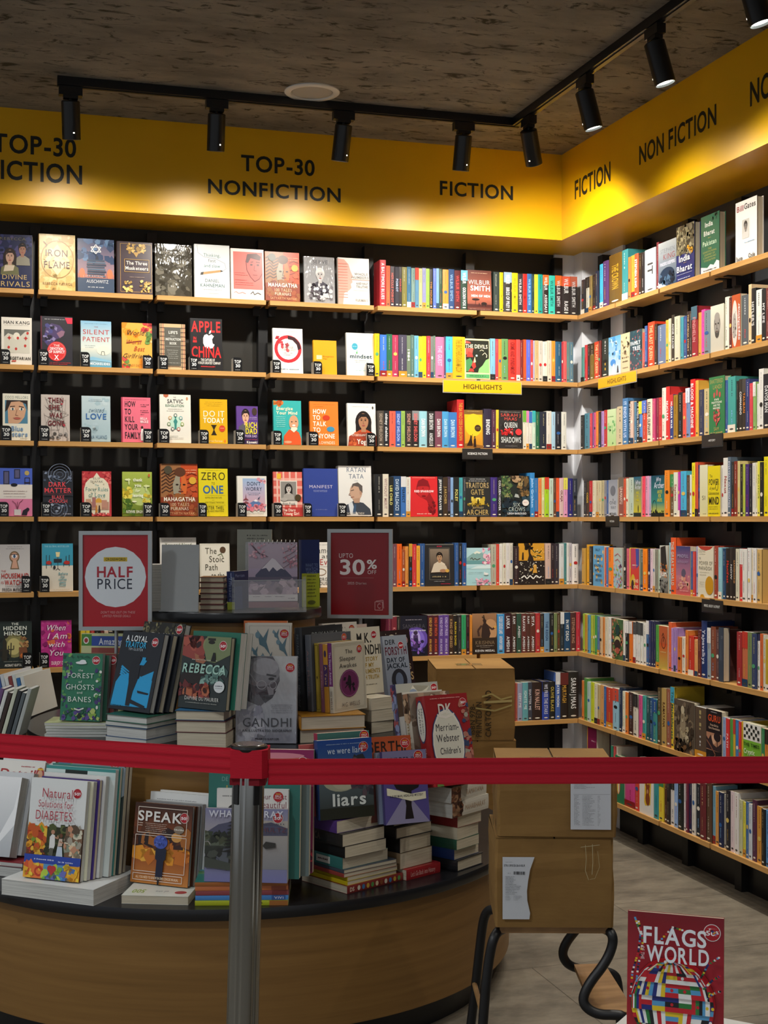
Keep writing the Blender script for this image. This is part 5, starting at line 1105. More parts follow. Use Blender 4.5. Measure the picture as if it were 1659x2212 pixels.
B(3, 671, 868, 732, 'orange cover with red and blue speech ovals, third shelf', 'e87828', [R(0, 0, 100, 100, 'ea7c2c'), DD(50, 93, 76, 1.8, 'b05418'), DD(30, 88, 34, 1.8, 'b05418'), T(34, 77, 48, 10, 'HOW', 'f8f0e0', 1), T(23, 63, 26, 10, 'TO', 'f8f0e0', 1), T(34, 49, 48, 10, 'TALK', 'f8f0e0', 1), T(23, 35, 26, 10, 'TO', 'f8f0e0', 1), T(48, 21, 78, 10, 'ANYONE', 'f8f0e0', 1), EL(57, 63, 13, 6, 'c83c20'), EL(72, 37, 14, 6, '3c8cb0'), T(58, 6, 56, 6, 'LOWNDES', 'f4d8b8', 1)])
B(3, 752, 872, 813, 'white cover with a long-haired person in orange cloth, third shelf', 'e2ded6', [R(0, 0, 100, 100, 'e4e0d8'), DD(46, 92, 60, 1.6, '9a948c'), EL(90, 90, 3, 3.6, '4a4640')] + bust(56, 58, 25, 'a87858', '1c1614', 'b84c28', True) + [PG([(0, 0), (4, 22), (30, 32), (70, 32), (100, 24), (100, 0)], '9c3c24'), BB(4, 2, 96, 28, ['b85830', '7c2c1c', 'c87040'], 20, 9, 4), T(38, 25, 50, 5, 'AUTOBIOGRAPHY', 'e8d8c8', 0), T(50, 10, 36, 11, 'Yogi', 'f0e8e0', 1)])
# fourth shelf
B(4, -3, 1012, 70, 'blue and pink illustrated cover with chair and black cat, fourth shelf', '4c60b8', [R(0, 0, 100, 36, 'd87ca0'), R(0, 36, 100, 66, 'e0d8d0'), R(0, 66, 100, 100, '4860bc'), R(14, 66, 32, 94, '2a2c44'), R(46, 78, 64, 98, '2a2c44'), R(17, 68, 29, 92, '5a5878'), R(49, 80, 61, 96, '5a5878'), EL(84, 90, 7, 5, 'b8a060'), LN([(78, 66), (78, 80), (92, 80), (92, 66)], 2, '2a2030'), R(76, 68, 94, 71, '2a2030'), EL(46, 65, 10, 3.4, '1c1a24'), DD(50, 52, 72, 2, '8a6a6a'), DD(48, 47, 66, 2, '8a6a6a'), DD(50, 41, 66, 1.8, 'a09090'), R(46, 2, 66, 14, 'c8c4c4'), LN([(56, 14), (50, 26), (40, 32)], 1.6, '7a3c50'), LN([(56, 14), (62, 28), (72, 34)], 1.6, '7a3c50'), LN([(56, 14), (56, 30)], 1.6, '7a3c50'), PG([(68, 2), (72, 12), (82, 16), (86, 10), (84, 2)], '241c28'), EL(86, 14, 5, 3.6, '241c28')])
B(4, 93, 1018, 158, 'black cover with a silver maze pattern and coral lettering, fourth shelf', '26282e', [R(0, 0, 100, 100, '282a31')] + [('O', 56, 92, 12 + 9 * i, 6 + 6 * i, 1.6, '8a98b0' if i % 2 else '5a6478') for i in range(4)] + [('O', 44, 16, 10 + 9 * i, 6 + 6 * i, 1.6, '8a98b0' if i % 2 else '5a6478') for i in range(4)] + [BB(4, 78, 96, 98, ['7c88a0', '4a5468'], 20, 5, 3), BB(4, 3, 96, 26, ['98a4b8', '4a5468'], 24, 5, 4), R(0, 44, 100, 72, '282a31'), T(48, 70, 60, 10, 'DARK', 'd84850', 1), T(50, 57, 92, 10, 'MATTER', 'd84850', 1), DD(50, 49, 92, 2, 'a03840'), T(50, 42, 42, 7, 'BLAKE', 'd05058', 1), T(50, 33, 62, 7, 'CROUCH', 'd05058', 1), DD(80, 5, 26, 2.4, 'ccd')])
B(4, 178, 1019, 241, 'red and cream ornate arch cover with a small city, fourth shelf', 'b8343c', [R(0, 0, 100, 100, 'bc3a40'), BB(2, 70, 30, 98, ['d8605c', 'a02830'], 22, 6, 3), BB(70, 70, 98, 98, ['d8605c', 'a02830'], 22, 6, 5), PG([(8, 4), (6, 60), (12, 74), (26, 84), (38, 86), (50, 97), (62, 86), (74, 84), (88, 74), (94, 60), (92, 4)], 'e4dcc4'), T(50, 84, 26, 5, 'ELIF', '6a6a60', 0), T(50, 77, 44, 5, 'SHAFAK', '6a6a60', 0), T(50, 69, 14, 4.5, 'The', '58989a', 0), T(50, 60, 78, 9, 'Forty Rules', '58908c', 0), T(50, 47, 58, 9, 'of Love', '58908c', 0), DD(50, 41, 56, 1.4, 'a09a88'), R(9, 14, 91, 32, 'b88c78'), R(12, 18, 30, 38, 'c89c80'), R(34, 20, 46, 42, 'a8706c'), EL(56, 33, 11, 7, 'd8a040'), R(66, 18, 84, 36, 'c08c78'), R(46, 14, 66, 30, 'd8b890'), PG([(44, 8), (46, 24), (50, 24), (52, 8)], 'c88030'), PG([(54, 8), (56, 24), (60, 24), (62, 8)], '40302c'), BB(14, 44, 86, 76, ['d0c8ac'], 10, 3, 2), BB(4, 2, 96, 7, ['d8605c', 'a02830'], 18, 5, 6)])
B(4, 265, 1020, 329, 'green cover with folded paper flowers and dragonflies, fourth shelf', '98a838', [G(0, 0, 100, 100, '687c24', 'a8b850'), EL(60, 46, 34, 22, 'b8c878'), BB(0, 36, 30, 66, ['d8c038', 'c0a82c', 'e8d858'], 22, 8, 3), BB(70, 30, 96, 48, ['d8c038', 'e0cc58'], 12, 7, 4), PG([(14, 10), (12, 40), (16, 40), (20, 10)], '486820'), BB(0, 4, 40, 34, ['5c8028', '88a040', '486820'], 20, 9, 5), EL(18, 82, 10, 2.4, 'e0e8b0'), EL(22, 78, 2, 8, 'e0e8b0'), EL(82, 68, 11, 2.4, 'd8e0a0'), EL(80, 64, 2, 8, 'd8e0a0'), EL(40, 33, 8, 2, 'e8e8c0'), T(52, 82, 32, 7, 'thank', 'f8f8e8', 1), T(52, 70, 22, 7, 'you', 'f8f8e8', 1), T(52, 58, 16, 7, 'for', 'f8f8e8', 0, .3), T(52, 47, 36, 7, 'leaving', 'f8f8e8', 1), T(40, 10, 56, 6, 'RITHVIK SINGH', 'f4f4e0', 1), EL(90, 92, 3, 3.6, 'c85838')])
B(4, 348, 1003, 428, 'orange and brown split-face mythology book, fourth shelf', 'a85830', MAHA, t=.03)
B(4, 430, 1013, 493, 'lemon yellow cover with black and blue capitals, fourth shelf', 'dcc81c', [R(0, 0, 100, 100, 'decc20'), DD(50, 96, 54, 1.6, '8a8018'), T(50, 84, 84, 16, 'ZERO', '3a3818', 0), T(50, 69, 12, 5, 'TO', '6a6418', 0), T(50, 56, 72, 16, 'ONE', '3868a0', 1), LN([(20, 44), (90, 44)], .6, 'a89c18'), T(50, 39, 58, 3.4, 'NOTES ON STARTUPS', '6a6418', 0), DD(50, 34, 8, 1.6, '8a8018'), T(54, 29, 66, 3.4, 'HOW TO BUILD THE FUTURE', '6a6418', 0), LN([(20, 24), (90, 24)], .6, 'a89c18'), T(54, 18, 66, 7, 'PETER THIEL', '5c5818', 0), T(58, 11, 56, 3.6, 'BLAKE MASTERS', '6a6418', 0)])
B(4, 514, 1029, 577, 'small white-edged cover with a pagoda and blossom, fourth shelf', 'e0dcd2', [R(0, 0, 100, 100, 'e4e0d6'), G(18, 16, 94, 94, 'd8a0a8', '98b4d4'), BB(70, 84, 94, 94, ['d890a0', 'e8b0b8'], 14, 6, 3), T(56, 81, 48, 9, "DON'T", '44506c', 0), T(56, 68, 56, 9, 'WORRY', '44506c', 0), DD(56, 58, 44, 2, '7888a0'), DD(56, 54, 36, 2, '7888a0'), PG([(26, 42), (28, 56), (30, 42)], '7a4048'), PG([(18, 40), (28, 46), (38, 40)], '8a4850'), PG([(18, 32), (28, 38), (40, 32)], '8a4850'), PG([(30, 28), (54, 38), (62, 42), (72, 36), (94, 28), (94, 16), (30, 16)], '5c78a8'), PG([(54, 38), (62, 42), (70, 37), (62, 36)], 'e8e8ec'), BB(18, 16, 94, 28, ['d87888', 'e8a0a8', 'c06070'], 40, 7, 4), PG([(68, 44), (78, 50), (72, 42)], '3c4860'), T(60, 9, 58, 4, 'Shunmyo Masuno', '8a8880', 0), DD(60, 4, 58, 1.6, 'b0aca4')], hard=True)
B(4, 592, 1020, 654, 'red tartan cover with a grey photograph of a girl, fourth shelf', 'c85048', [R(0, 0, 100, 100, 'd8685c')] + [R(0, 8 + 18 * i, 100, 14 + 18 * i, 'e8a898') for i in range(5)] + [R(10 + 22 * i, 0, 16 + 22 * i, 100, 'e8b8a8') for i in range(4)] + [R(12, 84, 26, 96, 'e8b838'), R(22, 26, 82, 80, 'e0d8cc'), R(25, 34, 79, 78, '8c8882')] + bust(52, 62, 12, 'c8c2ba', '26221f', 'a8a29a', True) + [EL(36, 38, 12, 4, 'b0aaa2'), EL(84, 42, 11, 7.4, '4a3c24'), T(52, 29, 46, 4.5, 'Anne Frank', '3a3634', 0, .3), R(0, 0, 100, 20, 'b83c38'), T(52, 14, 46, 6, 'The Diary', 'f4e8d8', 1), T(56, 6, 62, 6, 'a Young Girl', 'f4e8d8', 1)])
B(4, 658, 1013, 731, 'plain cobalt blue hardback with thin silver capitals, fourth shelf', '30408c', [R(0, 0, 100, 100, '32448f'), T(50, 62, 70, 6.5, 'MANIFEST', 'c8c0d0', 0), T(48, 53, 40, 4, 'ROXIE NAFOUSI', '98a0c8', 0), DD(50, 14, 34, 1.8, '7880b0')], hard=True, t=.025)
B(4, 733, 1008, 804, 'white biography with a grey-haired man looking up, fourth shelf', 'dedcd6', [R(0, 0, 100, 100, 'e0ded9'), T(54, 92, 60, 9, 'RATAN', '5c6a80', 0), T(54, 79, 46, 9, 'TATA', '5c6a80', 0), DD(54, 70, 12, 1.6, '8a94a4'), PG([(10, 2), (18, 20), (44, 30), (74, 26), (94, 14), (98, 2)], '3c424c'), PG([(40, 28), (46, 14), (58, 2), (34, 2), (28, 24)], 'd0d4d8'), PG([(46, 24), (40, 4), (50, 4), (52, 22)], '3c5470'), EL(52, 48, 19, 17, 'c09c84'), PG([(38, 54), (42, 64), (58, 67), (72, 60), (72, 46), (64, 50), (60, 58), (46, 60)], '5c5450'), EL(66, 46, 3, 4, 'b08870'), LN([(36, 50), (46, 52)], 2, '4a4440'), LN([(34, 46), (30, 42), (36, 41)], 1.6, '8a6454'), LN([(36, 37), (46, 38)], 1.6, '8a4c44'), PG([(42, 34), (46, 26), (62, 26), (64, 36)], 'b08c74'), T(48, 5, 56, 4, 'THOMAS MATHEW', 'd8d4c8', 0)], hard=True, t=.045)
# fifth and sixth shelves
B(5, 0, 1177, 65, 'white thriller with an eye in a keyhole, fifth shelf', 'd4d0cc', [G(0, 0, 100, 100, 'dcd8d4', 'b4b0b0'), DD(50, 95, 50, 1.8, '605c5c'), DD(50, 91, 60, 1.8, '605c5c'), EL(48, 74, 17, 12, '7a6448'), PG([(34, 48), (42, 70), (56, 70), (64, 48)], '7a6448'), EL(48, 74, 13, 9, 'c89880'), PG([(38, 50), (44, 68), (54, 68), (60, 50)], 'd0a088'), EL(48, 75, 9, 4, 'e8e4e0'), EL(48, 75, 4, 3.6, '3c5478'), LN([(36, 79), (60, 79)], 2, '3a2c24'), T(12, 44, 16, 4, 'THE', 'b83830', 0), T(50, 34, 92, 10, 'HOUSEMAID', 'b83830', 1), T(8, 20, 10, 5, 'IS', 'b83830', 0), T(58, 20, 84, 10, 'WATCHING', 'b83830', 1), DD(50, 12, 64, 1.8, '605c5c'), T(50, 5, 86, 6.5, 'FREIDA McFADDEN', '484444', 1)])
B(5, 91, 1175, 158, 'blue and cream cover with two chairs and a lamp table, fifth shelf', 'ddd6c8', [R(0, 0, 100, 54, 'ddd5c4'), R(0, 54, 100, 100, '3c98b4'), T(48, 94, 80, 3.4, 'THE GLOBAL BESTSELLER', 'a8d8e4', 0), PG([(46, 72), (44, 82), (58, 82), (56, 72)], 'e8d8a0'), R(50, 66, 52, 72, '584838'), R(38, 60, 64, 68, '2c3038'), LN([(51, 60), (51, 48), (44, 44)], 1.6, '2c3038'), LN([(51, 48), (58, 44)], 1.6, '2c3038'), LN([(14, 76), (14, 48)], 1.8, '34302c'), LN([(24, 76), (24, 62)], 1.8, '34302c'), EL(22, 60, 9, 4, 'b8342c'), LN([(30, 60), (30, 50)], 1.8, '34302c'), LN([(88, 76), (88, 52)], 1.8, '34302c'), LN([(78, 74), (78, 62)], 1.8, '34302c'), EL(80, 60, 10, 4, 'b8342c'), LN([(70, 60), (70, 52)], 1.8, '34302c'), EL(40, 50, 4, 4, '2c2c30'), T(68, 37, 30, 5, 'Before', '5c98a0', 1), T(66, 31, 14, 4.5, 'the', '5c98a0', 1), T(66, 25, 26, 5, 'coffee', '5c98a0', 1), T(66, 19, 20, 5, 'gets', '5c98a0', 1), T(66, 13, 20, 5, 'cold', '5c98a0', 1), DD(62, 4, 56, 2.2, 'b8a890')])
B(5, 347, 1162, 425, 'white book rising behind the grey box back on the round table, fifth shelf', 'e4e0d8', [R(0, 0, 100, 100, 'e6e2da'), DD(50, 95, 80, 2, 'a8a29a'), T(50, 86, 74, 7, 'You and Need', '707c50', 0)])
B(5, 433, 1175, 497, 'white cover in black serif with a brown disc, fifth shelf', 'e8e2d4', [R(0, 0, 100, 100, 'e8e2d2'), ('F', 3, 2, 97, 98, 1, 'cfc8b4'), T(37, 84, 40, 13, 'The', '5a5648', 0), T(56, 66, 52, 13, 'Stoic', '5a5648', 0), T(38, 48, 44, 13, 'Path', '5a5648', 0), T(60, 30, 44, 13, 'to the', '5a5648', 0), T(46, 12, 60, 11, 'Good Life', '5a5648', 0), EL(77, 86, 10, 7, '5c4430'), LN([(60, 74), (72, 78), (78, 70)], 2, '6a7850')])
B(5, 677, 1172, 745, 'white book partly hidden by the red sale sign, fifth shelf', 'e6e0d6', [R(0, 0, 100, 100, 'e8e2d8'), DD(40, 94, 54, 2, '9a948a'), T(30, 82, 50, 13, 'Same', '4a4640', 0), T(40, 69, 24, 9, 'as', '4a4640', 0), T(46, 56, 50, 13, 'Ever', 'b03c38', 0), DD(46, 46, 74, 1.6, '9a948a'), ('O', 24, 34, 18, 8, 2.4, '9a7c60'), T(36, 18, 54, 7, 'MORGAN', '5a5650', 0), T(34, 9, 50, 7, 'HOUSEL', '5a5650', 0)])
B(6, -1, 1343, 69, 'dark mythic cover with a trident silhouette and white capitals, sixth shelf', '222a28', [R(0, 0, 100, 100, '26302c'), EL(46, 48, 36, 26, '8c8654'), EL(44, 46, 22, 18, 'c4b878'), BB(0, 0, 26, 70, ['1c201e', '302820'], 20, 9, 3), PG([(8, 16), (10, 56), (16, 64), (22, 56), (24, 16)], '302c20'), LN([(34, 20), (36, 54)], 3, '3a3424'), LN([(28, 48), (28, 40), (44, 40), (44, 48)], 2.6, '3a3424'), BB(58, 44, 86, 66, ['a87848', '8a5c38', 'c09460'], 20, 6, 6), PG([(62, 20), (60, 44), (84, 44), (88, 20)], '7c4c30'), EL(72, 26, 8, 5, 'e07830'), T(48, 94, 22, 5, 'THE', 'e4e8dc', 1), T(48, 85, 74, 8, 'HIDDEN', 'e4e8dc', 1), T(48, 74, 70, 8, 'HINDU', 'e4e8dc', 1), R(0, 0, 100, 16, '1c2422'), DD(48, 14, 70, 2, '9a9c90'), T(42, 6, 52, 5, 'AKSHAT GUPTA', 'e4e4dc', 1)])
B(6, 89, 1341, 155, 'magenta novel in white handwriting with orange leaves, sixth shelf', 'b82c80', [R(0, 0, 100, 100, 'bc3084'), BB(2, 30, 98, 98, ['a82474', 'c84890', 'e07048', '8c1c64'], 46, 9, 5), T(50, 84, 64, 12, 'When', 'f8f0f4', 0, .3), T(54, 66, 66, 12, 'I Am', 'f8f0f4', 0, .3), T(52, 48, 54, 11, 'with', 'f8f0f4', 0, .3), T(50, 30, 48, 12, 'You', 'f8f0f4', 0, .3), T(64, 8, 62, 7, 'DURJOY DATTA', 'f4dce8', 1)])
for row, lst in {2: ((2, 754, 22, 'torso cover'), (84, 754, 105, 'red disc thriller'), (175, 760, 194, 'snowy thriller'), (309, 767, 329, 'orange romance'), (344, 767, 363, 'tartan-framed cover'), (410, 769, 428, 'red-lettered black hardback'), (504, 772, 523, None), (589, 777, 607, 'brush circle cover'), (678, 780, 696, 'small amber book'), (792, 784, 810, 'blue disc cover')),
                 3: ((2, 919, 25, 'painted face cover'), (86, 919, 107, 'twig cover'), (175, 922, 197, 'powder blue cover'), (310, 926, 330, 'pink novel'), (344, 926, 366, 'wellness cover'), (432, 928, 451, 'hourglass cover'), (509, 928, 528, 'purple cover'), (591, 930, 609, 'turquoise cover'), (667, 932, 688, 'orange oval cover'), (793, 935, 812, 'long-haired portrait')),
                 4: ((-2, 1084, 19, 'black cat cover'), (90, 1084, 110, 'maze cover'), (175, 1085, 198, 'ornate arch cover'), (310, 1086, 330, 'green flower cover'), (346, 1086, 367, 'split-face cover'), (429, 1086, 447, 'lemon yellow cover'), (514, 1086, 533, 'pagoda cover'), (592, 1086, 610, 'red tartan cover'), (657, 1087, 674, 'cobalt blue hardback'), (731, 1087, 749, 'biography of the grey-haired man')),
                 5: ((47, 1244, 67, 'keyhole thriller'), (87, 1244, 107, 'lamp table cover'), (677, 1246, 692, 'book behind the red sale sign')),
                 6: ((49, 1410, 70, 'trident cover'), (86, 1410, 106, 'magenta novel'))}.items():
    for u0, v0, u1, what in lst:
        top30(row, u0, v0, u1, 0, ('black card reading TOP 30 before the %s, %s shelf' % (what, ROWN[row])) if what else 'black card reading TOP 30 standing alone on the second shelf')
# a short run of spines glimpsed under the half price sign
for k, (u0, u1, c) in enumerate(((174, 194, 'e8c838'), (195, 204, 'c03c34'), (205, 216, '2c2420'), (217, 224, '6a2c28'), (225, 234, 'd8b8a0'), (235, 244, '3a3434'))):
    xa, xb = xat(u0, BY + .02), xat(u1, BY + .02)
    book('paperback_book', '%s spine glimpsed under the half price sign, sixth shelf of long wall' % colour_name(c), 'book', TR(xb, BY + .02, ROWZ[6] + .0006) @ RZ(90), .12, .165 - .003 * k, xb - xa - .001, c, (), spine_print(c, None, None, None, random.Random(k), xb - xa, .16))


# ------------------------------------------------------------------ shelf-edge signs
def edge_sign(name, label, wall, u0, v0, u1, v1, col, txt, tcol, wd, hh, back='2a2a2a'):
    if wall == 0:
        Y = BY - .004
        xa, xb = xat(u0, Y), xat(u1, Y)
        zt, zb = zat(u0, v0, Y), zat(u0, v1, Y)
        M, w = TR(xa, Y, zb), xb - xa
    else:
        X = RXP - .004
        ya, yb = yat(u0, X), yat(u1, X)
        d = ray(u0, v0)
        zt = EYE + d.z * X / d.x
        d = ray(u0, v1)
        zb = EYE + d.z * X / d.x
        M, w = TR(X, ya, zb) @ RZ(-90), ya - yb
    h = zt - zb
    mb = MB().use(PRINT)
    mb.box((0, 0, 0), (w, .0012, h), col)
    Canvas(mb, (0, 0, 0), (w, 0, 0), (0, 0, h), (0, -1, 0)).draw([T(50, 50, wd, hh, txt, tcol)] if txt else [])
    o = tag(mb.build(name), label, 'shelf sign', 'signs clipped to shelf edges')
    o.matrix_world = M
    c = MB()
    c.box((w * .4, .0013, h), (w * .6, .0042, h + .004))
    c.box((-.003, .0013, -.004), (w + .003, .0024, h + .001))
    c.build('sign_holder', BRK if col != '2c2a28' else ACRDK, o)


ACRDK = mat('smoky_acrylic', '3a3836', .12)
edge_sign('shelf_edge_sign', 'yellow HIGHLIGHTS sign clipped to second shelf of the long wall', 0, 958, 821, 1126, 846, 'e8b81c', 'HIGHLIGHTS', '5a4410', 50, 40)
edge_sign('shelf_edge_sign', 'yellow HIGHLIGHTS sign clipped to second shelf of the side wall', 1, 1292, 819, 1374, 840, 'e0ac1c', 'HIGHLIGHTS', '5a4410', 50, 44)
edge_sign('shelf_edge_sign', 'small dark SCIENCE FICTION sign on third shelf edge of long wall', 0, 1000, 969, 1063, 990, '2c2a28', 'SCIENCE FICTION', 'e8e8e4', 68, 22)
edge_sign('shelf_edge_sign', 'small dark HISTORY sign on third shelf edge of side wall', 1, 1516, 941, 1560, 966, '2c2a28', 'HISTORY', 'dcdcd8', 34, 16)
edge_sign('shelf_edge_sign', 'small dark FICTION sign on fourth shelf edge of side wall', 1, 1308, 1115, 1336, 1137, '2c2a28', 'FICTION', 'dcdcd8', 34, 16)
edge_sign('shelf_edge_sign', 'small dark MIND, BODY & SPIRIT sign on fifth shelf edge of side wall', 1, 1516, 1294, 1560, 1320, '2c2a28', 'MIND, BODY & SPIRIT', 'dcdcd8', 78, 20)


# ------------------------------------------------------------------ round three-tier display table
TCX, TCY = .86, 4.60
ZLOW, ZMID, ZTOP = .44, .82, 1.20
tb = empty('display_table', 'round three-tier display table with beech drums and black tops, loaded with sale books', 'display table', TR(TCX, TCY, 0))
MB().lathe([(.90, .0), (.90, .085)], 96).build('plinth', BLKTOP, tb, True)
MB().lathe([(.945, .085), (.945, .408)], 128).build('base_drum', VENEER, tb, True)
MB().lathe([(.965, .4085), (.967, .412), (.967, .436), (.965, ZLOW), (0, ZLOW)], 128).build('base_top', BLKTOP, tb, True)
MB().lathe([(.655, ZLOW + .0005), (.655, .79)], 96).build('middle_drum', VENEER, tb, True)
MB().lathe([(.68, .7905), (.682, .794), (.682, .816), (.68, ZMID), (0, ZMID)], 96).build('middle_top', BLKTOP, tb, True)
MB().lathe([(.285, ZMID + .0005), (.285, 1.168)], 64).build('upper_drum', VENEER, tb, True)
MB().lathe([(.305, 1.1685), (.307, 1.172), (.307, 1.196), (.305, ZTOP), (0, ZTOP)], 64).build('upper_top', BLKTOP, tb, True)


# ------------------------------------------------------------------ placing books on the table
def frame(e1, up, o):
    """Matrix with x along e1 (horizontal), leaning handled by the caller."""
    e2 = Vector((-e1.y, e1.x, 0))
    return e1, e2


def stand(p0, p1, z, t, lean=8):
    """Front-cover-out book whose lower front corners sit at photo points p0,p1 at height z; returns matrix, width, back direction."""
    th = math.radians(lean)
    zz = z + t * math.sin(th)
    A, Bp = onz(*p0, zz), onz(*p1, zz)
    e1 = (Bp - A)
    w = e1.length
    e1.normalize()
    n = Vector((-e1.y, e1.x, 0))
    yd = n * math.cos(th) - Vector((0, 0, math.sin(th)))
    zd = Vector((0, 0, math.cos(th))) + n * math.sin(th)
    M = Matrix((e1, yd, zd)).transposed().to_4x4()
    M.translation = A
    return M, w, n


def upto(M, w, v, u):
    """Height a leaning book needs so that its top edge meets photo row v."""
    p, zd = M.translation + M.to_3x3().col[0] * (w / 2), M.to_3x3().col[2]
    best = .2
    for k in range(60, 500):
        q = p + zd * (k / 1000)
        zc = q.x * SP + q.y * CP
        if YH - FPX * (q.z - EYE) / zc <= v:
            best = k / 1000
            break
    return best


TG = 'sale books on the round display table'


def sale(label, M, w, h, t, cov, art=(), **k):
    k.setdefault('group', TG)
    return book(k.pop('name', 'sale_book'), label, 'book', M, w, h, t, cov, art, **k)


def behind(M, n, lean, z, items):
    """Books standing behind a leaning one, same lean. items: (label, gap-so-far handled here, t, dx, w, h, colour, options)"""
    d = items[0]
    off = d
    for it in items[1:]:
        label, t, dx, w, h, col = it[:6]
        o = it[6] if len(it) > 6 else {}
        e1 = M.to_3x3().col[0]
        q = M.copy()
        q.translation = M.translation + n * (off / math.cos(math.radians(lean))) + e1 * dx
        q.translation.z = z + t * math.sin(math.radians(lean))
        sale(label, q, w, h, t, col, o.pop('art', ()), **o)
        off += t + .0026


def flat(label, C, e1, z, w1, dep, t, col, mode, art=(), **k):
    """Closed book lying down. C: near corner, e1: unit vector along the visible front edge, mode: which side of the book that edge is."""
    e2 = Vector((-e1.y, e1.x, 0))
    e3 = Vector((0, 0, 1))
    if mode == 'spine':
        ax, o, w, h = (e2, -e3, -e1), C + e1 * w1 + e3 * t, dep, w1
    elif mode == 'fore':
        ax, o, w, h = (-e2, -e3, e1), C + e2 * dep + e3 * t, dep, w1
    else:
        ax, o, w, h = (e1, -e3, e2), C + e3 * t, w1, dep
    M = Matrix(ax).transposed().to_4x4()
    M.translation = Vector((o.x, o.y, z + o.z))
    return sale(label, M, w, h, t, col, art, **k)


def pile(pc, pr, z, items, dep, seed=1):
    """Books lying in a stack; pc,pr: photo ends of the lowest front edge. items: (label, mode, t, colour, scale along, scale deep, shift, options)"""
    rng = random.Random(seed)
    A, Bp = onz(*pc, z), onz(*pr, z)
    A.z = Bp.z = 0
    e = Bp - A
    L = e.length
    e.normalize()
    zz = z + .0004
    for label, mode, t, col, sa, sd, sh, o in items:
        q = Matrix.Rotation(rng.uniform(-.03, .03), 3, 'Z') @ e
        n = Vector((-e.y, e.x, 0))
        flat(label, A + e * (sh[0] * L) + n * sh[1], q, zz, L * sa, dep * sd, t, col, mode, **dict(o))
        zz += t + .0004
    return zz


# --- lowest tier, near edge
pile((3, 1932), (205, 1956), ZLOW, [('thick white book lying flat under the diabetes guide, at the table edge', 'fore', .044, 'e0e0dc', 1, 1, (0, 0), dict(pages=PAGEW))], .26)
M, w, n = stand((52, 1893), (173, 1906), ZLOW + .0455, .014, 8)
h = upto(M, w, 1684, 140)
FRUIT = ['e07820', 'e8a028', 'b03a24', '7c9c30', '5a2c20', 'f0c040', 'c85820']
sale('white health guide with fruit pictures and a blue band, standing on the thick white book', M, w, h, .014, 'dde0de',
     [R(0, 0, 100, 100, 'e2e4e2'), R(0, 0, 100, 52, '5a3420'), R(0, 23, 36, 52, '7a3c1c'), BB(0, 24, 36, 52, FRUIT, 70, 7, 3), R(36, 23, 70, 52, '34381e'), BB(36, 24, 70, 52, ['4a5428', '2c3018', '5c6434'], 24, 7, 4), EL(47, 47, 3.4, 2.2, 'b8886c'), PG([(42, 30), (42, 42), (46, 45), (51, 44), (52, 34), (50, 30)], 'e4e4e0'), PG([(42, 23), (43, 31), (50, 31), (49, 23)], '5c5c50'), LN([(51, 42), (57, 41), (56, 44)], 2.4, 'b8886c'), EL(62, 44, 3, 2.2, '6a4028'), PG([(57, 33), (59, 41), (65, 41), (65, 34)], 'd0b8a8'), PG([(55, 23), (57, 33), (65, 33), (67, 23)], 'c8d4e0'), LN([(60, 38), (67, 37)], 2.2, 'b8886c'), R(70, 23, 100, 52, '7c5c44'), BB(70, 24, 100, 52, ['e8c8a0', 'a8a090', 'c89070', '8a9480', 'd8d0b8', '5c4a38'], 56, 6, 5),
      R(0, 15, 100, 23.4, '2c48a8'), DD(36, 19, 36, 2, 'd8dcf0'), DD(74, 18, 26, 2, 'd8dcf0'), R(0, 0, 100, 15, 'e8a838'), BB(0, 1, 34, 14, ['e87838', 'e8b030', 'f0d040', 'd85830'], 22, 8, 6), ('O', 28, 7, 8, 5, 3, 'c03c28'), R(36, 0, 72, 15, '5898c8'), BB(36, 0, 72, 14, ['78b048', '48a0d0', '6a70b8', 'b8d048'], 26, 8, 7), EL(48, 11, 5, 3, 'c03838'), EL(54, 11, 5, 3, 'c03838'), PG([(43, 10.4), (59, 10.4), (51, 4)], 'c03838'), EL(88, 8, 9, 6, 'f0c028'), BB(74, 0, 100, 15, ['f0d040', 'e8a830', '4878c0'], 18, 6, 8),
      T(52, 86, 56, 9, 'Natural', 'b0404c', 0), T(50, 75, 62, 7, 'Solutions for', 'b0404c', 0), T(48, 63.5, 66, 9, 'DIABETES', 'b0404c', 0)],
     sart=[R(0, 0, 50, 100, 'e2e4e2'), R(76, 0, 84, 100, '2c48a8'), R(84, 0, 100, 100, 'e8b838')], pages=PAGEW, sticker=('50', 84, 87, .0145))
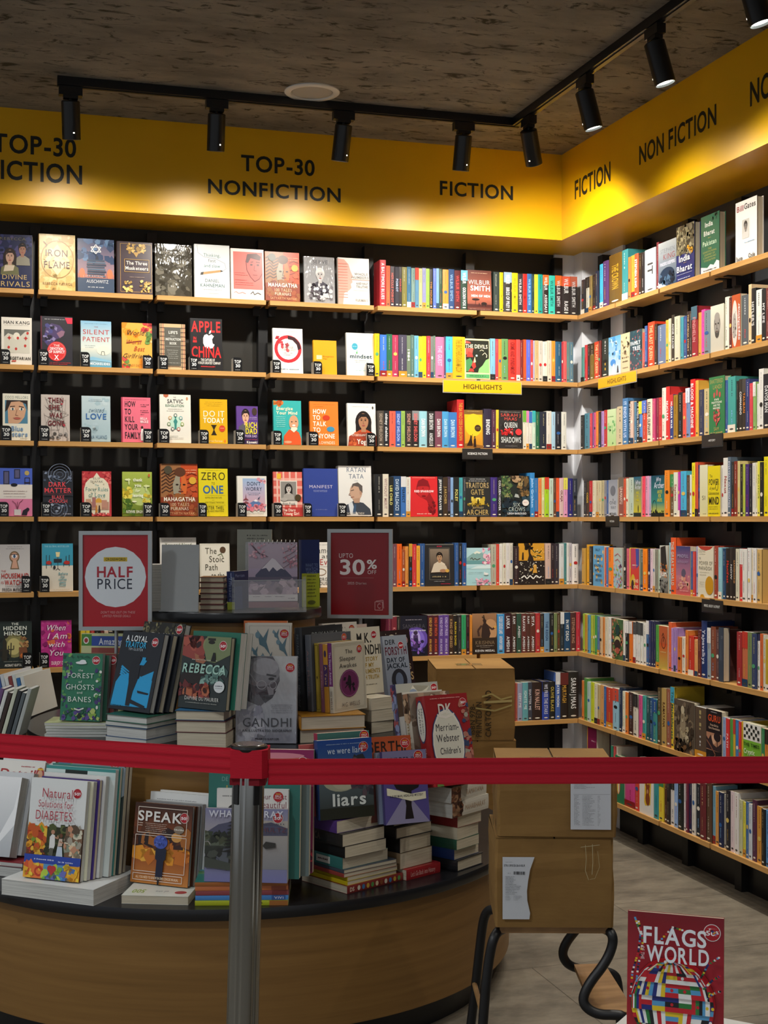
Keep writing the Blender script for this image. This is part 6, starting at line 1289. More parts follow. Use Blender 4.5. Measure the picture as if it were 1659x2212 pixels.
behind(M, n, 8, ZLOW + .0455, [.0165, ('cream book third in the leaning row behind the diabetes guide', .018, .006, w * 1.02, h * .985, 'e0dcc0', dict(pages=PAGEW)), ('purple book in the leaning row behind the diabetes guide', .014, .008, w * 1.05, h * .99, '44307c', dict(sticker=('50', 82, 90, .0145))), ('white book with a purple edge in the leaning row behind the diabetes guide', .018, .004, w * 1.12, h * 1.02, 'dcdcda', dict(pages=PAGEW, sticker=('50', 88, 92, .0145))), 
    ('teal-topped white book in the leaning row behind the diabetes guide', .016, -.004, w * 1.26, h * 1.08, 'd4dcd8', dict(art=[R(0, 90, 100, 100, 'c8d8d4'), R(28, 84, 60, 100, '1c2824'), R(0, 97, 100, 100, '3c8c88')], pages=PAGEW)), ('sage book in the leaning row behind the diabetes guide', .012, .004, w * 1.24, h * 1.09, '3c7c74', {}), ('dark globe-cover book at the back of the leaning row', .018, .012, w * 1.24, h * 1.2, '2c3434', dict(art=[R(0, 0, 100, 100, '2c3838'), EL(16, 92, 16, 9, '7c9c4c'), EL(10, 95, 12, 7, '5c80a0'), EL(60, 78, 50, 20, '8c98a0'), DD(58, 96, 50, 2.4, 'c8c8c8')], sticker=('H', 84, 92, .0145))), ('brown book at the very back of the leaning row', .016, .02, w * 1.2, h * 1.18, '5c463c', dict(sticker=('50', 90, 88, .0145)))])
pile((-120, 1880), (48, 1897), ZLOW, [('dark grey large book lying flat beside the thick white one', 'fore', .03, '4c4a4c', 1, 1, (0, 0), dict(pages=PAGEW)), ('flat book with a thin red edge under the leaning catalogues', 'fore', .012, '983038', 1, 1, (0, 0), dict(pages=PAGEW))], .2, 3)
M, w, n = stand((-96, 1842), (20, 1852), ZLOW + .045, .04, 17)
sale('thick white catalogue leaning back at the frame edge, its grey page edge showing', M, w, .235, .04, 'e4e4e4', [G(0, 0, 100, 100, 'b8bcc0', 'f0f0f0'), PG([(60, 0), (100, 40), (100, 100), (94, 60)], 'f4f4f4')], pages=PAGEW)
behind(M, n, 17, ZLOW + .045, [.043, ('second thick catalogue behind the leaning white one', .024, .012, w, .245, 'd0d2d4', dict(pages=PAGEW)), ('white book lettered Details in red script with a small head', .02, .02, w * 1.05, .275, 'e4e0d8', dict(pages=PAGEW, art=[R(0, 0, 100, 100, 'e6e2da'), T(58, 86, 76, 9, 'Details', 'a83434', 1, .2), DD(70, 94, 24, 2, 'a83434'), EL(93, 87, 7, 7, 'a83434'), EL(93, 86, 5, 5, 'd8a888'), R(88, 91, 98, 93, 'e8b838')])), ('white leaflet book behind the Details book', .01, .05, w, .295, 'e0dedc', dict(pages=PAGEW, art=[R(0, 0, 100, 100, 'e0dedc'), DD(46, 96, 50, 2, 'b05050'), DD(66, 92, 40, 2, '707078')], sticker=('50', 88, 96, .0145)))])
pile((262, 1952), (407, 1955), ZLOW, [('white paperback lying flat with green numerals, under the speaking guide', 'fore', .023, 'e0e0d4', 1, 1, (0, 0), dict(art=[R(0, 0, 100, 100, 'e2e4d8'), ('T', 72, 20, 20, 20, '500', '90b040', 1, 0.0, -1), ('T', 72, 55, 20, 9, 'of the', '888', 0, 0.0, -1), EL(76, 84, 9, 9, 'a83040')]))], .16, 4)
M, w, n = stand((281, 1904), (405, 1918), ZLOW + .0245, .018, 8)
h = upto(M, w, 1738, 350)
sale('brown speaking guide with a blue microphone on a glowing stage', M, w, h, .018, '6a3c20',
     [G(0, 0, 100, 36, 'c88038', '9c4c1c'), G(0, 36, 100, 100, '9c4c1c', '3a221a'), BB(0, 30, 100, 46, ['e89828', 'f0b040', 'c87024'], 22, 12, 3), BB(0, 50, 100, 66, ['3c2018', '5c3018', 'a86428', '2a1a18'], 30, 12, 5), EL(76, 60, 9, 6, 'd89c50'), ('F', 7, 63, 92, 95, 1, 'e8d8c8'), ('F', 5, 15, 93, 60, 1, 'e8d8c8'), ('F', 5, 4, 90, 12, 1, 'e8d8c8'), T(46, 84, 78, 12, 'SPEAK', 'eeeae4', 1), DD(12, 75, 10, 2, 'e0d0c0'), DD(12, 72, 10, 2, 'e0d0c0')] + [DD(40, 75 - 2.3 * i, 38 - 3 * (i % 2), 1.1, 'e0d0c0') for i in range(5)] + [EL(80, 70, 9, 5, '8a7a68'), DD(80, 70, 16, 3, 'e8e0d4'), PG([(44, 6), (45, 30), (42, 32), (42, 44), (45, 46), (58, 46), (61, 44), (60, 32), (57, 30), (56, 6)], '1c2038'), EL(50, 53, 12, 8.4, '4458b0'), BB(40, 47, 60, 59, ['5c70c8', '34448c'], 20, 3, 4), LN([(50, 8), (50, 0)], 3, '14141c'), T(48, 8, 74, 3, 'ALL YOU NEED TO KNOW IN ONE CONCISE MANUAL', 'f0d8b8', 1)], hard=True, sticker=('50', 87, 85, .0145), pages=PAGEW)
behind(M, n, 8, ZLOW + .0245, [.02, ('second copy with dark cover behind the speaking guide', .016, .006, w, h * .99, '4a2c20', dict(pages=PAGEW)), ('grey book behind the speaking guide', .018, .01, w, h * 1.0, '8c8c8c', dict(pages=PAGEW)), ('white quotation-back book behind the speaking guide', .02, .012, w * 1.02, h * 1.09, 'dcdad8', dict(pages=PAGEW, art=[R(0, 0, 100, 100, 'dededc'), DD(46, 92, 68, 1.4, '707078'), DD(48, 89, 72, 1.4, '707078'), DD(44, 86, 60, 1.4, '707078')], sticker=('50', 86, 84, .0145))), ('tall white book at the back of the speaking guide row', .014, .03, w * .92, h * 1.1, 'e4e2de', dict(pages=PAGEW))])
zt = pile((421, 1957), (622, 1956), ZLOW, [('lime thin book at the bottom of the coloured stack by the steel post', 'spine', .0135, 'b8c028', 1, 1, (0, 0), dict(sart=[R(80, 0, 100, 100, 'a86a30'), DD(66, 50, 14, 30, '4c5018')])), ('sky blue thin book in the coloured stack by the steel post', 'spine', .0125, '4c8cd0', 1, 1, (.003, .002), dict(sart=[R(82, 0, 97, 100, '3c60a8'), T(90, 50, 10, 50, 'ViVi', 'dde')])), ('dusty red thin book in the coloured stack by the steel post', 'spine', .0125, '98484c', 1, 1, (.006, .004), dict(sart=[R(82, 0, 98, 100, '7c3438')])), ('orange thin book in the coloured stack by the steel post', 'spine', .0125, 'd07848', 1, 1, (.0, .003), dict(sart=[R(82, 0, 98, 100, '9c5038')])), ('brown thin book on top of the coloured stack by the steel post', 'spine', .011, 'a86430', 1, 1, (-.003, .002), dict(art=[R(0, 0, 100, 100, '5c8c58'), R(30, 0, 70, 60, 'd8a848'), R(60, 30, 100, 100, '58a0b0'), R(0, 74, 44, 100, '2c7c70')]))], .2, 5)
M, w, n = stand((441, 1904), (620, 1908), zt, .014, 5)
h = upto(M, w, 1747, 530)
sale('lilac lake landscape book half hidden by the steel post', M, w, h, .014, '8c8cac',
     [G(0, 0, 100, 50, '7c7cb0', '8c8c94'), G(0, 50, 100, 100, 'b8b0a8', '8484a8'), G(50, 18, 100, 84, '88888c', 'b0a8a0'), PG([(0, 66), (16, 78), (36, 83), (60, 78), (80, 82), (100, 74), (100, 64), (0, 62)], '54546c'), BB(0, 48, 56, 66, ['2c3028', '3c4434', '4c503c', '606858'], 60, 6, 3), R(0, 40, 60, 49, '3c4038'), BB(0, 22, 60, 42, ['343830', '4c5048', '5c6068', '2c2c28'], 50, 7, 4), PG([(0, 20), (0, 34), (30, 26), (60, 34), (60, 28), (30, 16)], '484c44')] + [PG([(40 - k * .7, 86 - 5 * k), (28 - k * 1.1, 81 - 5 * k), (52 + k * .5, 81 - 5 * k)], '24221f') for k in range(9)] + [PG([(70, 50), (74, 56), (86, 54), (86, 48), (74, 46)], '34322e'), T(50, 93, 90, 8.5, 'WHAT TO PRAY', 'd8d8e4', 1), DD(76, 80, 40, 3, '4a4858'), T(78, 72, 42, 6, 'SCHULTZ', '6a3c44', 0), DD(80, 67, 36, 1.4, '5a5058')], sticker=('50', 88, 88, .0145))
behind(M, n, 5, zt, [.016, ('white book half hidden behind the lake landscape book, with a half price disc', .02, .028, w * .87, h * 1.25, 'dcdcda', dict(pages=PAGEW, art=[R(0, 0, 100, 100, 'dedcd8'), DD(18, 92, 20, 1.6, '444'), EL(30, 78, 14, 6, '222'), T(78, 92, 40, 6, 'your most', '8a4a58', 0), T(78, 83, 40, 7, 'beautiful', '8a4a58', 0)], sticker=('H', 86, 92, .0145))), ('teal large book behind the steel post', .03, .0, w * 1.12, h * 1.46, '2f6c64', dict(art=[R(0, 0, 100, 100, '2f6f66'), T(24, 93, 20, 4, 'DE SMA', '7ca49c', 0), T(30, 84, 24, 6, 'LIT', 'a89850', 0)], sticker=('H', 78, 96, .0145))), ('grey-green book beside the teal one', .03, .02, w * 1.13, h * 1.34, '6c7c7c', {}), ('tall magenta book with a fifty percent disc, behind the steel post', .03, .028, w * 1.12, h * 1.72, '8c1c54', dict(art=[R(0, 0, 100, 100, '8c1c58'), PG([(0, 88), (40, 92), (70, 97), (100, 92), (100, 86), (0, 82)], 'c86858'), R(0, 70, 100, 84, 'c84878'), EL(60, 95, 30, 2.4, 'd88898'), BB(70, 0, 100, 20, ['c83048', 'e8d0c0', '5c1038'], 20, 6, 3)], sticker=('50', 88, 90, .0145)))])

# --- lowest tier, stacks towards the cartons
K = dict
zt = pile((750, 1932), (872, 1902), ZLOW, [('maroon large book with small icons along its spine, lowest of its stack', 'spine', .022, '84302c', 1, 1, (0, 0), dict(sart=[T(8, 50, 8, 50, 'DS', 'e8d8c0')] + [EL(20 + 8 * i, 50, 2.6, 32, ('d8d0b8', '4878a8', 'c8a040', '58904c', 'e0c8a0', '8c5030')[i % 6]) for i in range(10)])), ('yellow and black thin book in the maroon-based stack', 'tail', .012, 'd8c020', .88, 1, (.02, .004), {}), ('lower yellow twin in the maroon-based stack', 'tail', .012, 'ccb41c', .88, 1, (.02, .004), {}), ('coral thin book in the maroon-based stack', 'tail', .011, 'a84840', .92, 1, (-.04, .004), {}), ('slate thin book in the maroon-based stack', 'tail', .01, '4c5460', .9, 1, (-.04, .004), {}),
    ('teal thick paperback with a white label in the maroon-based stack', 'tail', .033, '3c7c78', .8, .95, (-.04, .01), dict(sart=[R(40, 20, 72, 80, 'dcdcd4'), DD(56, 50, 24, 26, '58343c'), T(12, 50, 20, 40, 'PARIS', '20504c')])), ('black thick paperback in the maroon-based stack', 'tail', .033, '1c1c1e', .72, .95, (-.04, .0), {}), ('black-spined gothic novel in the maroon-based stack', 'tail', .035, '2a2828', .74, .95, (-.08, .0), dict(sart=[T(28, 50, 44, 56, 'REBECCA', '6c5c54')])), ('purple and white thick paperback on top of the maroon-based stack', 'tail', .035, '5c3c88', .74, .95, (-.1, .02), dict(art=[R(0, 0, 100, 100, '5c3c8c'), BB(0, 0, 100, 100, ['e8e4f0', 'd8d0e8', '44286c'], 60, 9, 4)]))], .2, 6)
M, w, n = stand((692, 1773), (809, 1762), zt, .03, 6)
h = upto(M, w, 1597, 750)
sale('dark blue novel with hazy white lettering above and below the red belt', M, w, h, .03, '20407c',
     [G(0, 0, 100, 60, '2c3028', '5c6c74'), G(0, 60, 100, 100, '3c5c84', '1c4490'), EL(40, 50, 34, 16, 'a8a890'), EL(46, 46, 22, 10, 'b8b49c'), BB(60, 30, 100, 74, ['443c48', '5c4c54', '2c3038'], 26, 8, 5), R(0, 0, 100, 14, '24281f'), DD(50, 94, 70, 1.6, '9ab0d0'), T(50, 86, 66, 8, 'we were liars', 'd8e4f0', 0), T(48, 52, 36, 10, 'of', 'dfe6e2', 1), T(54, 24, 64, 15, 'liars', 'dfe6e2', 1)], sticker=('H', 84, 89, .0145))
behind(M, n, 6, zt, [.032, ('black book tucked behind the hazy blue novel', .03, .01, w * .9, h * .97, '242424', {}), ('coral book tucked behind the hazy blue novel', .014, -.03, w * .9, h * .92, 'c86460', {}), ('teal and pink book rising behind the hazy blue novel, half price', .03, .03, w * .98, h * 1.03, 'a8304c', dict(art=[R(0, 0, 100, 92, 'a8304c'), R(0, 92, 100, 100, '3c6c68')], sticker=('H', 90, 94, .0145)))])
zt = pile((878, 1903), (950, 1884), ZLOW, [('red history book lying flat, its spine lettering upside down', 'spine', .031, '9c2428', 1, 1, (0, 0), dict(sart=[('T', 48, 50, 72, 44, "Let's Go Back into History", 'e8b8b0', 0)]))], .22, 7)
zt = pile((864, 1879), (932, 1861), zt, [('cream thick paperback on the red history book, pages outward', 'tail', .047, '8a7458', 1, .9, (0, 0), {}), ('black paperback in the stack on the red history book', 'tail', .043, '1c1c1c', 1.0, .95, (.0, 0), {}), ('black hardback in the stack on the red history book', 'tail', .034, '222', 1.12, 1, (-.12, 0), dict(hard=True)), ('second black hardback, topmost of the stack on the red history book', 'tail', .02, '2c2c2e', 1.0, 1, (-.12, .01), dict(hard=True))], .19, 8)
M, w, n = stand((834, 1783), (929, 1774), zt, .018, 9)
h = upto(M, w, 1622, 865)
sale('violet mystery with a black highland bull and a white ribbon', M, w, h, .018, '4c4480',
     [R(0, 0, 100, 100, '544c8c'), PG([(0, 0), (40, 34), (60, 34), (100, 0)], '8c88a8'), EL(52, 66, 34, 22, 'e8d890'), PG([(16, 62), (30, 54), (44, 60), (60, 60), (72, 54), (86, 62), (78, 48), (62, 44), (60, 24), (64, 6), (44, 6), (48, 24), (44, 44), (28, 48)], '1c1a1e'), LN([(14, 72), (22, 60), (38, 56)], 4, '1c1a1e'), LN([(90, 72), (82, 60), (68, 56)], 4, '1c1a1e'), T(50, 68, 48, 8, 'LIGHT', 'd8a838', 1), R(0, 84, 100, 100, '7c789c'), T(44, 87, 66, 8, 'MURDER IN', '3c3450', 1), PG([(6, 40), (30, 36), (60, 30), (94, 32), (94, 42), (60, 40), (30, 46), (6, 50)], 'e4dfc4'), T(50, 38, 76, 3.2, 'A SUSIE MAHL HIGHLAND MYSTERY', '3c3844', 1)], sticker=('H', 82, 92, .0145))
behind(M, n, 9, zt, [.02, ('pale blue twin edge behind the bull mystery', .014, -.012, w, h * .98, '8c98b0', {}), ('orange and black thriller behind the bull mystery, half price disc', .03, -.03, w * 1.0, h * 1.17, 'b8542c', dict(art=[R(0, 0, 100, 100, 'b0502c'), T(46, 88, 86, 12, 'SERTHI', '2c1c18', 1), R(0, 0, 100, 60, '5c2c24')], sticker=('H', 86, 91, .0145)))])
zt = pile((988, 1884), (1040, 1866), ZLOW, [('black hardback at the bottom of the stack beside the cartons', 'tail', .034, '26262a', 1.05, 1, (.0, 0), dict(hard=True)), ('blue paperback in the stack beside the cartons', 'tail', .031, '24407c', 1, 1, (-.02, .01), {}), ('green-spined white paperback in the stack beside the cartons', 'tail', .03, '2c5c48', .9, 1, (-.03, .0), {}), ('cream paperback in the stack beside the cartons', 'tail', .036, 'c8c0a8', .9, 1, (.0, .0), {}), ('red-edged paperback in the stack beside the cartons', 'tail', .036, '8c2c2c', .95, 1, (.0, .0), {}),
    ('lower white and brown epic volume beside the cartons', 'spine', .045, 'd8d2c4', 1.5, 1.05, (-.32, -.01), dict(sart=[R(0, 0, 26, 100, '5c3c30'), BB(0, 0, 26, 100, ['8c5c44', 'b08868', '3c2820'], 18, 6, 3), T(62, 50, 56, 34, 'MAHABHARAT', 'b89c80', 0)], pages=PAGEW)), ('upper white and brown epic volume beside the cartons', 'spine', .045, 'd8d2c4', 1.5, 1.05, (-.36, -.01), dict(sart=[R(0, 0, 26, 100, '5c3c30'), BB(0, 0, 26, 100, ['8c5c44', 'b08868', '3c2820'], 18, 6, 4), T(66, 50, 50, 34, 'RAMAYANA', 'b89c80', 0)], pages=PAGEW, art=[R(0, 0, 100, 100, 'd8d2c4'), BB(0, 0, 60, 100, ['8c5c44', 'b08868', '5c3c30', 'e0d8c8'], 40, 9, 6)]))], .19, 9)
M, w, n = stand((938, 1701), (1030, 1690), zt, .05, 12)
h = upto(M, w, 1500, 980)
DART = [R(0, 0, 100, 100, '9c2428'), BB(0, 0, 100, 30, ['b83838', '6c8c48', 'd8a068', '7c1c20', '5c5c78'], 40, 8, 3), BB(78, 20, 100, 90, ['8c5048', 'b87868', '3c4868', 'a8a090'], 30, 7, 5), EL(44, 46, 38, 39, '3c4870'), EL(44, 46, 36, 37, 'e4e0d4'), EL(44, 46, 33, 34, 'd8d4c4')]
sale('red illustrated dictionary with a big oval label, thirty percent disc', M, w, h, .05, '9c2428',
     DART + [T(44, 84, 34, 11, 'DK', 'e4dcd0', 1), PG([(24, 76), (44, 73), (64, 76), (64, 79), (44, 76), (24, 79)], 'e4dcd0'), T(44, 64, 54, 8, 'Merriam-', '38343c', 0), T(44, 52, 54, 8, 'Webster', '38343c', 0), T(46, 38, 48, 7, "Children's", '38343c', 0), T(46, 26, 48, 7, 'Dictionary', '38343c', 0), DD(46, 96, 70, 1.6, 'e0a8a0')],
     sart=[EL(28, 50, 24, 44, '3c4870'), EL(28, 50, 22, 40, 'e0dcd0'), T(28, 66, 30, 18, 'Merriam-', '38343c', 0), T(28, 38, 30, 18, 'Webster', '38343c', 0), T(72, 66, 30, 18, "Children's", 'e0c8c0', 0), T(72, 38, 30, 18, 'Dictionary', 'e0c8c0', 0)], hard=True, sticker=('30', 88, 90, .0125))
behind(M, n, 12, zt, [.053, ('illustrated epic with a white spine, next behind the red dictionary', .036, -.02, w * .95, h * 1.02, 'c8c0b0', dict(sart=[R(0, 0, 30, 100, '6c5448'), BB(0, 0, 30, 100, ['a87c60', '4c382c', 'c8a888'], 22, 5, 3), T(62, 52, 60, 40, 'mahabharat', '9c8454', 0)], art=[R(0, 0, 100, 100, '8c7c6c'), BB(0, 60, 100, 100, ['a8907c', '6c5848', 'c0b0a0'], 40, 8, 4)], sticker=('30', 90, 92, .0125))), ('brown-topped epic with a white spine, behind the mahabharat volume', .03, -.02, w * .95, h * 1.02, 'c8c4bc', dict(sart=[R(0, 0, 26, 100, '4c382c'), T(70, 52, 50, 40, 'Ramayana', '9c9890', 0)])), ('silver-blue large storybook behind the epics, fifty percent disc', .03, -.02, w * 1.0, h * 1.1, '7c88a0', dict(art=[R(0, 0, 100, 100, 'b0b0a8'), PG([(20, 80), (40, 98), (60, 84), (80, 96)], 'd8d4c4'), EL(40, 90, 9, 4, '8c9cb8')], sart=[BB(0, 0, 100, 100, ['5c4c78', '8c98c0', 'a85058', '3c3c60'], 60, 5, 4)], sticker=('50', 90, 94, .0125)))])

# --- middle tier
pile((97, 1592), (231, 1592), ZMID, [('thin magazine-size book, %s of the low stack under the green novel' % ordinal(k + 1), 'fore', .0085, c, 1, 1, (.01 * ((k * 3) % 4 - 1), 0), dict(pages=PAGEW)) for k, c in enumerate(('c8ccc0', 'b8c0b8', 'a8b4a4', 'd0d0c4', 'c0c890'))], .13, 10)
M, w, n = stand((129, 1556), (215, 1559), ZMID + .0455, .02, 7)
h = upto(M, w, 1412, 180)
sale('green novel in white lettering with purple thistles, standing on the magazine stack', M, w, h, .02, '2f7458',
     [R(0, 0, 100, 100, '327a5c'), BB(2, 70, 22, 98, ['5c9c58', '2c4a44', '7cac60', '4a3c6c'], 20, 6, 3), BB(2, 20, 16, 70, ['5c9c58', '4a3c78', '245c48'], 20, 5, 4), BB(84, 20, 98, 76, ['5c9c58', '4a3c78', 'e8e8e0', '245c48'], 22, 5, 5), BB(4, 3, 96, 18, ['4a3c78', '8cb048', '5c4c90', 'b8c870', '2c5c48'], 46, 6, 6), EL(48, 86, 14, 2.2, 'e8ecec'), EL(52, 88, 8, 2.6, 'e8ecec'), T(46, 95, 50, 3, 'LISA', '24443c', 0), T(48, 75, 12, 3.4, 'the', 'e8ece4', 0), T(48, 67, 68, 7, 'FOREST', 'e8ece4', 0), T(48, 58, 9, 3.4, 'of', 'e8ece4', 0), T(48, 50, 72, 7.5, 'GHOSTS', 'e8ece4', 0), T(48, 42, 14, 3.4, 'and', 'e8ece4', 0), T(48, 32, 60, 7.5, 'BANES', 'e8ece4', 0), LN([(36, 18), (48, 16), (60, 19)], 3, 'e8e8e0'), EL(49, 7, 5, 3.6, '1c2c28')], sticker=('50', 84, 90, .0135), pages=PAGEW)
behind(M, n, 7, ZMID + .0455, [.022, ('second dark green copy behind the thistle novel', .018, .012, w, h * .97, '2c5c48', dict(pages=PAGEW)), ('maroon book behind the thistle novel, fifty percent disc', .02, .02, w * 1.05, h * .985, '7c3834', dict(pages=PAGEW, sticker=('50', 92, 90, .0135)))])
M2, w2, n2 = stand((172, 1560), (272, 1562), ZMID + .001, .03, 4)
sale('large children book with a green corner and a blue band rising behind the green novel', M2, w2, upto(M2, w2, 1369, 215), .03, 'b8c890', [R(0, 0, 100, 100, 'c8cc98'), R(0, 86, 22, 99, '4c8c38'), EL(10, 92, 6, 4, 'e8e8e0'), EL(10, 92, 4, 2.6, 'a83030'), R(22, 86, 100, 97, '2c4ca0'), T(64, 91, 52, 7, 'Amazing', 'dfe4f0', 1), R(22, 78, 100, 84, '94443c')], hard=True, pages=PAGEW)
zt = pile((228, 1603), (316, 1613), ZMID, [('grey-white book at the bottom of the pile under the noir novel', 'fore', .018, 'd0d4d0', 1.0, 1, (0, 0), dict(pages=PAGEW)), ('thick pale blue hardback in the pile under the noir novel', 'fore', .034, '3c5478', 1, 1, (0, 0), dict(hard=True, pages=PAGEW)), ('thin dark green book in the pile under the noir novel', 'fore', .012, '285040', 1, 1, (.0, 0), dict(pages=PAGEW)), ('green hardback on top of the pile under the noir novel', 'fore', .022, '2c6450', 1, 1, (.01, 0), dict(hard=True, pages=PAGEW))], .15, 11)
M, w, n = stand((233, 1529), (322, 1541), zt, .022, 15)
h = upto(M, w, 1366, 315)
sale('black noir novel with a man in a hat against bright blue, leaning back', M, w, h, .022, '1c2028',
     [R(0, 0, 100, 100, '20242c'), PG([(4, 4), (6, 34), (14, 43), (36, 47), (60, 40), (62, 44), (92, 40), (92, 6)], '28a0d8'), PG([(66, 44), (92, 52), (90, 32), (70, 32)], '28a0d8')] + [PG([(14, 56 - 3 * i), (36, 48 - 3 * i), (36, 47 - 3 * i), (12, 53.5 - 3 * i)], '28a0d8') for i in range(4)] + [PG([(40, 6), (38, 34), (34, 48), (36, 60), (48, 66), (58, 58), (58, 40), (52, 24), (50, 6)], '1c2028'), EL(50, 64, 7, 5.4, '1c2028'), PG([(56, 58), (60, 66), (72, 64), (66, 58)], '28a0d8'), R(60, 63, 68, 68, '28a0d8'), PG([(46, 10), (88, 4), (86, 8), (52, 14)], '1c2028'), PG([(62, 26), (90, 24), (88, 22), (64, 23)], '1c2028'), T(38, 91, 52, 7, 'A LOYAL', 'eef0f0', 1), T(38, 83, 52, 7, 'TRAITOR', '3cb0e0', 1), T(40, 77, 36, 3, 'TIM GLISTER', 'c0c8d0', 0), DD(46, 5, 84, 1.8, '143848')], hard=True, sticker=('50', 82, 88, .0145), pages=PAGEW)
behind(M, n, 15, zt, [.0245, ('dark twin behind the black noir novel', .022, .012, w, h * .985, '242830', dict(hard=True)), ('third dark copy behind the black noir novel', .022, .03, w, h * .975, '1c2026', dict(hard=True)), ('tall black ornate book at the back of the noir pile, fifty percent disc', .026, .004, w * 1.0, h * 1.1, '22221f', dict(art=[R(0, 0, 100, 100, '23231f'), BB(0, 84, 100, 100, ['8c845c', '5c5840', '3c3a2c'], 40, 4, 3), T(52, 84, 60, 7, 'RUIN', 'c8c4b8', 0)], hard=True, sticker=('50', 88, 93, .0145), pages=PAGEW))])
zt = pile((380, 1613), (489, 1616), ZMID, [('thick grey-paged paperback at the bottom of the stack under the gothic novel', 'fore', .042, '8c8a80', .97, 1, (.02, 0), dict(pages=PAGES)), ('maroon hardback in the stack under the gothic novel', 'fore', .036, '5c2428', 1, 1, (-.01, 0), dict(hard=True)), ('blue-covered hardback on top of the stack under the gothic novel', 'fore', .03, '2c4c68', .98, 1, (-.02, 0), dict(hard=True, art=[R(0, 0, 100, 100, '3c80b0')]))], .19, 12)
M, w, n = stand((384, 1527), (487, 1537), zt, .02, 8)
h = upto(M, w, 1375, 450)
sale('dark green and red gothic novel with two faces close together', M, w, h, .02, '2c3432',
     [R(0, 0, 100, 100, '2c3434'), EL(22, 88, 26, 13, '8c4438'), PG([(0, 100), (40, 100), (50, 84), (44, 70), (30, 66), (0, 72)], '9c4840'), BB(0, 82, 34, 100, ['b05848', '5c2420', '341c1c'], 14, 9, 3), EL(64, 88, 22, 14, '8c8c64'), PG([(44, 86), (52, 66), (70, 64), (100, 76), (100, 100), (50, 100)], '7c8860'), EL(60, 92, 7, 2.6, '24201c'), LN([(52, 96), (68, 96)], 4, '2c2820'), PG([(26, 76), (44, 70), (52, 66), (46, 62), (30, 64)], 'a86c50'), EL(42, 71, 7, 2.4, '8c3c34'), PG([(0, 44), (34, 60), (60, 52), (56, 30), (30, 34), (0, 30)], '28201f'), BB(46, 34, 98, 56, ['5c8078', '7ca098', '3c5854', '8cb0a4'], 26, 8, 4), BB(0, 18, 60, 32, ['9c4038', '6c2c2c', 'b86848', '3c2424'], 34, 8, 5), DD(50, 67, 54, 1.8, 'd0ccc0'), PG([(62, 66), (66, 78), (70, 78), (72, 66)], '1c1c1c'), T(50, 55, 92, 12, 'REBECCA', 'a8d0c0', 1, .15), EL(84, 32, 11, 8, 'dfe4e4'), DD(84, 33, 15, 2.4, '445'), DD(84, 30, 15, 1.2, '889'), T(50, 14, 72, 5, 'DAPHNE DU MAURIER', 'e4e4dc', 0), DD(50, 8, 66, 1.6, 'b0b0a8')], hard=True, sticker=('50', 84, 88, .0145))
behind(M, n, 8, zt, [.0225, ('emerald book just behind the gothic novel', .03, .016, w * 1.0, h * 1.05, '28705c', dict(pages=PAGEW)), ('dark teal book second behind the gothic novel', .028, .01, w * 1.02, h * 1.04, '284c4c', dict(pages=PAGEW))])
M, w, n = stand((509, 1605), (640, 1606), ZMID + .0004, .03, 4)
h = upto(M, w, 1418, 572)
sale('grey biography with a bald bespectacled man looking down, shrink-wrapped', M, w, h, .03, 'a8a8ae',
     [G(0, 0, 100, 100, '989ca8', 'b8b8b8'), PG([(4, 94), (6, 58), (20, 48), (40, 42), (46, 46), (54, 56), (64, 60), (72, 72), (70, 88), (60, 100), (24, 100)], '5c5a60'), EL(40, 82, 32, 17, '86848a'), EL(48, 88, 22, 10, 'a09ea4'), PG([(2, 96), (0, 60), (16, 54), (20, 74), (14, 92)], '3a383e'), EL(12, 74, 7, 8, '747278'), PG([(36, 58), (48, 46), (60, 52), (66, 60), (52, 62)], '3c3a40'), PG([(50, 66), (62, 62), (62, 56), (54, 55)], '8a888e'), EL(50, 52, 8, 2, '2c2a30'), EL(58, 74, 5, 1.6, '222024'), LN([(50, 79), (66, 77)], 3, '3a383c'), ('O', 42, 67, 8, 5.2, .9, 'b0b0b6'), ('O', 61, 67, 6, 4.8, .9, 'b0b0b6'), LN([(14, 88), (34, 69)], .9, 'b0b0b6'), PG([(0, 50), (16, 46), (34, 40), (46, 34), (50, 10), (40, 0), (0, 0)], 'a0a0ac'), BB(0, 2, 40, 42, ['b0b0bc', '9090a0', 'c0c0c8'], 24, 10, 6)] + [DD(76, 44 - 2.2 * i, 36 - 2 * (i % 3), 1, '606068') for i in range(5)] + [T(52, 24, 82, 10, 'GANDHI', '2c2c34', 0), T(52, 14.5, 82, 2.6, 'AN ILLUSTRATED BIOGRAPHY', '34343c', 1), T(52, 5, 40, 2.2, 'PRAMOD KAPOOR', '44444c', 1)], m=WRAP, hard=True, sticker=('H', 89, 87, .0145), pages=PAGEW)
zb = pile((520, 1590), (626, 1590), ZMID, [('flat book hidden under the bird-pattern book', 'fore', .05, '6c6458', 1, .42, (0, .0), {})], .2, 13)
M, w, n = stand((533, 1556), (628, 1557), zb, .02, 3)
h = upto(M, w, 1346, 578)
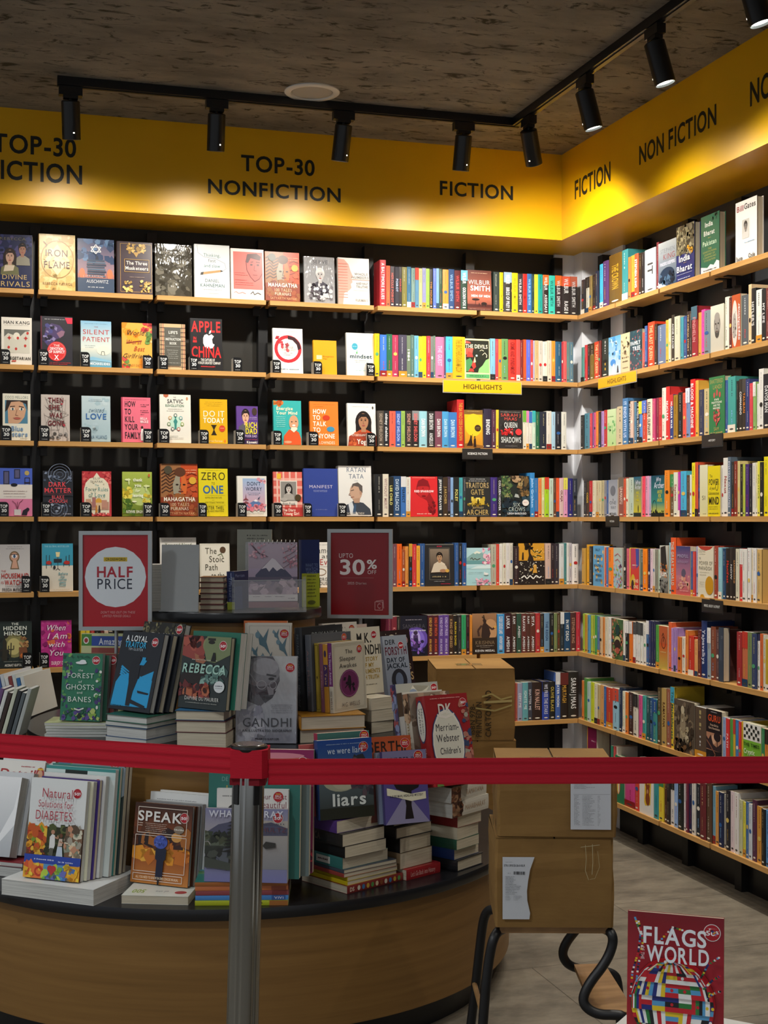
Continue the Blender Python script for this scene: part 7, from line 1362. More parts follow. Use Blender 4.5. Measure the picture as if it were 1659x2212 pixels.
sale('cream gift book with blue flying bird pattern, behind the grey biography', M, w, h, .02, 'c8c0b4',
     [R(0, 0, 100, 100, 'c8c0b4'), ('F', 4, 4, 96, 97, .8, '9a948a')] + [it for (x, y, s) in ((36, 82, 1.4), (66, 88, .7), (80, 76, 1.1), (18, 70, .7), (46, 60, 1.2), (74, 56, .9), (24, 46, 1.0)) for it in (PG([(x - 10 * s, y + 8 * s), (x, y + 2 * s), (x + 9 * s, y + 9 * s), (x + 5 * s, y - 1 * s), (x + 12 * s, y - 11 * s), (x + 2 * s, y - 5 * s), (x - 6 * s, y - 3 * s)], '54707c'), EL(x - 9 * s, y + 4 * s, 4 * s, 2.4 * s, '6c8894'))], hard=True, sticker=('H', 84, 89, .0145))
behind(M, n, 3, zb, [.0225, ('cream twin edge behind the bird-pattern book', .02, -.012, w, h * .99, 'c0b8ac', {}), ('orange book edge behind the bird-pattern book', .02, -.02, w, h * 1.01, 'b8602c', {})])
zt = pile((648, 1606), (786, 1600), ZMID, [('black thriller lying under the amber book on the middle tier', 'tail', .04, '1c1a1a', 1, 1, (0, 0), dict(sart=[T(50, 50, 60, 50, 'BALDACCI', '9c7838', 0)])), ('amber cloth book lying under the classic spines', 'tail', .042, 'a87420', 1.02, 1, (0, -.01), dict(hard=True))], .2, 14)
M, w, n = stand((722, 1541), (793, 1529), zt, .016, 3)
h = upto(M, w, 1386, 750)
sale('cream classic with a purple oval raven, end of the classics row', M, w, h, .016, 'c8c0ac',
     [R(0, 0, 100, 100, 'c8c0ac'), ('F', 4, 3, 96, 97, .8, 'a8a08c'), ('F', 7, 5, 93, 95, .5, 'b0a894'), T(50, 86, 22, 6, 'The', '4c4844', 0), T(46, 76, 50, 6.5, 'Sleeper', '4c4844', 0), T(46, 66, 52, 6.5, 'Awakes', '4c4844', 0), EL(48, 40, 29, 20, '6c2c58'), ('O', 48, 40, 27, 18.6, .8, 'a8709c'), PG([(46, 52), (52, 50), (54, 40), (50, 26), (46, 34), (42, 44)], '241c24'), LN([(34, 34), (46, 40), (60, 36)], 2, '241c24'), BB(32, 30, 62, 50, ['241c24'], 10, 4, 3), T(50, 10, 54, 6, 'H.G. WELLS', '5c4c48', 0)], sart=[R(0, 0, 62, 100, '6c2c68'), T(36, 50, 46, 50, 'The Sleeper Awakes', 'd8c8d8', 0), T(82, 50, 26, 40, 'HG WELLS', '6c5c58', 0)], sticker=('H', 82, 88, .0125))
behind(M, n, 3, zt, [.0172, ('gold and purple banded classic in the middle tier row', .018, -.002, w, h * .98, 'c08830', dict(sart=[R(30, 0, 62, 100, '442c58'), T(46, 50, 28, 40, 'A Tale', 'c8a868', 0), EL(14, 50, 5, 26, '3c2c50')])), ('mauve classic in the middle tier row', .014, .0, w, h * .98, '7c4c5c', dict(sart=[T(60, 50, 40, 36, 'Persuasion', 'a88890', 0)])), ('old gold classic in the middle tier row', .018, .0, w, h * .985, '9c8430', dict(sart=[('F', 3, 12, 97, 88, .5, '3c3418'), EL(50, 50, 2, 12, '3c3418')])), ('grey hardback in the middle tier row of classics, half price', .026, -.01, w * 1.2, h * 1.1, '54565c', dict(sart=[T(50, 50, 60, 30, 'Ado Mauro', '8c6c6c', 0)], hard=True, sticker=('H', 82, 93, .0125))), ('black memoir with grey capitals in the middle tier row', .032, -.02, w * 1.22, h * 1.2, '222428', dict(sart=[T(36, 50, 56, 30, 'PRIYANKA CHOPRA', '54585c', 0), T(82, 50, 26, 30, 'Unfinished', '6c6c70', 0, .3)], art=[R(0, 0, 100, 100, '24262a'), T(56, 90, 66, 6, 'PRIYANKA', '989c9c', 0)], hard=True)), ('brown slim book at the far end of the classics row', .02, .0, w, h * 1.1, '5c3420', {})])
zt = pile((812, 1586), (856, 1580), ZMID, [('thick paperback lying, %s of the support pile behind the classics' % ordinal(k + 1), 'tail', .037, c, 1.1, 1, (-.12, 0.01), {}) for k, c in enumerate(('3c3430', '8c8474', 'd0c8b4'))], .13, 15)
M, w, n = stand((768, 1506), (832, 1498), zt, .02, 6)
M.translation += n * .028 + M.to_3x3().col[0] * .022
sale('cream autobiography in black and gold capitals, fifty percent disc', M, w, upto(M, w, 1355, 790), .02, 'd4ccb8',
     [R(0, 0, 100, 100, 'd6ceba'), T(44, 84, 50, 14, 'M.K.', '2c2a26', 1), T(56, 66, 88, 14, 'GANDHI', '2c2a26', 1), T(52, 52, 70, 6, 'THE STORY', 'b0903c', 1), T(52, 43, 42, 6, 'OF MY', 'b0903c', 1), T(50, 34, 84, 6, 'EXPERIMENTS', 'b0903c', 1), T(52, 25, 70, 6, 'WITH TRUTH', 'b0903c', 1), DD(48, 14, 60, 2, '6a6454')], sticker=('50', 78, 88, .0125), pages=PAGEW)
zt = pile((706, 1561), (782, 1558), ZMID, [('paperback lying, %s of the pile carrying the white novels' % ordinal(k + 1), 'tail', .036, c, .9, 1, (0, 0), {}) for k, c in enumerate(('5c5448', '8c8478', 'a8a090'))], .12, 19)
M, w, n = stand((704, 1492), (778, 1484), zt, .02, 5)
sale('white novel with grey lettering half hidden behind the autobiography, half price disc', M, w, upto(M, w, 1345, 740), .02, 'd8d0c4', [R(0, 0, 100, 100, 'dad2c6'), DD(40, 92, 56, 4, '9a9288'), T(44, 80, 70, 7, 'THE COLD', '3c3834', 1)], sticker=('H', 84, 90, .0125), pages=PAGEW)
behind(M, n, 5, zt, [.023, ('pinkish novel rising behind the white one', .018, .05, w * 1.1, .21, 'd0b8ac', {})])
zt = pile((858, 1560), (916, 1552), ZMID, [('paperback lying, %s of the pile carrying the two thrillers' % ordinal(k + 1), 'tail', .035, c, 1, 1, (0, 0), {}) for k, c in enumerate(('4c3830', '2c2c30'))], .2, 16)
M, w, n = stand((828, 1512), (880, 1506), zt, .02, 10)
M.translation += n * -.03
sale('grey-blue thriller with a dark eye oval, thirty percent disc', M, w, upto(M, w, 1373, 850), .02, '9098a8',
     [G(0, 0, 100, 100, '7c8498', 'a4acb8'), T(30, 90, 44, 7, 'DER', '2c3038', 1), T(50, 76, 90, 12, 'FORSYTH', '6c2c3c', 1), T(46, 62, 76, 7, 'DAY OF', '28303c', 1), T(50, 53, 84, 7, 'JACKAL', '28303c', 1), EL(52, 30, 32, 18, '2c2c34'), EL(52, 30, 16, 12, '6c7890')], sticker=('30', 72, 84, .0125))
behind(M, n, 10, zt, [.026, ('maroon thriller with a thorn-crowned skull, thirty percent disc', .024, .03, w * 1.1, .23, '301c1c', dict(art=[R(0, 0, 100, 100, '2c1a1c'), ('O', 30, 78, 24, 16, 4, 'c8bca8'), EL(30, 76, 19, 12, '5c1c20'), BB(6, 62, 56, 96, ['c8bca8', 'a89c88'], 30, 3, 3), EL(24, 60, 6, 3, 'c8bca8'), EL(38, 60, 6, 3, 'c8bca8'), T(48, 45, 84, 8, 'THOMAS', 'b09878', 1), T(52, 31, 88, 11, 'HARRIS', 'c0a070', 1), DD(54, 21, 56, 2, '908070'), T(62, 8, 50, 8, 'DRAGON', 'c8c0b4', 1)], sticker=('30', 76, 84, .0145)))])

# --- fan of magazines at the table's far side, beside the low dark shelves
MC = ['dcdedc', '3c5ca0', 'd0d4d8', 'e4e4e0', '8c3c38', 'd4d8d4', '2c6ca8', 'e0e0d8']
MW = ['pale grey', 'blue', 'silver', 'white', 'brick red', 'off-white', 'bright blue', 'ivory']


def edge_on(u, v, z, roll, yaw, w, h, t, col, label, dx):
    """Slim book standing with its spine towards the viewer, rolled sideways."""
    p = onz(u, v, z)
    a = Vector((SP, CP, 0))
    xd = Matrix.Rotation(math.radians(yaw), 3, 'Z') @ a
    yd = Vector((-xd.y, xd.x, 0))
    Rr = Matrix.Rotation(math.radians(roll), 3, xd)
    Mx = Matrix((xd, Rr @ yd, Rr @ Vector((0, 0, 1)))).transposed().to_4x4()
    Mx.translation = p - yd * dx
    Mx.translation.z = z + t * abs(math.sin(math.radians(roll))) + .0005
    sale(label, Mx, w, h, t, col, (), name='magazine', pages=PAGEW)


for k in range(8):
    edge_on(8, 1548, ZMID, -12, -7, .25, .135 + .006 * (k % 3), .012, MC[k], '%s landscape book showing its long top edge on the middle tier' % MW[k], .0142 * k)
MC2 = ['4c4440', '6c4c78', 'd8d8d4', '3c2c28', 'c8ccb8', '2c3034', '5c6468', 'b0b4b0']
MW2 = ['umber', 'violet', 'chalk white', 'dark brown', 'pale lime', 'black', 'slate', 'ash grey']
for k in range(8):
    edge_on(-30, 1593, ZMID, 16, -3, .085, .14 + .007 * ((k * 5) % 3), .011, MC2[k], '%s slim book in the slanting row before the landscape books' % MW2[k], .0145 * k)

# --- top tier
pile((322, 1321), (360, 1320), ZTOP, [('white book block, %s of the stack behind the sale signs on the top tier' % ordinal(k + 1), 'fore', .025, c, 1, 1, (0, .0), dict(pages=PAGEW)) for k, c in enumerate(('d8d8d4', 'e0e0dc', 'd0d0cc', 'dcdcd8', 'd8d8d8', 'e4e4e0'))], .1, 17)
M, w, n = stand((347, 1321), (428, 1322), ZTOP, .004, 3)
gp = empty('display_easel', 'plain grey back of an easel board on the top tier', 'display easel', M)
hh = upto(M, w, 1177, 388)
EASEL = mat('grey_board', '9c9e9e', .55)
MB().box((0, 0, .004), (w, .004, hh)).build('back_board', EASEL, gp)
MB().box((-.002, -.012, 0), (w + .002, .004, .0035)).build('ledge', EASEL, gp)
pile((431, 1318), (484, 1318), ZTOP, [('maroon-bound hardback, %s of the small stack on the top tier' % ordinal(k + 1), 'fore', .0178, c, 1 - .02 * (k % 2), 1, (.0, .002 * (k % 3)), dict(hard=True)) for k, c in enumerate(('6c3430', '74302c', '5c2c2a', '7c3c34', '6a302c', '78402f'))], .1, 18)
M, w, n = stand((508, 1317), (548, 1312), ZTOP, .028, 2)
sale('short navy thesaurus standing at an angle on the top tier', M, w, upto(M, w, 1233, 520), .028, '24305c', [R(0, 0, 100, 100, '26325e'), T(30, 88, 50, 8, 'Merriam', '98a4c8', 0), R(0, 0, 40, 60, '344478')], sart=[DD(20, 60, 30, 20, 'a8b0d0'), T(50, 50, 70, 40, 'Thesaurus', '8c98b8', 0), R(80, 0, 100, 100, 'a8b040')])
M, w, n = stand((506, 1312), (582, 1312), ZTOP, .02, 1)
M.translation += n * .09
sale('tall grey slim book at the back of the top tier', M, w, upto(M, w, 1144, 545), .02, '8a8c80', [R(0, 0, 100, 100, '8c8e82'), DD(58, 92, 60, 2.4, '3c3c38'), DD(54, 88, 50, 2.4, '3c3c38')])
q = M.copy()
q.translation = M.translation - n * .018 + M.to_3x3().col[0] * .03 + Vector((0, 0, .0))
POLY = mat('clear_polybag', 'c8ccd0', .15, alpha=.35, bump=((30, 30, 30), .9, .006, 3))
pb = empty('wrapped_book', 'teal book in a loose clear plastic bag behind the desk calendar', 'book', q)
MB().use(PRINT).box((.014, .001, .001), (.1, .013, .175), '1c5c7c').build('cover', None, pb)
MB().box((.0, -.001, .0), (.128, .015, .222)).build('plastic_bag', POLY, pb)
M, w, n = stand((537, 1317), (643, 1316), ZTOP, .012, 4)
cal = empty('desk_calendar', 'spiral desk calendar with a snow-capped violet mountain', 'calendar', M)
hc = upto(M, w, 1172, 590)
mb = MB().use(PRINT).box((0, 0, .006), (w, .01, hc), 'd0c8cc')
Canvas(mb, (0, 0, .006), (w, 0, 0), (0, 0, hc - .006), (0, -1, 0)).draw(
    [G(0, 0, 100, 100, '8a7888', 'b8a8b8'), G(0, 34, 100, 60, '9c8898', 'a898b0'), PG([(14, 50), (34, 66), (48, 76), (54, 74), (70, 62), (88, 48), (88, 44), (14, 44)], '484860'), PG([(26, 59), (48, 76), (54, 74), (74, 58), (66, 60), (58, 56), (50, 62), (42, 55), (36, 61)], 'd0c8d0'), R(0, 40, 100, 47, '5c5468'), G(0, 20, 100, 40, 'a08898', '6c6078'), BB(2, 20, 98, 40, ['b098a8', '8c7888', 'c0a8b4'], 30, 10, 3)] + [LN([(4 + 3 * i, 98 - 2 * i), (16 + 5 * i, 86 - 3 * i), (34 + 3 * i, 80 - i)], 1, '5c4450') for i in range(3)] + [LN([(98, 96 - 8 * i), (84, 88 - 7 * i), (70, 84 - 8 * i)], 1, '6c4c58') for i in range(4)] + [BB(0, 74, 34, 98, ['c890a0', 'd8b0bc'], 20, 3, 5), BB(68, 60, 100, 98, ['c890a0', 'd8b0bc', 'a87080'], 34, 3, 6), R(0, 10, 100, 20, 'd8d0d0'), DD(16, 17, 14, 1.6, '706870'), DD(40, 17, 14, 1.6, '706870'), DD(64, 17, 20, 1.6, '706870'), DD(88, 14, 14, 2, '706870'), R(0, 0, 100, 9, '8c5c64')])
mb.build('page', None, cal)
for k in range(11):
    x = w * (.06 + .88 * k / 10)
    MB().tube([(x, .005 + .0075 * math.cos(a), hc + .001 + .0075 * math.sin(a)) for a in [i * .5236 for i in range(13)]], .0011, 6).build('spiral_ring', CHROME, cal)
M, w, n = stand((506, 1325), (662, 1322), ZTOP, .004, 3)
ah = empty('leaflet_holder', 'clear acrylic leaflet holder in front of the desk calendar', 'leaflet holder', M)
ACR2 = mat('clear_holder', 'c4c8cc', .06, alpha=.16)
MB().box((0, 0, .0), (w, .002, .105)).build('front_panel', ACR2, ah)
MB().box((0, .002, 0), (.002, .04, .115)).build('side_panel', ACR2, ah)
MB().box((w - .002, .002, 0), (w, .04, .115)).build('side_panel', ACR2, ah)
MB().box((.002, .002, 0), (w - .002, .04, .002)).build('floor_panel', ACR2, ah)
MB().box((0, 0, .103), (w, .0026, .1055)).build('rim', mat('polished_acrylic_edge', 'a0a4a8', .2), ah)
M, w, n = stand((645, 1313), (682, 1312), ZTOP, .03, 1)
M.translation += n * .028 + M.to_3x3().col[0] * .022
sale('navy and lime guide book beside the desk calendar', M, w * 1.05, upto(M, w, 1166, 662), .03, '1c2858',
     [R(0, 0, 100, 50, 'a0a828'), R(0, 50, 100, 100, '1e2a5c'), T(56, 62, 70, 5, 'WHAT TO', '7080a8', 0), T(56, 56, 70, 5, 'WATCH', '7080a8', 0), T(56, 51, 60, 4, 'WHEN', '7080a8', 0)] + [DD(54, 46 - 5 * i, 50 - 6 * (i % 2), 2.6, '4c5018') for i in range(7)] + [EL(54, 7, 22, 3, '5c6020')])


# ------------------------------------------------------------------ red sale signs on poles
def sale_sign(name, label, uc, vt, vb, wpx, zc, yaw, art, poster):
    c = depth(uc, vb, zc)
    w, h = wpx * zc / FPX, (vb - vt) * zc / FPX
    e1 = Matrix.Rotation(math.radians(yaw), 3, 'Z') @ Vector((CP, -SP, 0))
    nn = Vector((-e1.y, e1.x, 0))
    M = Matrix((e1, nn, Vector((0, 0, 1)))).transposed().to_4x4()
    M.translation = c
    s = empty(name, label, 'sale sign', M, 'red sale signs on the display table')
    f = MB()
    b = .0125
    W2 = w / 2
    for a, d in (((-W2, 0, 0), (W2, .014, b)), ((-W2, 0, h - b), (W2, .014, h)), ((-W2, 0, b), (-W2 + b, .014, h - b)), ((W2 - b, 0, b), (W2, .014, h - b))):
        f.box(a, d)
    f.box((-W2 + b, .008, b), (W2 - b, .013, h - b))
    f.build('frame', ALU, s)
    p = MB().use(POSTER)
    p.box((-W2 + b, .004, b), (W2 - b, .0075, h - b), poster)
    Canvas(p, (-W2 + b, .004, b), (w - 2 * b, 0, 0), (0, 0, h - 2 * b), (0, -1, 0)).draw(art)
    p.build('poster', None, s)
    zf = ZMID - c.z + .0004
    MB().tube([(0, .02, h * .3), (0, .02, zf + .008)], .006, 12).build('pole', ALU, s, True)
    MB().lathe([(.034, zf), (.034, zf + .006), (.01, zf + .012)], 28, (0, .02)).build('base', ALU, s, True)
    return s


POSTER = mat('poster_print', 'fff', .22, attr=True, bump=((9, 9, 9), .06, .003, 2))
sale_sign('sale_sign', 'framed red HALF PRICE poster with a white disc on a pole', 249, 1147, 1362, 157, 4.36, 2,
          [EL(50, 54, 47, 33, 'dfe4ea'), R(32, 71, 68, 75.6, 'd0b020'), T(50, 73.3, 31, 2.7, 'CROSSWORD', '2c2a18', 1), T(49, 59.5, 57, 11, 'HALF', 'b02838', 1), T(49, 46.5, 56, 11, 'PRICE', '282e40', 0), T(54, 15.5, 53, 2.6, "DON'T MISS OUT ON THESE", 'e0a0a0', 0, .2), T(52, 11.5, 44, 2.6, 'LIMITED PERIOD DEALS.', 'e0a0a0', 0, .2)], 'b01a26')
sale_sign('sale_sign', 'framed dark red UPTO 30% OFF diaries poster on a pole', 777, 1143, 1336, 142, 4.8, -7,
          [T(26, 72, 25, 5.4, 'UPTO', 'e4d4d4', 0), T(37, 58, 46, 17.5, '30', 'f0e8e8', 1), T(71, 61.5, 18, 10.5, '%', 'f0e8e8', 1), T(71, 52, 16, 4.6, 'OFF', 'e4d4d4', 0), LN([(16, 45), (74, 45)], .5, 'b07070'), T(45, 38.5, 33, 3, '2025 Diaries', 'd8b8b8', 0), ('F', 76, 6, 89, 16, .9, 'd8a0a0'), T(83, 11, 6, 6, 'C', 'd8a0a0', 0), LN([(78, 17), (90, 18), (91, 8)], .9, 'd8a0a0')], '8c0c18')


# ------------------------------------------------------------------ belt barrier
pc = depth(538, 1620, 2.75)
lean = Matrix.Rotation(math.radians(1.4), 4, (SP, CP, 0))
bp = empty('barrier_post', 'brushed steel barrier post with red webbing belts running both ways', 'barrier post', TR(pc.x - .024, pc.y + .007, 0) @ lean)
TOPZ = 1.036
r0, n = .0325, 96
flute = MB()
rings = []
for z in (.03, .5, TOPZ - .03):
    for k in range(n):
        a = 2 * math.pi * k / n
        rr = r0 - .0022 * max(0, math.cos(6 * a)) ** 6
        rings.append((rr * math.cos(a), rr * math.sin(a), z))
flute.add(rings, [(i * n + k, i * n + (k + 1) % n, (i + 1) * n + (k + 1) % n, (i + 1) * n + k) for i in range(2) for k in range(n)])
flute.build('post', STEEL, bp, True)
MB().lathe([(.17, 0), (.17, .012), (.15, .022), (.04, .034)], 64).build('base_plate', STEEL, bp, True)
MB().lathe([(.031, TOPZ - .0299), (.031, TOPZ - .003), (.036, TOPZ - .002), (.038, TOPZ + .003), (.036, TOPZ + .008), (.031, TOPZ + .0095), (0, TOPZ + .0095)], 48).build('cap', BLKPL, bp, True)
MB().lathe([(.0305, TOPZ + .0096), (.0295, TOPZ + .0106), (0, TOPZ + .0106)], 40).build('cap_disc', CHROME, bp, True)
for a in (-2.25, -.95):
    c, s_ = math.cos(a + math.pi / 2 - PSI - 1.5708 + .0), math.sin(a - PSI)
    c = math.cos(a - PSI)
    q = MB()
    q.M = Matrix.Rotation(a - PSI, 4, 'Z')
    q.prism([(r0 - .001, -.006), (r0 + .003, -.006), (r0 + .003, .006), (r0 - .001, .006)], TOPZ - .108, TOPZ - .068)
    q.build('belt_clip', BLKPL, bp)


def belt(label, p0, p1, width, sag, cols):
    """Woven belt between two points of its upper edge; local coordinates of the post."""
    inv = bp.matrix_world.inverted()
    N, Rr = 24, 10
    mb = MB().use(BELT)
    d = (p1 - p0)
    nn = Vector((d.y, -d.x, 0)).normalized() * .0016
    V, Fc, Cc = [], [], []
    for i in range(N + 1):
        t = i / N
        for j in range(Rr + 1):
            s = j / Rr
            p = p0.lerp(p1, t) - Vector((0, 0, 4 * sag * t * (1 - t) + width * s)) + nn * (.6 + .5 * math.sin(s * math.pi * Rr * .5))
            V.append(inv @ p)
            Cc.append(lin(cols[0] if j % 2 else cols[1]))
    m = len(V)
    V += [v - (inv.to_3x3() @ nn) * 1.6 for v in V]
    Cc += Cc
    for i in range(N):
        for j in range(Rr):
            a = i * (Rr + 1) + j
            Fc.append((a, a + 1, a + Rr + 2, a + Rr + 1))
            Fc.append((m + a, m + a + Rr + 1, m + a + Rr + 2, m + a + 1))
        for j in (0, Rr):
            a = i * (Rr + 1) + j
            Fc.append((a, a + Rr + 1, m + a + Rr + 1, m + a) if j == 0 else (a, m + a, m + a + Rr + 1, a + Rr + 1))
    mb.add(V, Fc, Cc)
    o = mb.build('belt', None, bp, True)
    o['label'] = label
    return o


RED = ('b80f28', 'a60b20')
A = depth(503, 1616, 2.735)
Bq = depth(-240, 1567, 3.12)
belt('red belt running towards the long shelves', A, Bq, .0525, .002, RED)
A = depth(579, 1640, 2.725)
Bq = depth(1830, 1633, 2.6)
belt('red belt running past the cartons', A, Bq, .0515, .0, RED)
# belt housing wrapped round the post head, with the loose end folded under it
q = MB().use(BELT)
q.M = bp.matrix_world.inverted() @ Matrix.Translation(Vector((pc.x - .0, pc.y + .002, 0))) @ RZ(-math.degrees(PSI))
q.prism([(-.034, -.034), (.030, -.041), (.041, -.030), (.041, .03), (-.034, .03)], 1.5 - (1683 - YH) * 2.71 / FPX, 1.5 - (1622 - YH) * 2.71 / FPX, RED[0])
q.build('belt_housing', None, bp)
q = MB().use(BELT)
q.M = bp.matrix_world.inverted() @ Matrix.Translation(Vector((pc.x, pc.y + .002, 0))) @ RZ(-math.degrees(PSI))
q.prism([(-.036, -.028), (.024, -.038), (.036, -.03), (.036, .02), (-.036, .02)], 1.5 - (1699 - YH) * 2.71 / FPX, 1.5 - (1684 - YH) * 2.71 / FPX, '780a1a')
q.build('belt_end', None, bp)


# ------------------------------------------------------------------ cartons
def carton(name, label, P, e1, w, d, h, z, seed, note=None, marks=None, tape=True, group='cardboard cartons'):
    """Closed corrugated carton; P: lower front corner (x along e1)."""
    e2 = Vector((-e1.y, e1.x, 0))
    M = Matrix((e1, e2, Vector((0, 0, 1)))).transposed().to_4x4()
    M.translation = Vector((P.x, P.y, z))
    c = empty(name, label, 'carton', M, group)
    rng = random.Random(seed)
    mb = MB().use(CARD)
    nx, nz = 8, 6
    j = lambda: rng.uniform(-.0018, .0018)
    b = .006
    ring = [(b, 0), (w - b, 0), (w, b), (w, d - b), (w - b, d), (b, d), (0, d - b), (0, b)]
    pts = []
    for k in range(nz + 1):
        zz = h * k / nz
        bulge = .0016 * math.sin(math.pi * k / nz)
        for x, y in ring:
            ox = (x - w / 2) / w * 2 * bulge
            oy = (y - d / 2) / d * 2 * bulge
            pts.append((x + ox + j(), y + oy + j(), zz))
    fs = [(k * 8 + i, k * 8 + (i + 1) % 8, (k + 1) * 8 + (i + 1) % 8, (k + 1) * 8 + i) for k in range(nz) for i in range(8)]
    fs += [tuple(range(7, -1, -1))]
    mb.add(pts, fs)
    mb.build('body', None, c)
    # two top flaps meeting along the middle
    f = MB()
    f.box((.001, .001, h + .0005), (w / 2 - .0022, d - .001, h + .0042))
    f.build('top_flap', CARD, c)
    f = MB()
    f.box((w / 2 + .0022, .001, h + .0005), (w - .001, d - .001, h + .0046))
    f.build('top_flap', CARD, c)
    MB().box((w / 2 - .0015, .004, h - .002), (w / 2 + .0015, d - .004, h + .0008)).build('flap_gap', BLKPL, c)
    if tape:
        t = MB()
        t.box((w * .3, d * .3, h + .0048), (w * .64, d * .48, h + .0052))
        t.build('packing_tape', TAPE, c)
    if note:
        x0, z0, x1, z1, art, cut = note
        q = MB().use(PRINT)
        A, B2 = (x0, -.0065), (x1, -.0065)
        k = len(cut)
        poly = [(x0, z0)] + [(x1 + dx, z0 + (z1 - z0) * t) for dx, t in cut] + [(x0, z1)]
        m = len(poly)
        q.add([(x, -.0066, zz) for x, zz in poly] + [(x, -.0062, zz) for x, zz in poly], [tuple(range(m)), tuple(range(2 * m - 1, m - 1, -1))] + [(i, (i + 1) % m, m + (i + 1) % m, m + i) for i in range(m)], 'd4d8de')
        Canvas(q, (x0, -.0066, z0), (x1 - x0, 0, 0), (0, 0, z1 - z0), (0, -1, 0)).draw(art)
        o = q.build('delivery_note', None, c)
        o['label'] = 'white printed delivery note'
    if marks:
        q = MB().use(CARDP)
        for org, ux, uz, nn, art in marks:
            Canvas(q, org, ux, uz, nn, .0004).draw(art)
        q.build('printed_marking', None, c)
    return c


def barcode(x0, y0, x1, y1, seed):
    r = random.Random(seed)
    out, x = [], x0
    while x < x1:
        w = r.choice((.7, 1.2, 2.0))
        out.append(R(x, y0, min(x + w, x1), y1, '24262c'))
        x += w + r.choice((.8, 1.1, 1.8))
    return out


def lines(x0, x1, y0, y1, n, seed, col='50545c'):
    r = random.Random(seed)
    out = []
    for k in range(n):
        y = y1 - (y1 - y0) * (k + .5) / n
        ww = (x1 - x0) * r.uniform(.45, 1)
        out.append(DD(x0 + ww / 2, y, ww, min(1.3, (y1 - y0) / n * .5), col))
    return out


CR = Vector((CP, -SP, 0))
ZS = .478
zc0 = (EYE - ZS) * FPX / (2003 - YH)
P = depth(1070, 2003, zc0)
wb = (1324 - 1070) * zc0 / FPX
eb = Matrix.Rotation(math.radians(-1.0), 3, 'Z') @ CR
hb = .222
FLOWER = [DD(24, 92, 30, 1, '60646c'), T(44, 86.5, 78, 3.2, 'STR/1393/25-26-0-BLR', '2c2e34', 1)] + barcode(40, 72, 82, 77, 3) + [DD(24, 74.5, 10, 1.4, '50545c')] + lines(10, 70, 40, 70, 12, 4) + lines(10, 30, 31, 39, 5, 5) + lines(40, 74, 31, 39, 5, 6)
carton('cardboard_carton', 'lower carton on the plywood stool with a torn note numbered STR/1393', P, eb, wb, .262, hb, ZS, 3,
       note=(wb * .06, hb * .10, wb * .29, hb * .80, FLOWER, [(-.001, 0), (.001, .1), (-.006, .3), (-.007, .45), (-.004, .62), (.001, .8), (.012, 1.0)]),
       marks=[((wb * .7, -.007, hb * .52), (wb * .2, 0, 0), (0, 0, hb * .44), (0, -1, 0), [LN([(30, 96), (34, 60), (30, 30), (44, 6)], 2, 'c0b48c'), LN([(60, 98), (62, 50), (58, 20)], 2, 'c8bc94'), LN([(10, 90), (90, 96)], 2, 'c8bc94'), LN([(82, 80), (90, 40), (70, 10), (48, 8)], 1.6, 'b8aa80')]), ((-.007, .2, .05), (0, -.12, 0), (0, 0, .13), (-1, 0, 0), [LN([(20, 90), (24, 10)], 2, 'd0c49c')])])
P2 = P + eb * .006
NOTE2 = barcode(38, 88, 86, 93, 7) + lines(8, 60, 70, 86, 8, 8) + lines(8, 24, 8, 60, 22, 9) + lines(28, 62, 8, 60, 24, 10) + lines(66, 74, 8, 60, 22, 11) + [LN([(6, 62), (96, 62)], .6, '70747c')]
carton('cardboard_carton', 'upper carton on the stool with a full delivery note, behind the red belt', P2, Matrix.Rotation(math.radians(-2.2), 3, 'Z') @ CR, wb * 1.005, .27, .172, ZS + hb + .0062, 4,
       note=(wb * .615, .02, wb * .955, .165, NOTE2, [(0, 0), (0, 1)]),
       marks=[((-.0075, .2, .06), (0, -.10, 0), (0, 0, .09), (-1, 0, 0), [LN([(10, 20), (10, 90), (40, 90), (40, 20)], 5, 'a04c30'), LN([(55, 20), (55, 90), (90, 90), (90, 55), (55, 55)], 5, 'a04c30'), LN([(20, 60), (30, 40)], 5, 'a04c30')]), ((-.0075, .1, .005), (0, -.03, 0), (0, 0, .03), (-1, 0, 0), [R(10, 10, 90, 90, '50482c')])])
# cartons stacked on the floor behind the table
zb_ = .896
zc1 = 5.45
Pl = depth(942, 1447, zc1)
eb2 = Matrix.Rotation(math.radians(3.0), 3, 'Z') @ CR
wl = (1113 - 942) * zc1 / FPX
hl = .284
PRT = [('T', 46, 30, 44, 6, 'ISBN 978-', '3c2e1c', 1, 0.0, 1), ('T', 54, 30, 50, 7, 'PRINTED IN', '3c2e1c', 1, 0.0, 1), ('T', 66, 38, 66, 7, 'CARTON NO', '3c2e1c', 1, 0.0, 1), LN([(58, 62), (70, 66), (82, 58), (96, 62)], 2, 'b09c60'), LN([(50, 46), (74, 42), (96, 50)], 2, 'a8945c'), LN([(60, 54), (96, 56)], 3, 'b4a068')]
carton('cardboard_carton', 'big dented carton standing behind the display table before the shelves', Pl, eb2, wl, .4, hl, zb_ - hl, 6,
       marks=[((0, -.0075, 0), (wl, 0, 0), (0, 0, hl), (0, -1, 0), PRT)])
carton('cardboard_carton', 'second carton of the stack behind the table, mostly hidden', Pl + eb2 * .01, eb2, wl * .99, .4, .31, zb_ - hl - .316, 7)
carton('cardboard_carton', 'lowest carton of the stack behind the table, on the floor', Pl + eb2 * .004, eb2, wl * 1.02, .4, zb_ - hl - .316 - .0055, .0005, 8)

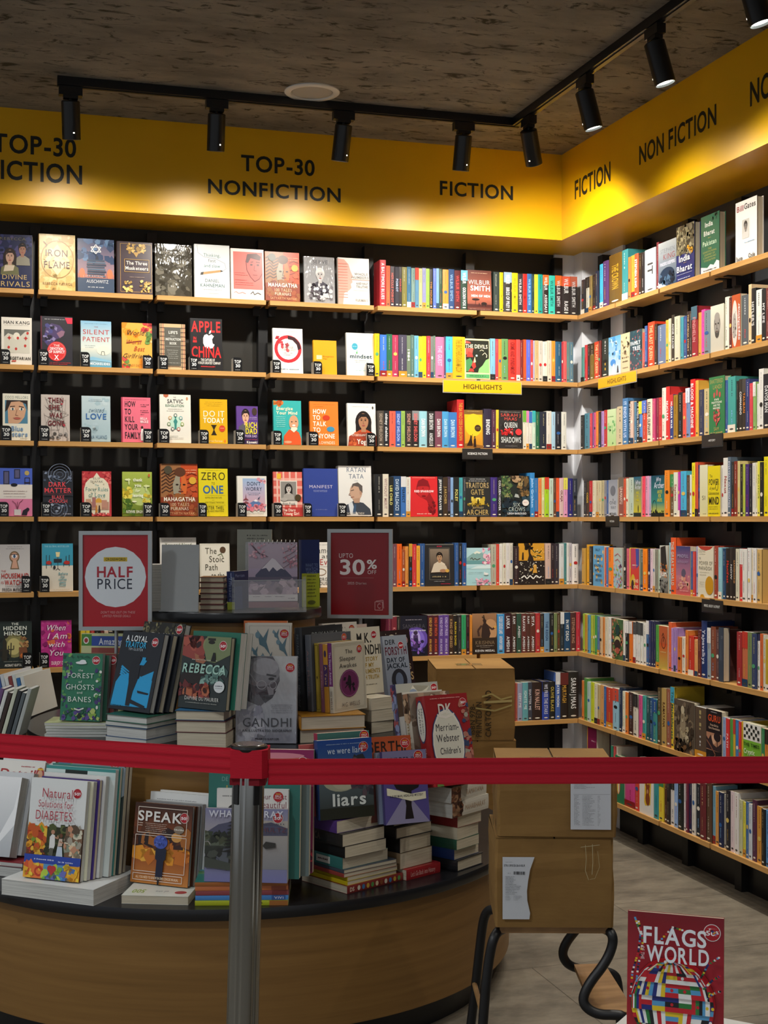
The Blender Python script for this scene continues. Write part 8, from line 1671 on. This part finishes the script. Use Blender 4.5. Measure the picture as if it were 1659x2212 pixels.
# ------------------------------------------------------------------ stool under the cartons
st = empty('school_stool', 'black bent-tube stool with a plywood footrest, carrying two cartons', 'stool', Matrix.Identity(4))
seat = MB()
seat.M = Matrix((eb, Vector((-eb.y, eb.x, 0)), Vector((0, 0, 1)))).transposed().to_4x4()
seat.M.translation = Vector((P.x, P.y, 0))
seat.box((.012, .012, ZS - .018), (wb - .012, .25, ZS - .0005))
seat.build('seat', PLY, st)


def tb_(pts, name='leg'):
    q = MB().tube([depth(u, v, z) for u, v, z in pts], .0125, 12, rounds=3)
    return q.build(name, BLKMETAL, st, True)


def fl(u, zc):
    return (u, YH + (EYE - .012) * FPX / zc, zc)


tb_([(1110, 1994, 3.56), (1092, 2004, 3.48), (1068, 2016, 3.40), (1056, 2070, 3.40), (1047, 2150, 3.39), fl(1030, 3.38)])
tb_([(1090, 1970, 3.58), (1062, 1962, 3.62), (1046, 1975, 3.64), (1038, 2030, 3.66), (1024, 2160, 3.68), fl(1006, 3.7)])
tb_([(1270, 1996, 3.55), (1300, 2004, 3.46), (1322, 2014, 3.40), (1325, 2040, 3.40), (1308, 2080, 3.39), (1268, 2130, 3.37), (1256, 2168, 3.36), (1288, 2192, 3.35), (1335, 2192, 3.34), (1350, 2196, 3.34), fl(1346, 3.33)], 's_bend_leg')
tb_([(1262, 1984, 3.62), (1258, 1990, 3.64), (1248, 2004, 3.64), (1222, 2036, 3.65), (1213, 2064, 3.66), (1232, 2090, 3.67), (1290, 2098, 3.68), (1322, 2100, 3.69), (1338, 2120, 3.69), fl(1342, 3.7)], 's_bend_leg')
fo = MB()
q0, q1, q2, q3 = depth(1240, 2083, 3.66), depth(1306, 2081, 3.67), depth(1372, 2186, 3.36), depth(1284, 2186, 3.35)
zz_ = (q0.z + q1.z + q2.z + q3.z) / 4
pp = [Vector((v.x, v.y, v.z)) for v in (q0, q1, q2, q3)]
fo.add(pp + [v - Vector((0, 0, .012)) for v in pp], [(3, 2, 1, 0), (4, 5, 6, 7)] + [(i, (i + 1) % 4, 4 + (i + 1) % 4, 4 + i) for i in range(4)])
fo.build('footrest', PLY, st)
MB().tube([depth(1025, 2125, 3.67), depth(1052, 2228, 3.39)], .007, 8).build('stretcher', PLY, st, True)

# ------------------------------------------------------------------ white table with the flags book
wt = empty('side_table', 'white laminate table corner with the red flags book standing on it', 'table', Matrix.Identity(4))
ZW = .5
c0, c1, c2 = onz(1384, 2165, ZW), onz(1330, 2212, ZW), onz(1620, 2212, ZW)
ea = (c1 - c0).normalized()
eb3 = Vector((-ea.y, ea.x, 0))
if eb3.dot(c2 - c0) < 0:
    eb3 = -eb3
top = MB()
top.M = Matrix.Identity(4)
quad = [c0, c0 + ea * .5, c0 + ea * .5 + eb3 * .5, c0 + eb3 * .5]
top.add(quad + [v - Vector((0, 0, .025)) for v in quad], [(0, 1, 2, 3), (7, 6, 5, 4)] + [(i, 4 + i, 4 + (i + 1) % 4, (i + 1) % 4) for i in range(4)])
top.build('table_top', WHITELAM, wt)
for a, b in ((.04, .04), (.46, .04), (.04, .46), (.46, .46)):
    v = c0 + ea * a + eb3 * b
    MB().lathe([(.018, 0), (.018, ZW - .0255)], 16, (v.x, v.y)).build('leg', BLKMETAL, wt, True)
M, w, n = stand((1353, 2287), (1562, 2312), ZW, .012, 5)
h = upto(M, w, 1976, 1478)
FR = random.Random(9)
FLG = ['c8202c', 'f0f0ec', '24307c', 'e8c828', '2c7c3c', '1c1c20', '58a0d0', 'f0f0ec', 'c8202c']
flags = [R(0, 0, 100, 100, 'a81c28'), G(0, 50, 100, 100, 'b42030', '7c1420'), EL(48, 41, 45, 31, '8c1420'), EL(48, 41, 44, 30.4, 'c8202c')]
for rr in range(9):
    for cc in range(9):
        x0, x1 = (cc - 4.5) / 4.5, (cc - 3.5) / 4.5
        y0, y1 = (rr - 4.5) / 4.5, (rr - 3.5) / 4.5

        def sph(x, y):
            s = math.cos(y * 1.5)
            return (48 + 43 * math.sin(x * 1.5) * s, 41 + 30 * math.sin(y * 1.5))
        k = FR.randrange(6)
        cs = FR.sample(FLG, 3)
        for i in range(3):
            if k < 3:
                a0, a1, b0, b1 = x0 + (x1 - x0) * i / 3, x0 + (x1 - x0) * (i + 1) / 3, y0, y1
            else:
                a0, a1, b0, b1 = x0, x1, y0 + (y1 - y0) * i / 3, y0 + (y1 - y0) * (i + 1) / 3
            flags.append(PG([sph(a0, b0), sph(a1, b0), sph(a1, b1), sph(a0, b1)], cs[i]))
        m = sph((x0 + x1) / 2, (y0 + y1) / 2)
        if k in (0, 4):
            flags.append(EL(m[0], m[1], 1.6, 1.1, FR.choice(('c8202c', 'f0f0ec', 'e8c828'))))
for pts in ([(10, 98), (16, 88), (14, 76), (8, 62), (6, 44)], [(14, 96), (19, 84), (14, 66), (12, 52)], [(78, 62), (86, 72), (98, 78)], [(82, 56), (90, 62), (99, 66)], [(84, 50), (92, 54), (99, 56)], [(30, 80), (50, 95), (72, 92)], [(4, 18), (12, 26), (22, 30)], [(88, 96), (96, 92)]):
    for p, q in zip(pts, pts[1:]):
        for t in range(9):
            x, y = p[0] + (q[0] - p[0]) * t / 9, p[1] + (q[1] - p[1]) * t / 9
            flags.append(R(x - 1.1, y - .6, x + 1.1, y + .6, FR.choice(FLG)))
flags += [T(52, 89, 66, 10.5, 'FLAGS', 'f0f4f8', 1), T(56, 77, 64, 10, 'WORLD', 'f0f4f8', 1), ('T', 19.5, 77, 9, 3.4, 'OF THE', 'f0e8e8', 0, 0.0, -1)]
sale('red flag atlas with a globe of flags standing on the white table', M, w, h, .012, 'a81c28', flags, sticker=('50', 88, 90, .0155), group='books near the barrier')

# ------------------------------------------------------------------ loose things on the lowest shelves by the corner
z8 = ROWZ[8] + .0006
ya = yat(1268, RXP + .01)
book('boxed_set', 'maroon boxed doll story set standing at the corner end of the lowest side shelf', 'book', TR(RXP + .012, ya, z8) @ RZ(-90), .1, .3, .07, '7c2048', [R(0, 0, 100, 100, '7c2048'), R(0, 0, 100, 40, 'e0d8d8'), DD(66, 80, 40, 3, 'd8a8b8'), R(0, 0, 6, 100, 'e8a838')], group='books near the barrier')
for k, (c, nm) in enumerate((('38886c', 'green'), ('d85858', 'coral'), ('e0d8c8', 'cream'))):
    book('shelved_book', '%s picture book standing in the corner end of the lowest side shelf' % nm, 'book', TR(RXP + .012 + .004 * k, ya - .27 - .02 * k, z8), .1, .25, .018, c, (), group='books near the barrier')
xb_ = xat(1160, BY + .02)
for k, (c, nm) in enumerate((('e0dcd4', 'cream'), ('cdd4d8', 'silver'), ('d8d8d0', 'white'))):
    flat('%s book lying on the lowest long shelf near the corner, layer %s' % (nm, ordinal(k + 1)), Vector((xb_ + .03 * k, BY + .004, 0)), Vector((1, 0, 0)), z8 + .012 * k, .22 - .03 * k, .1, .0115, c, 'fore', pages=PAGEW, group='books near the barrier')
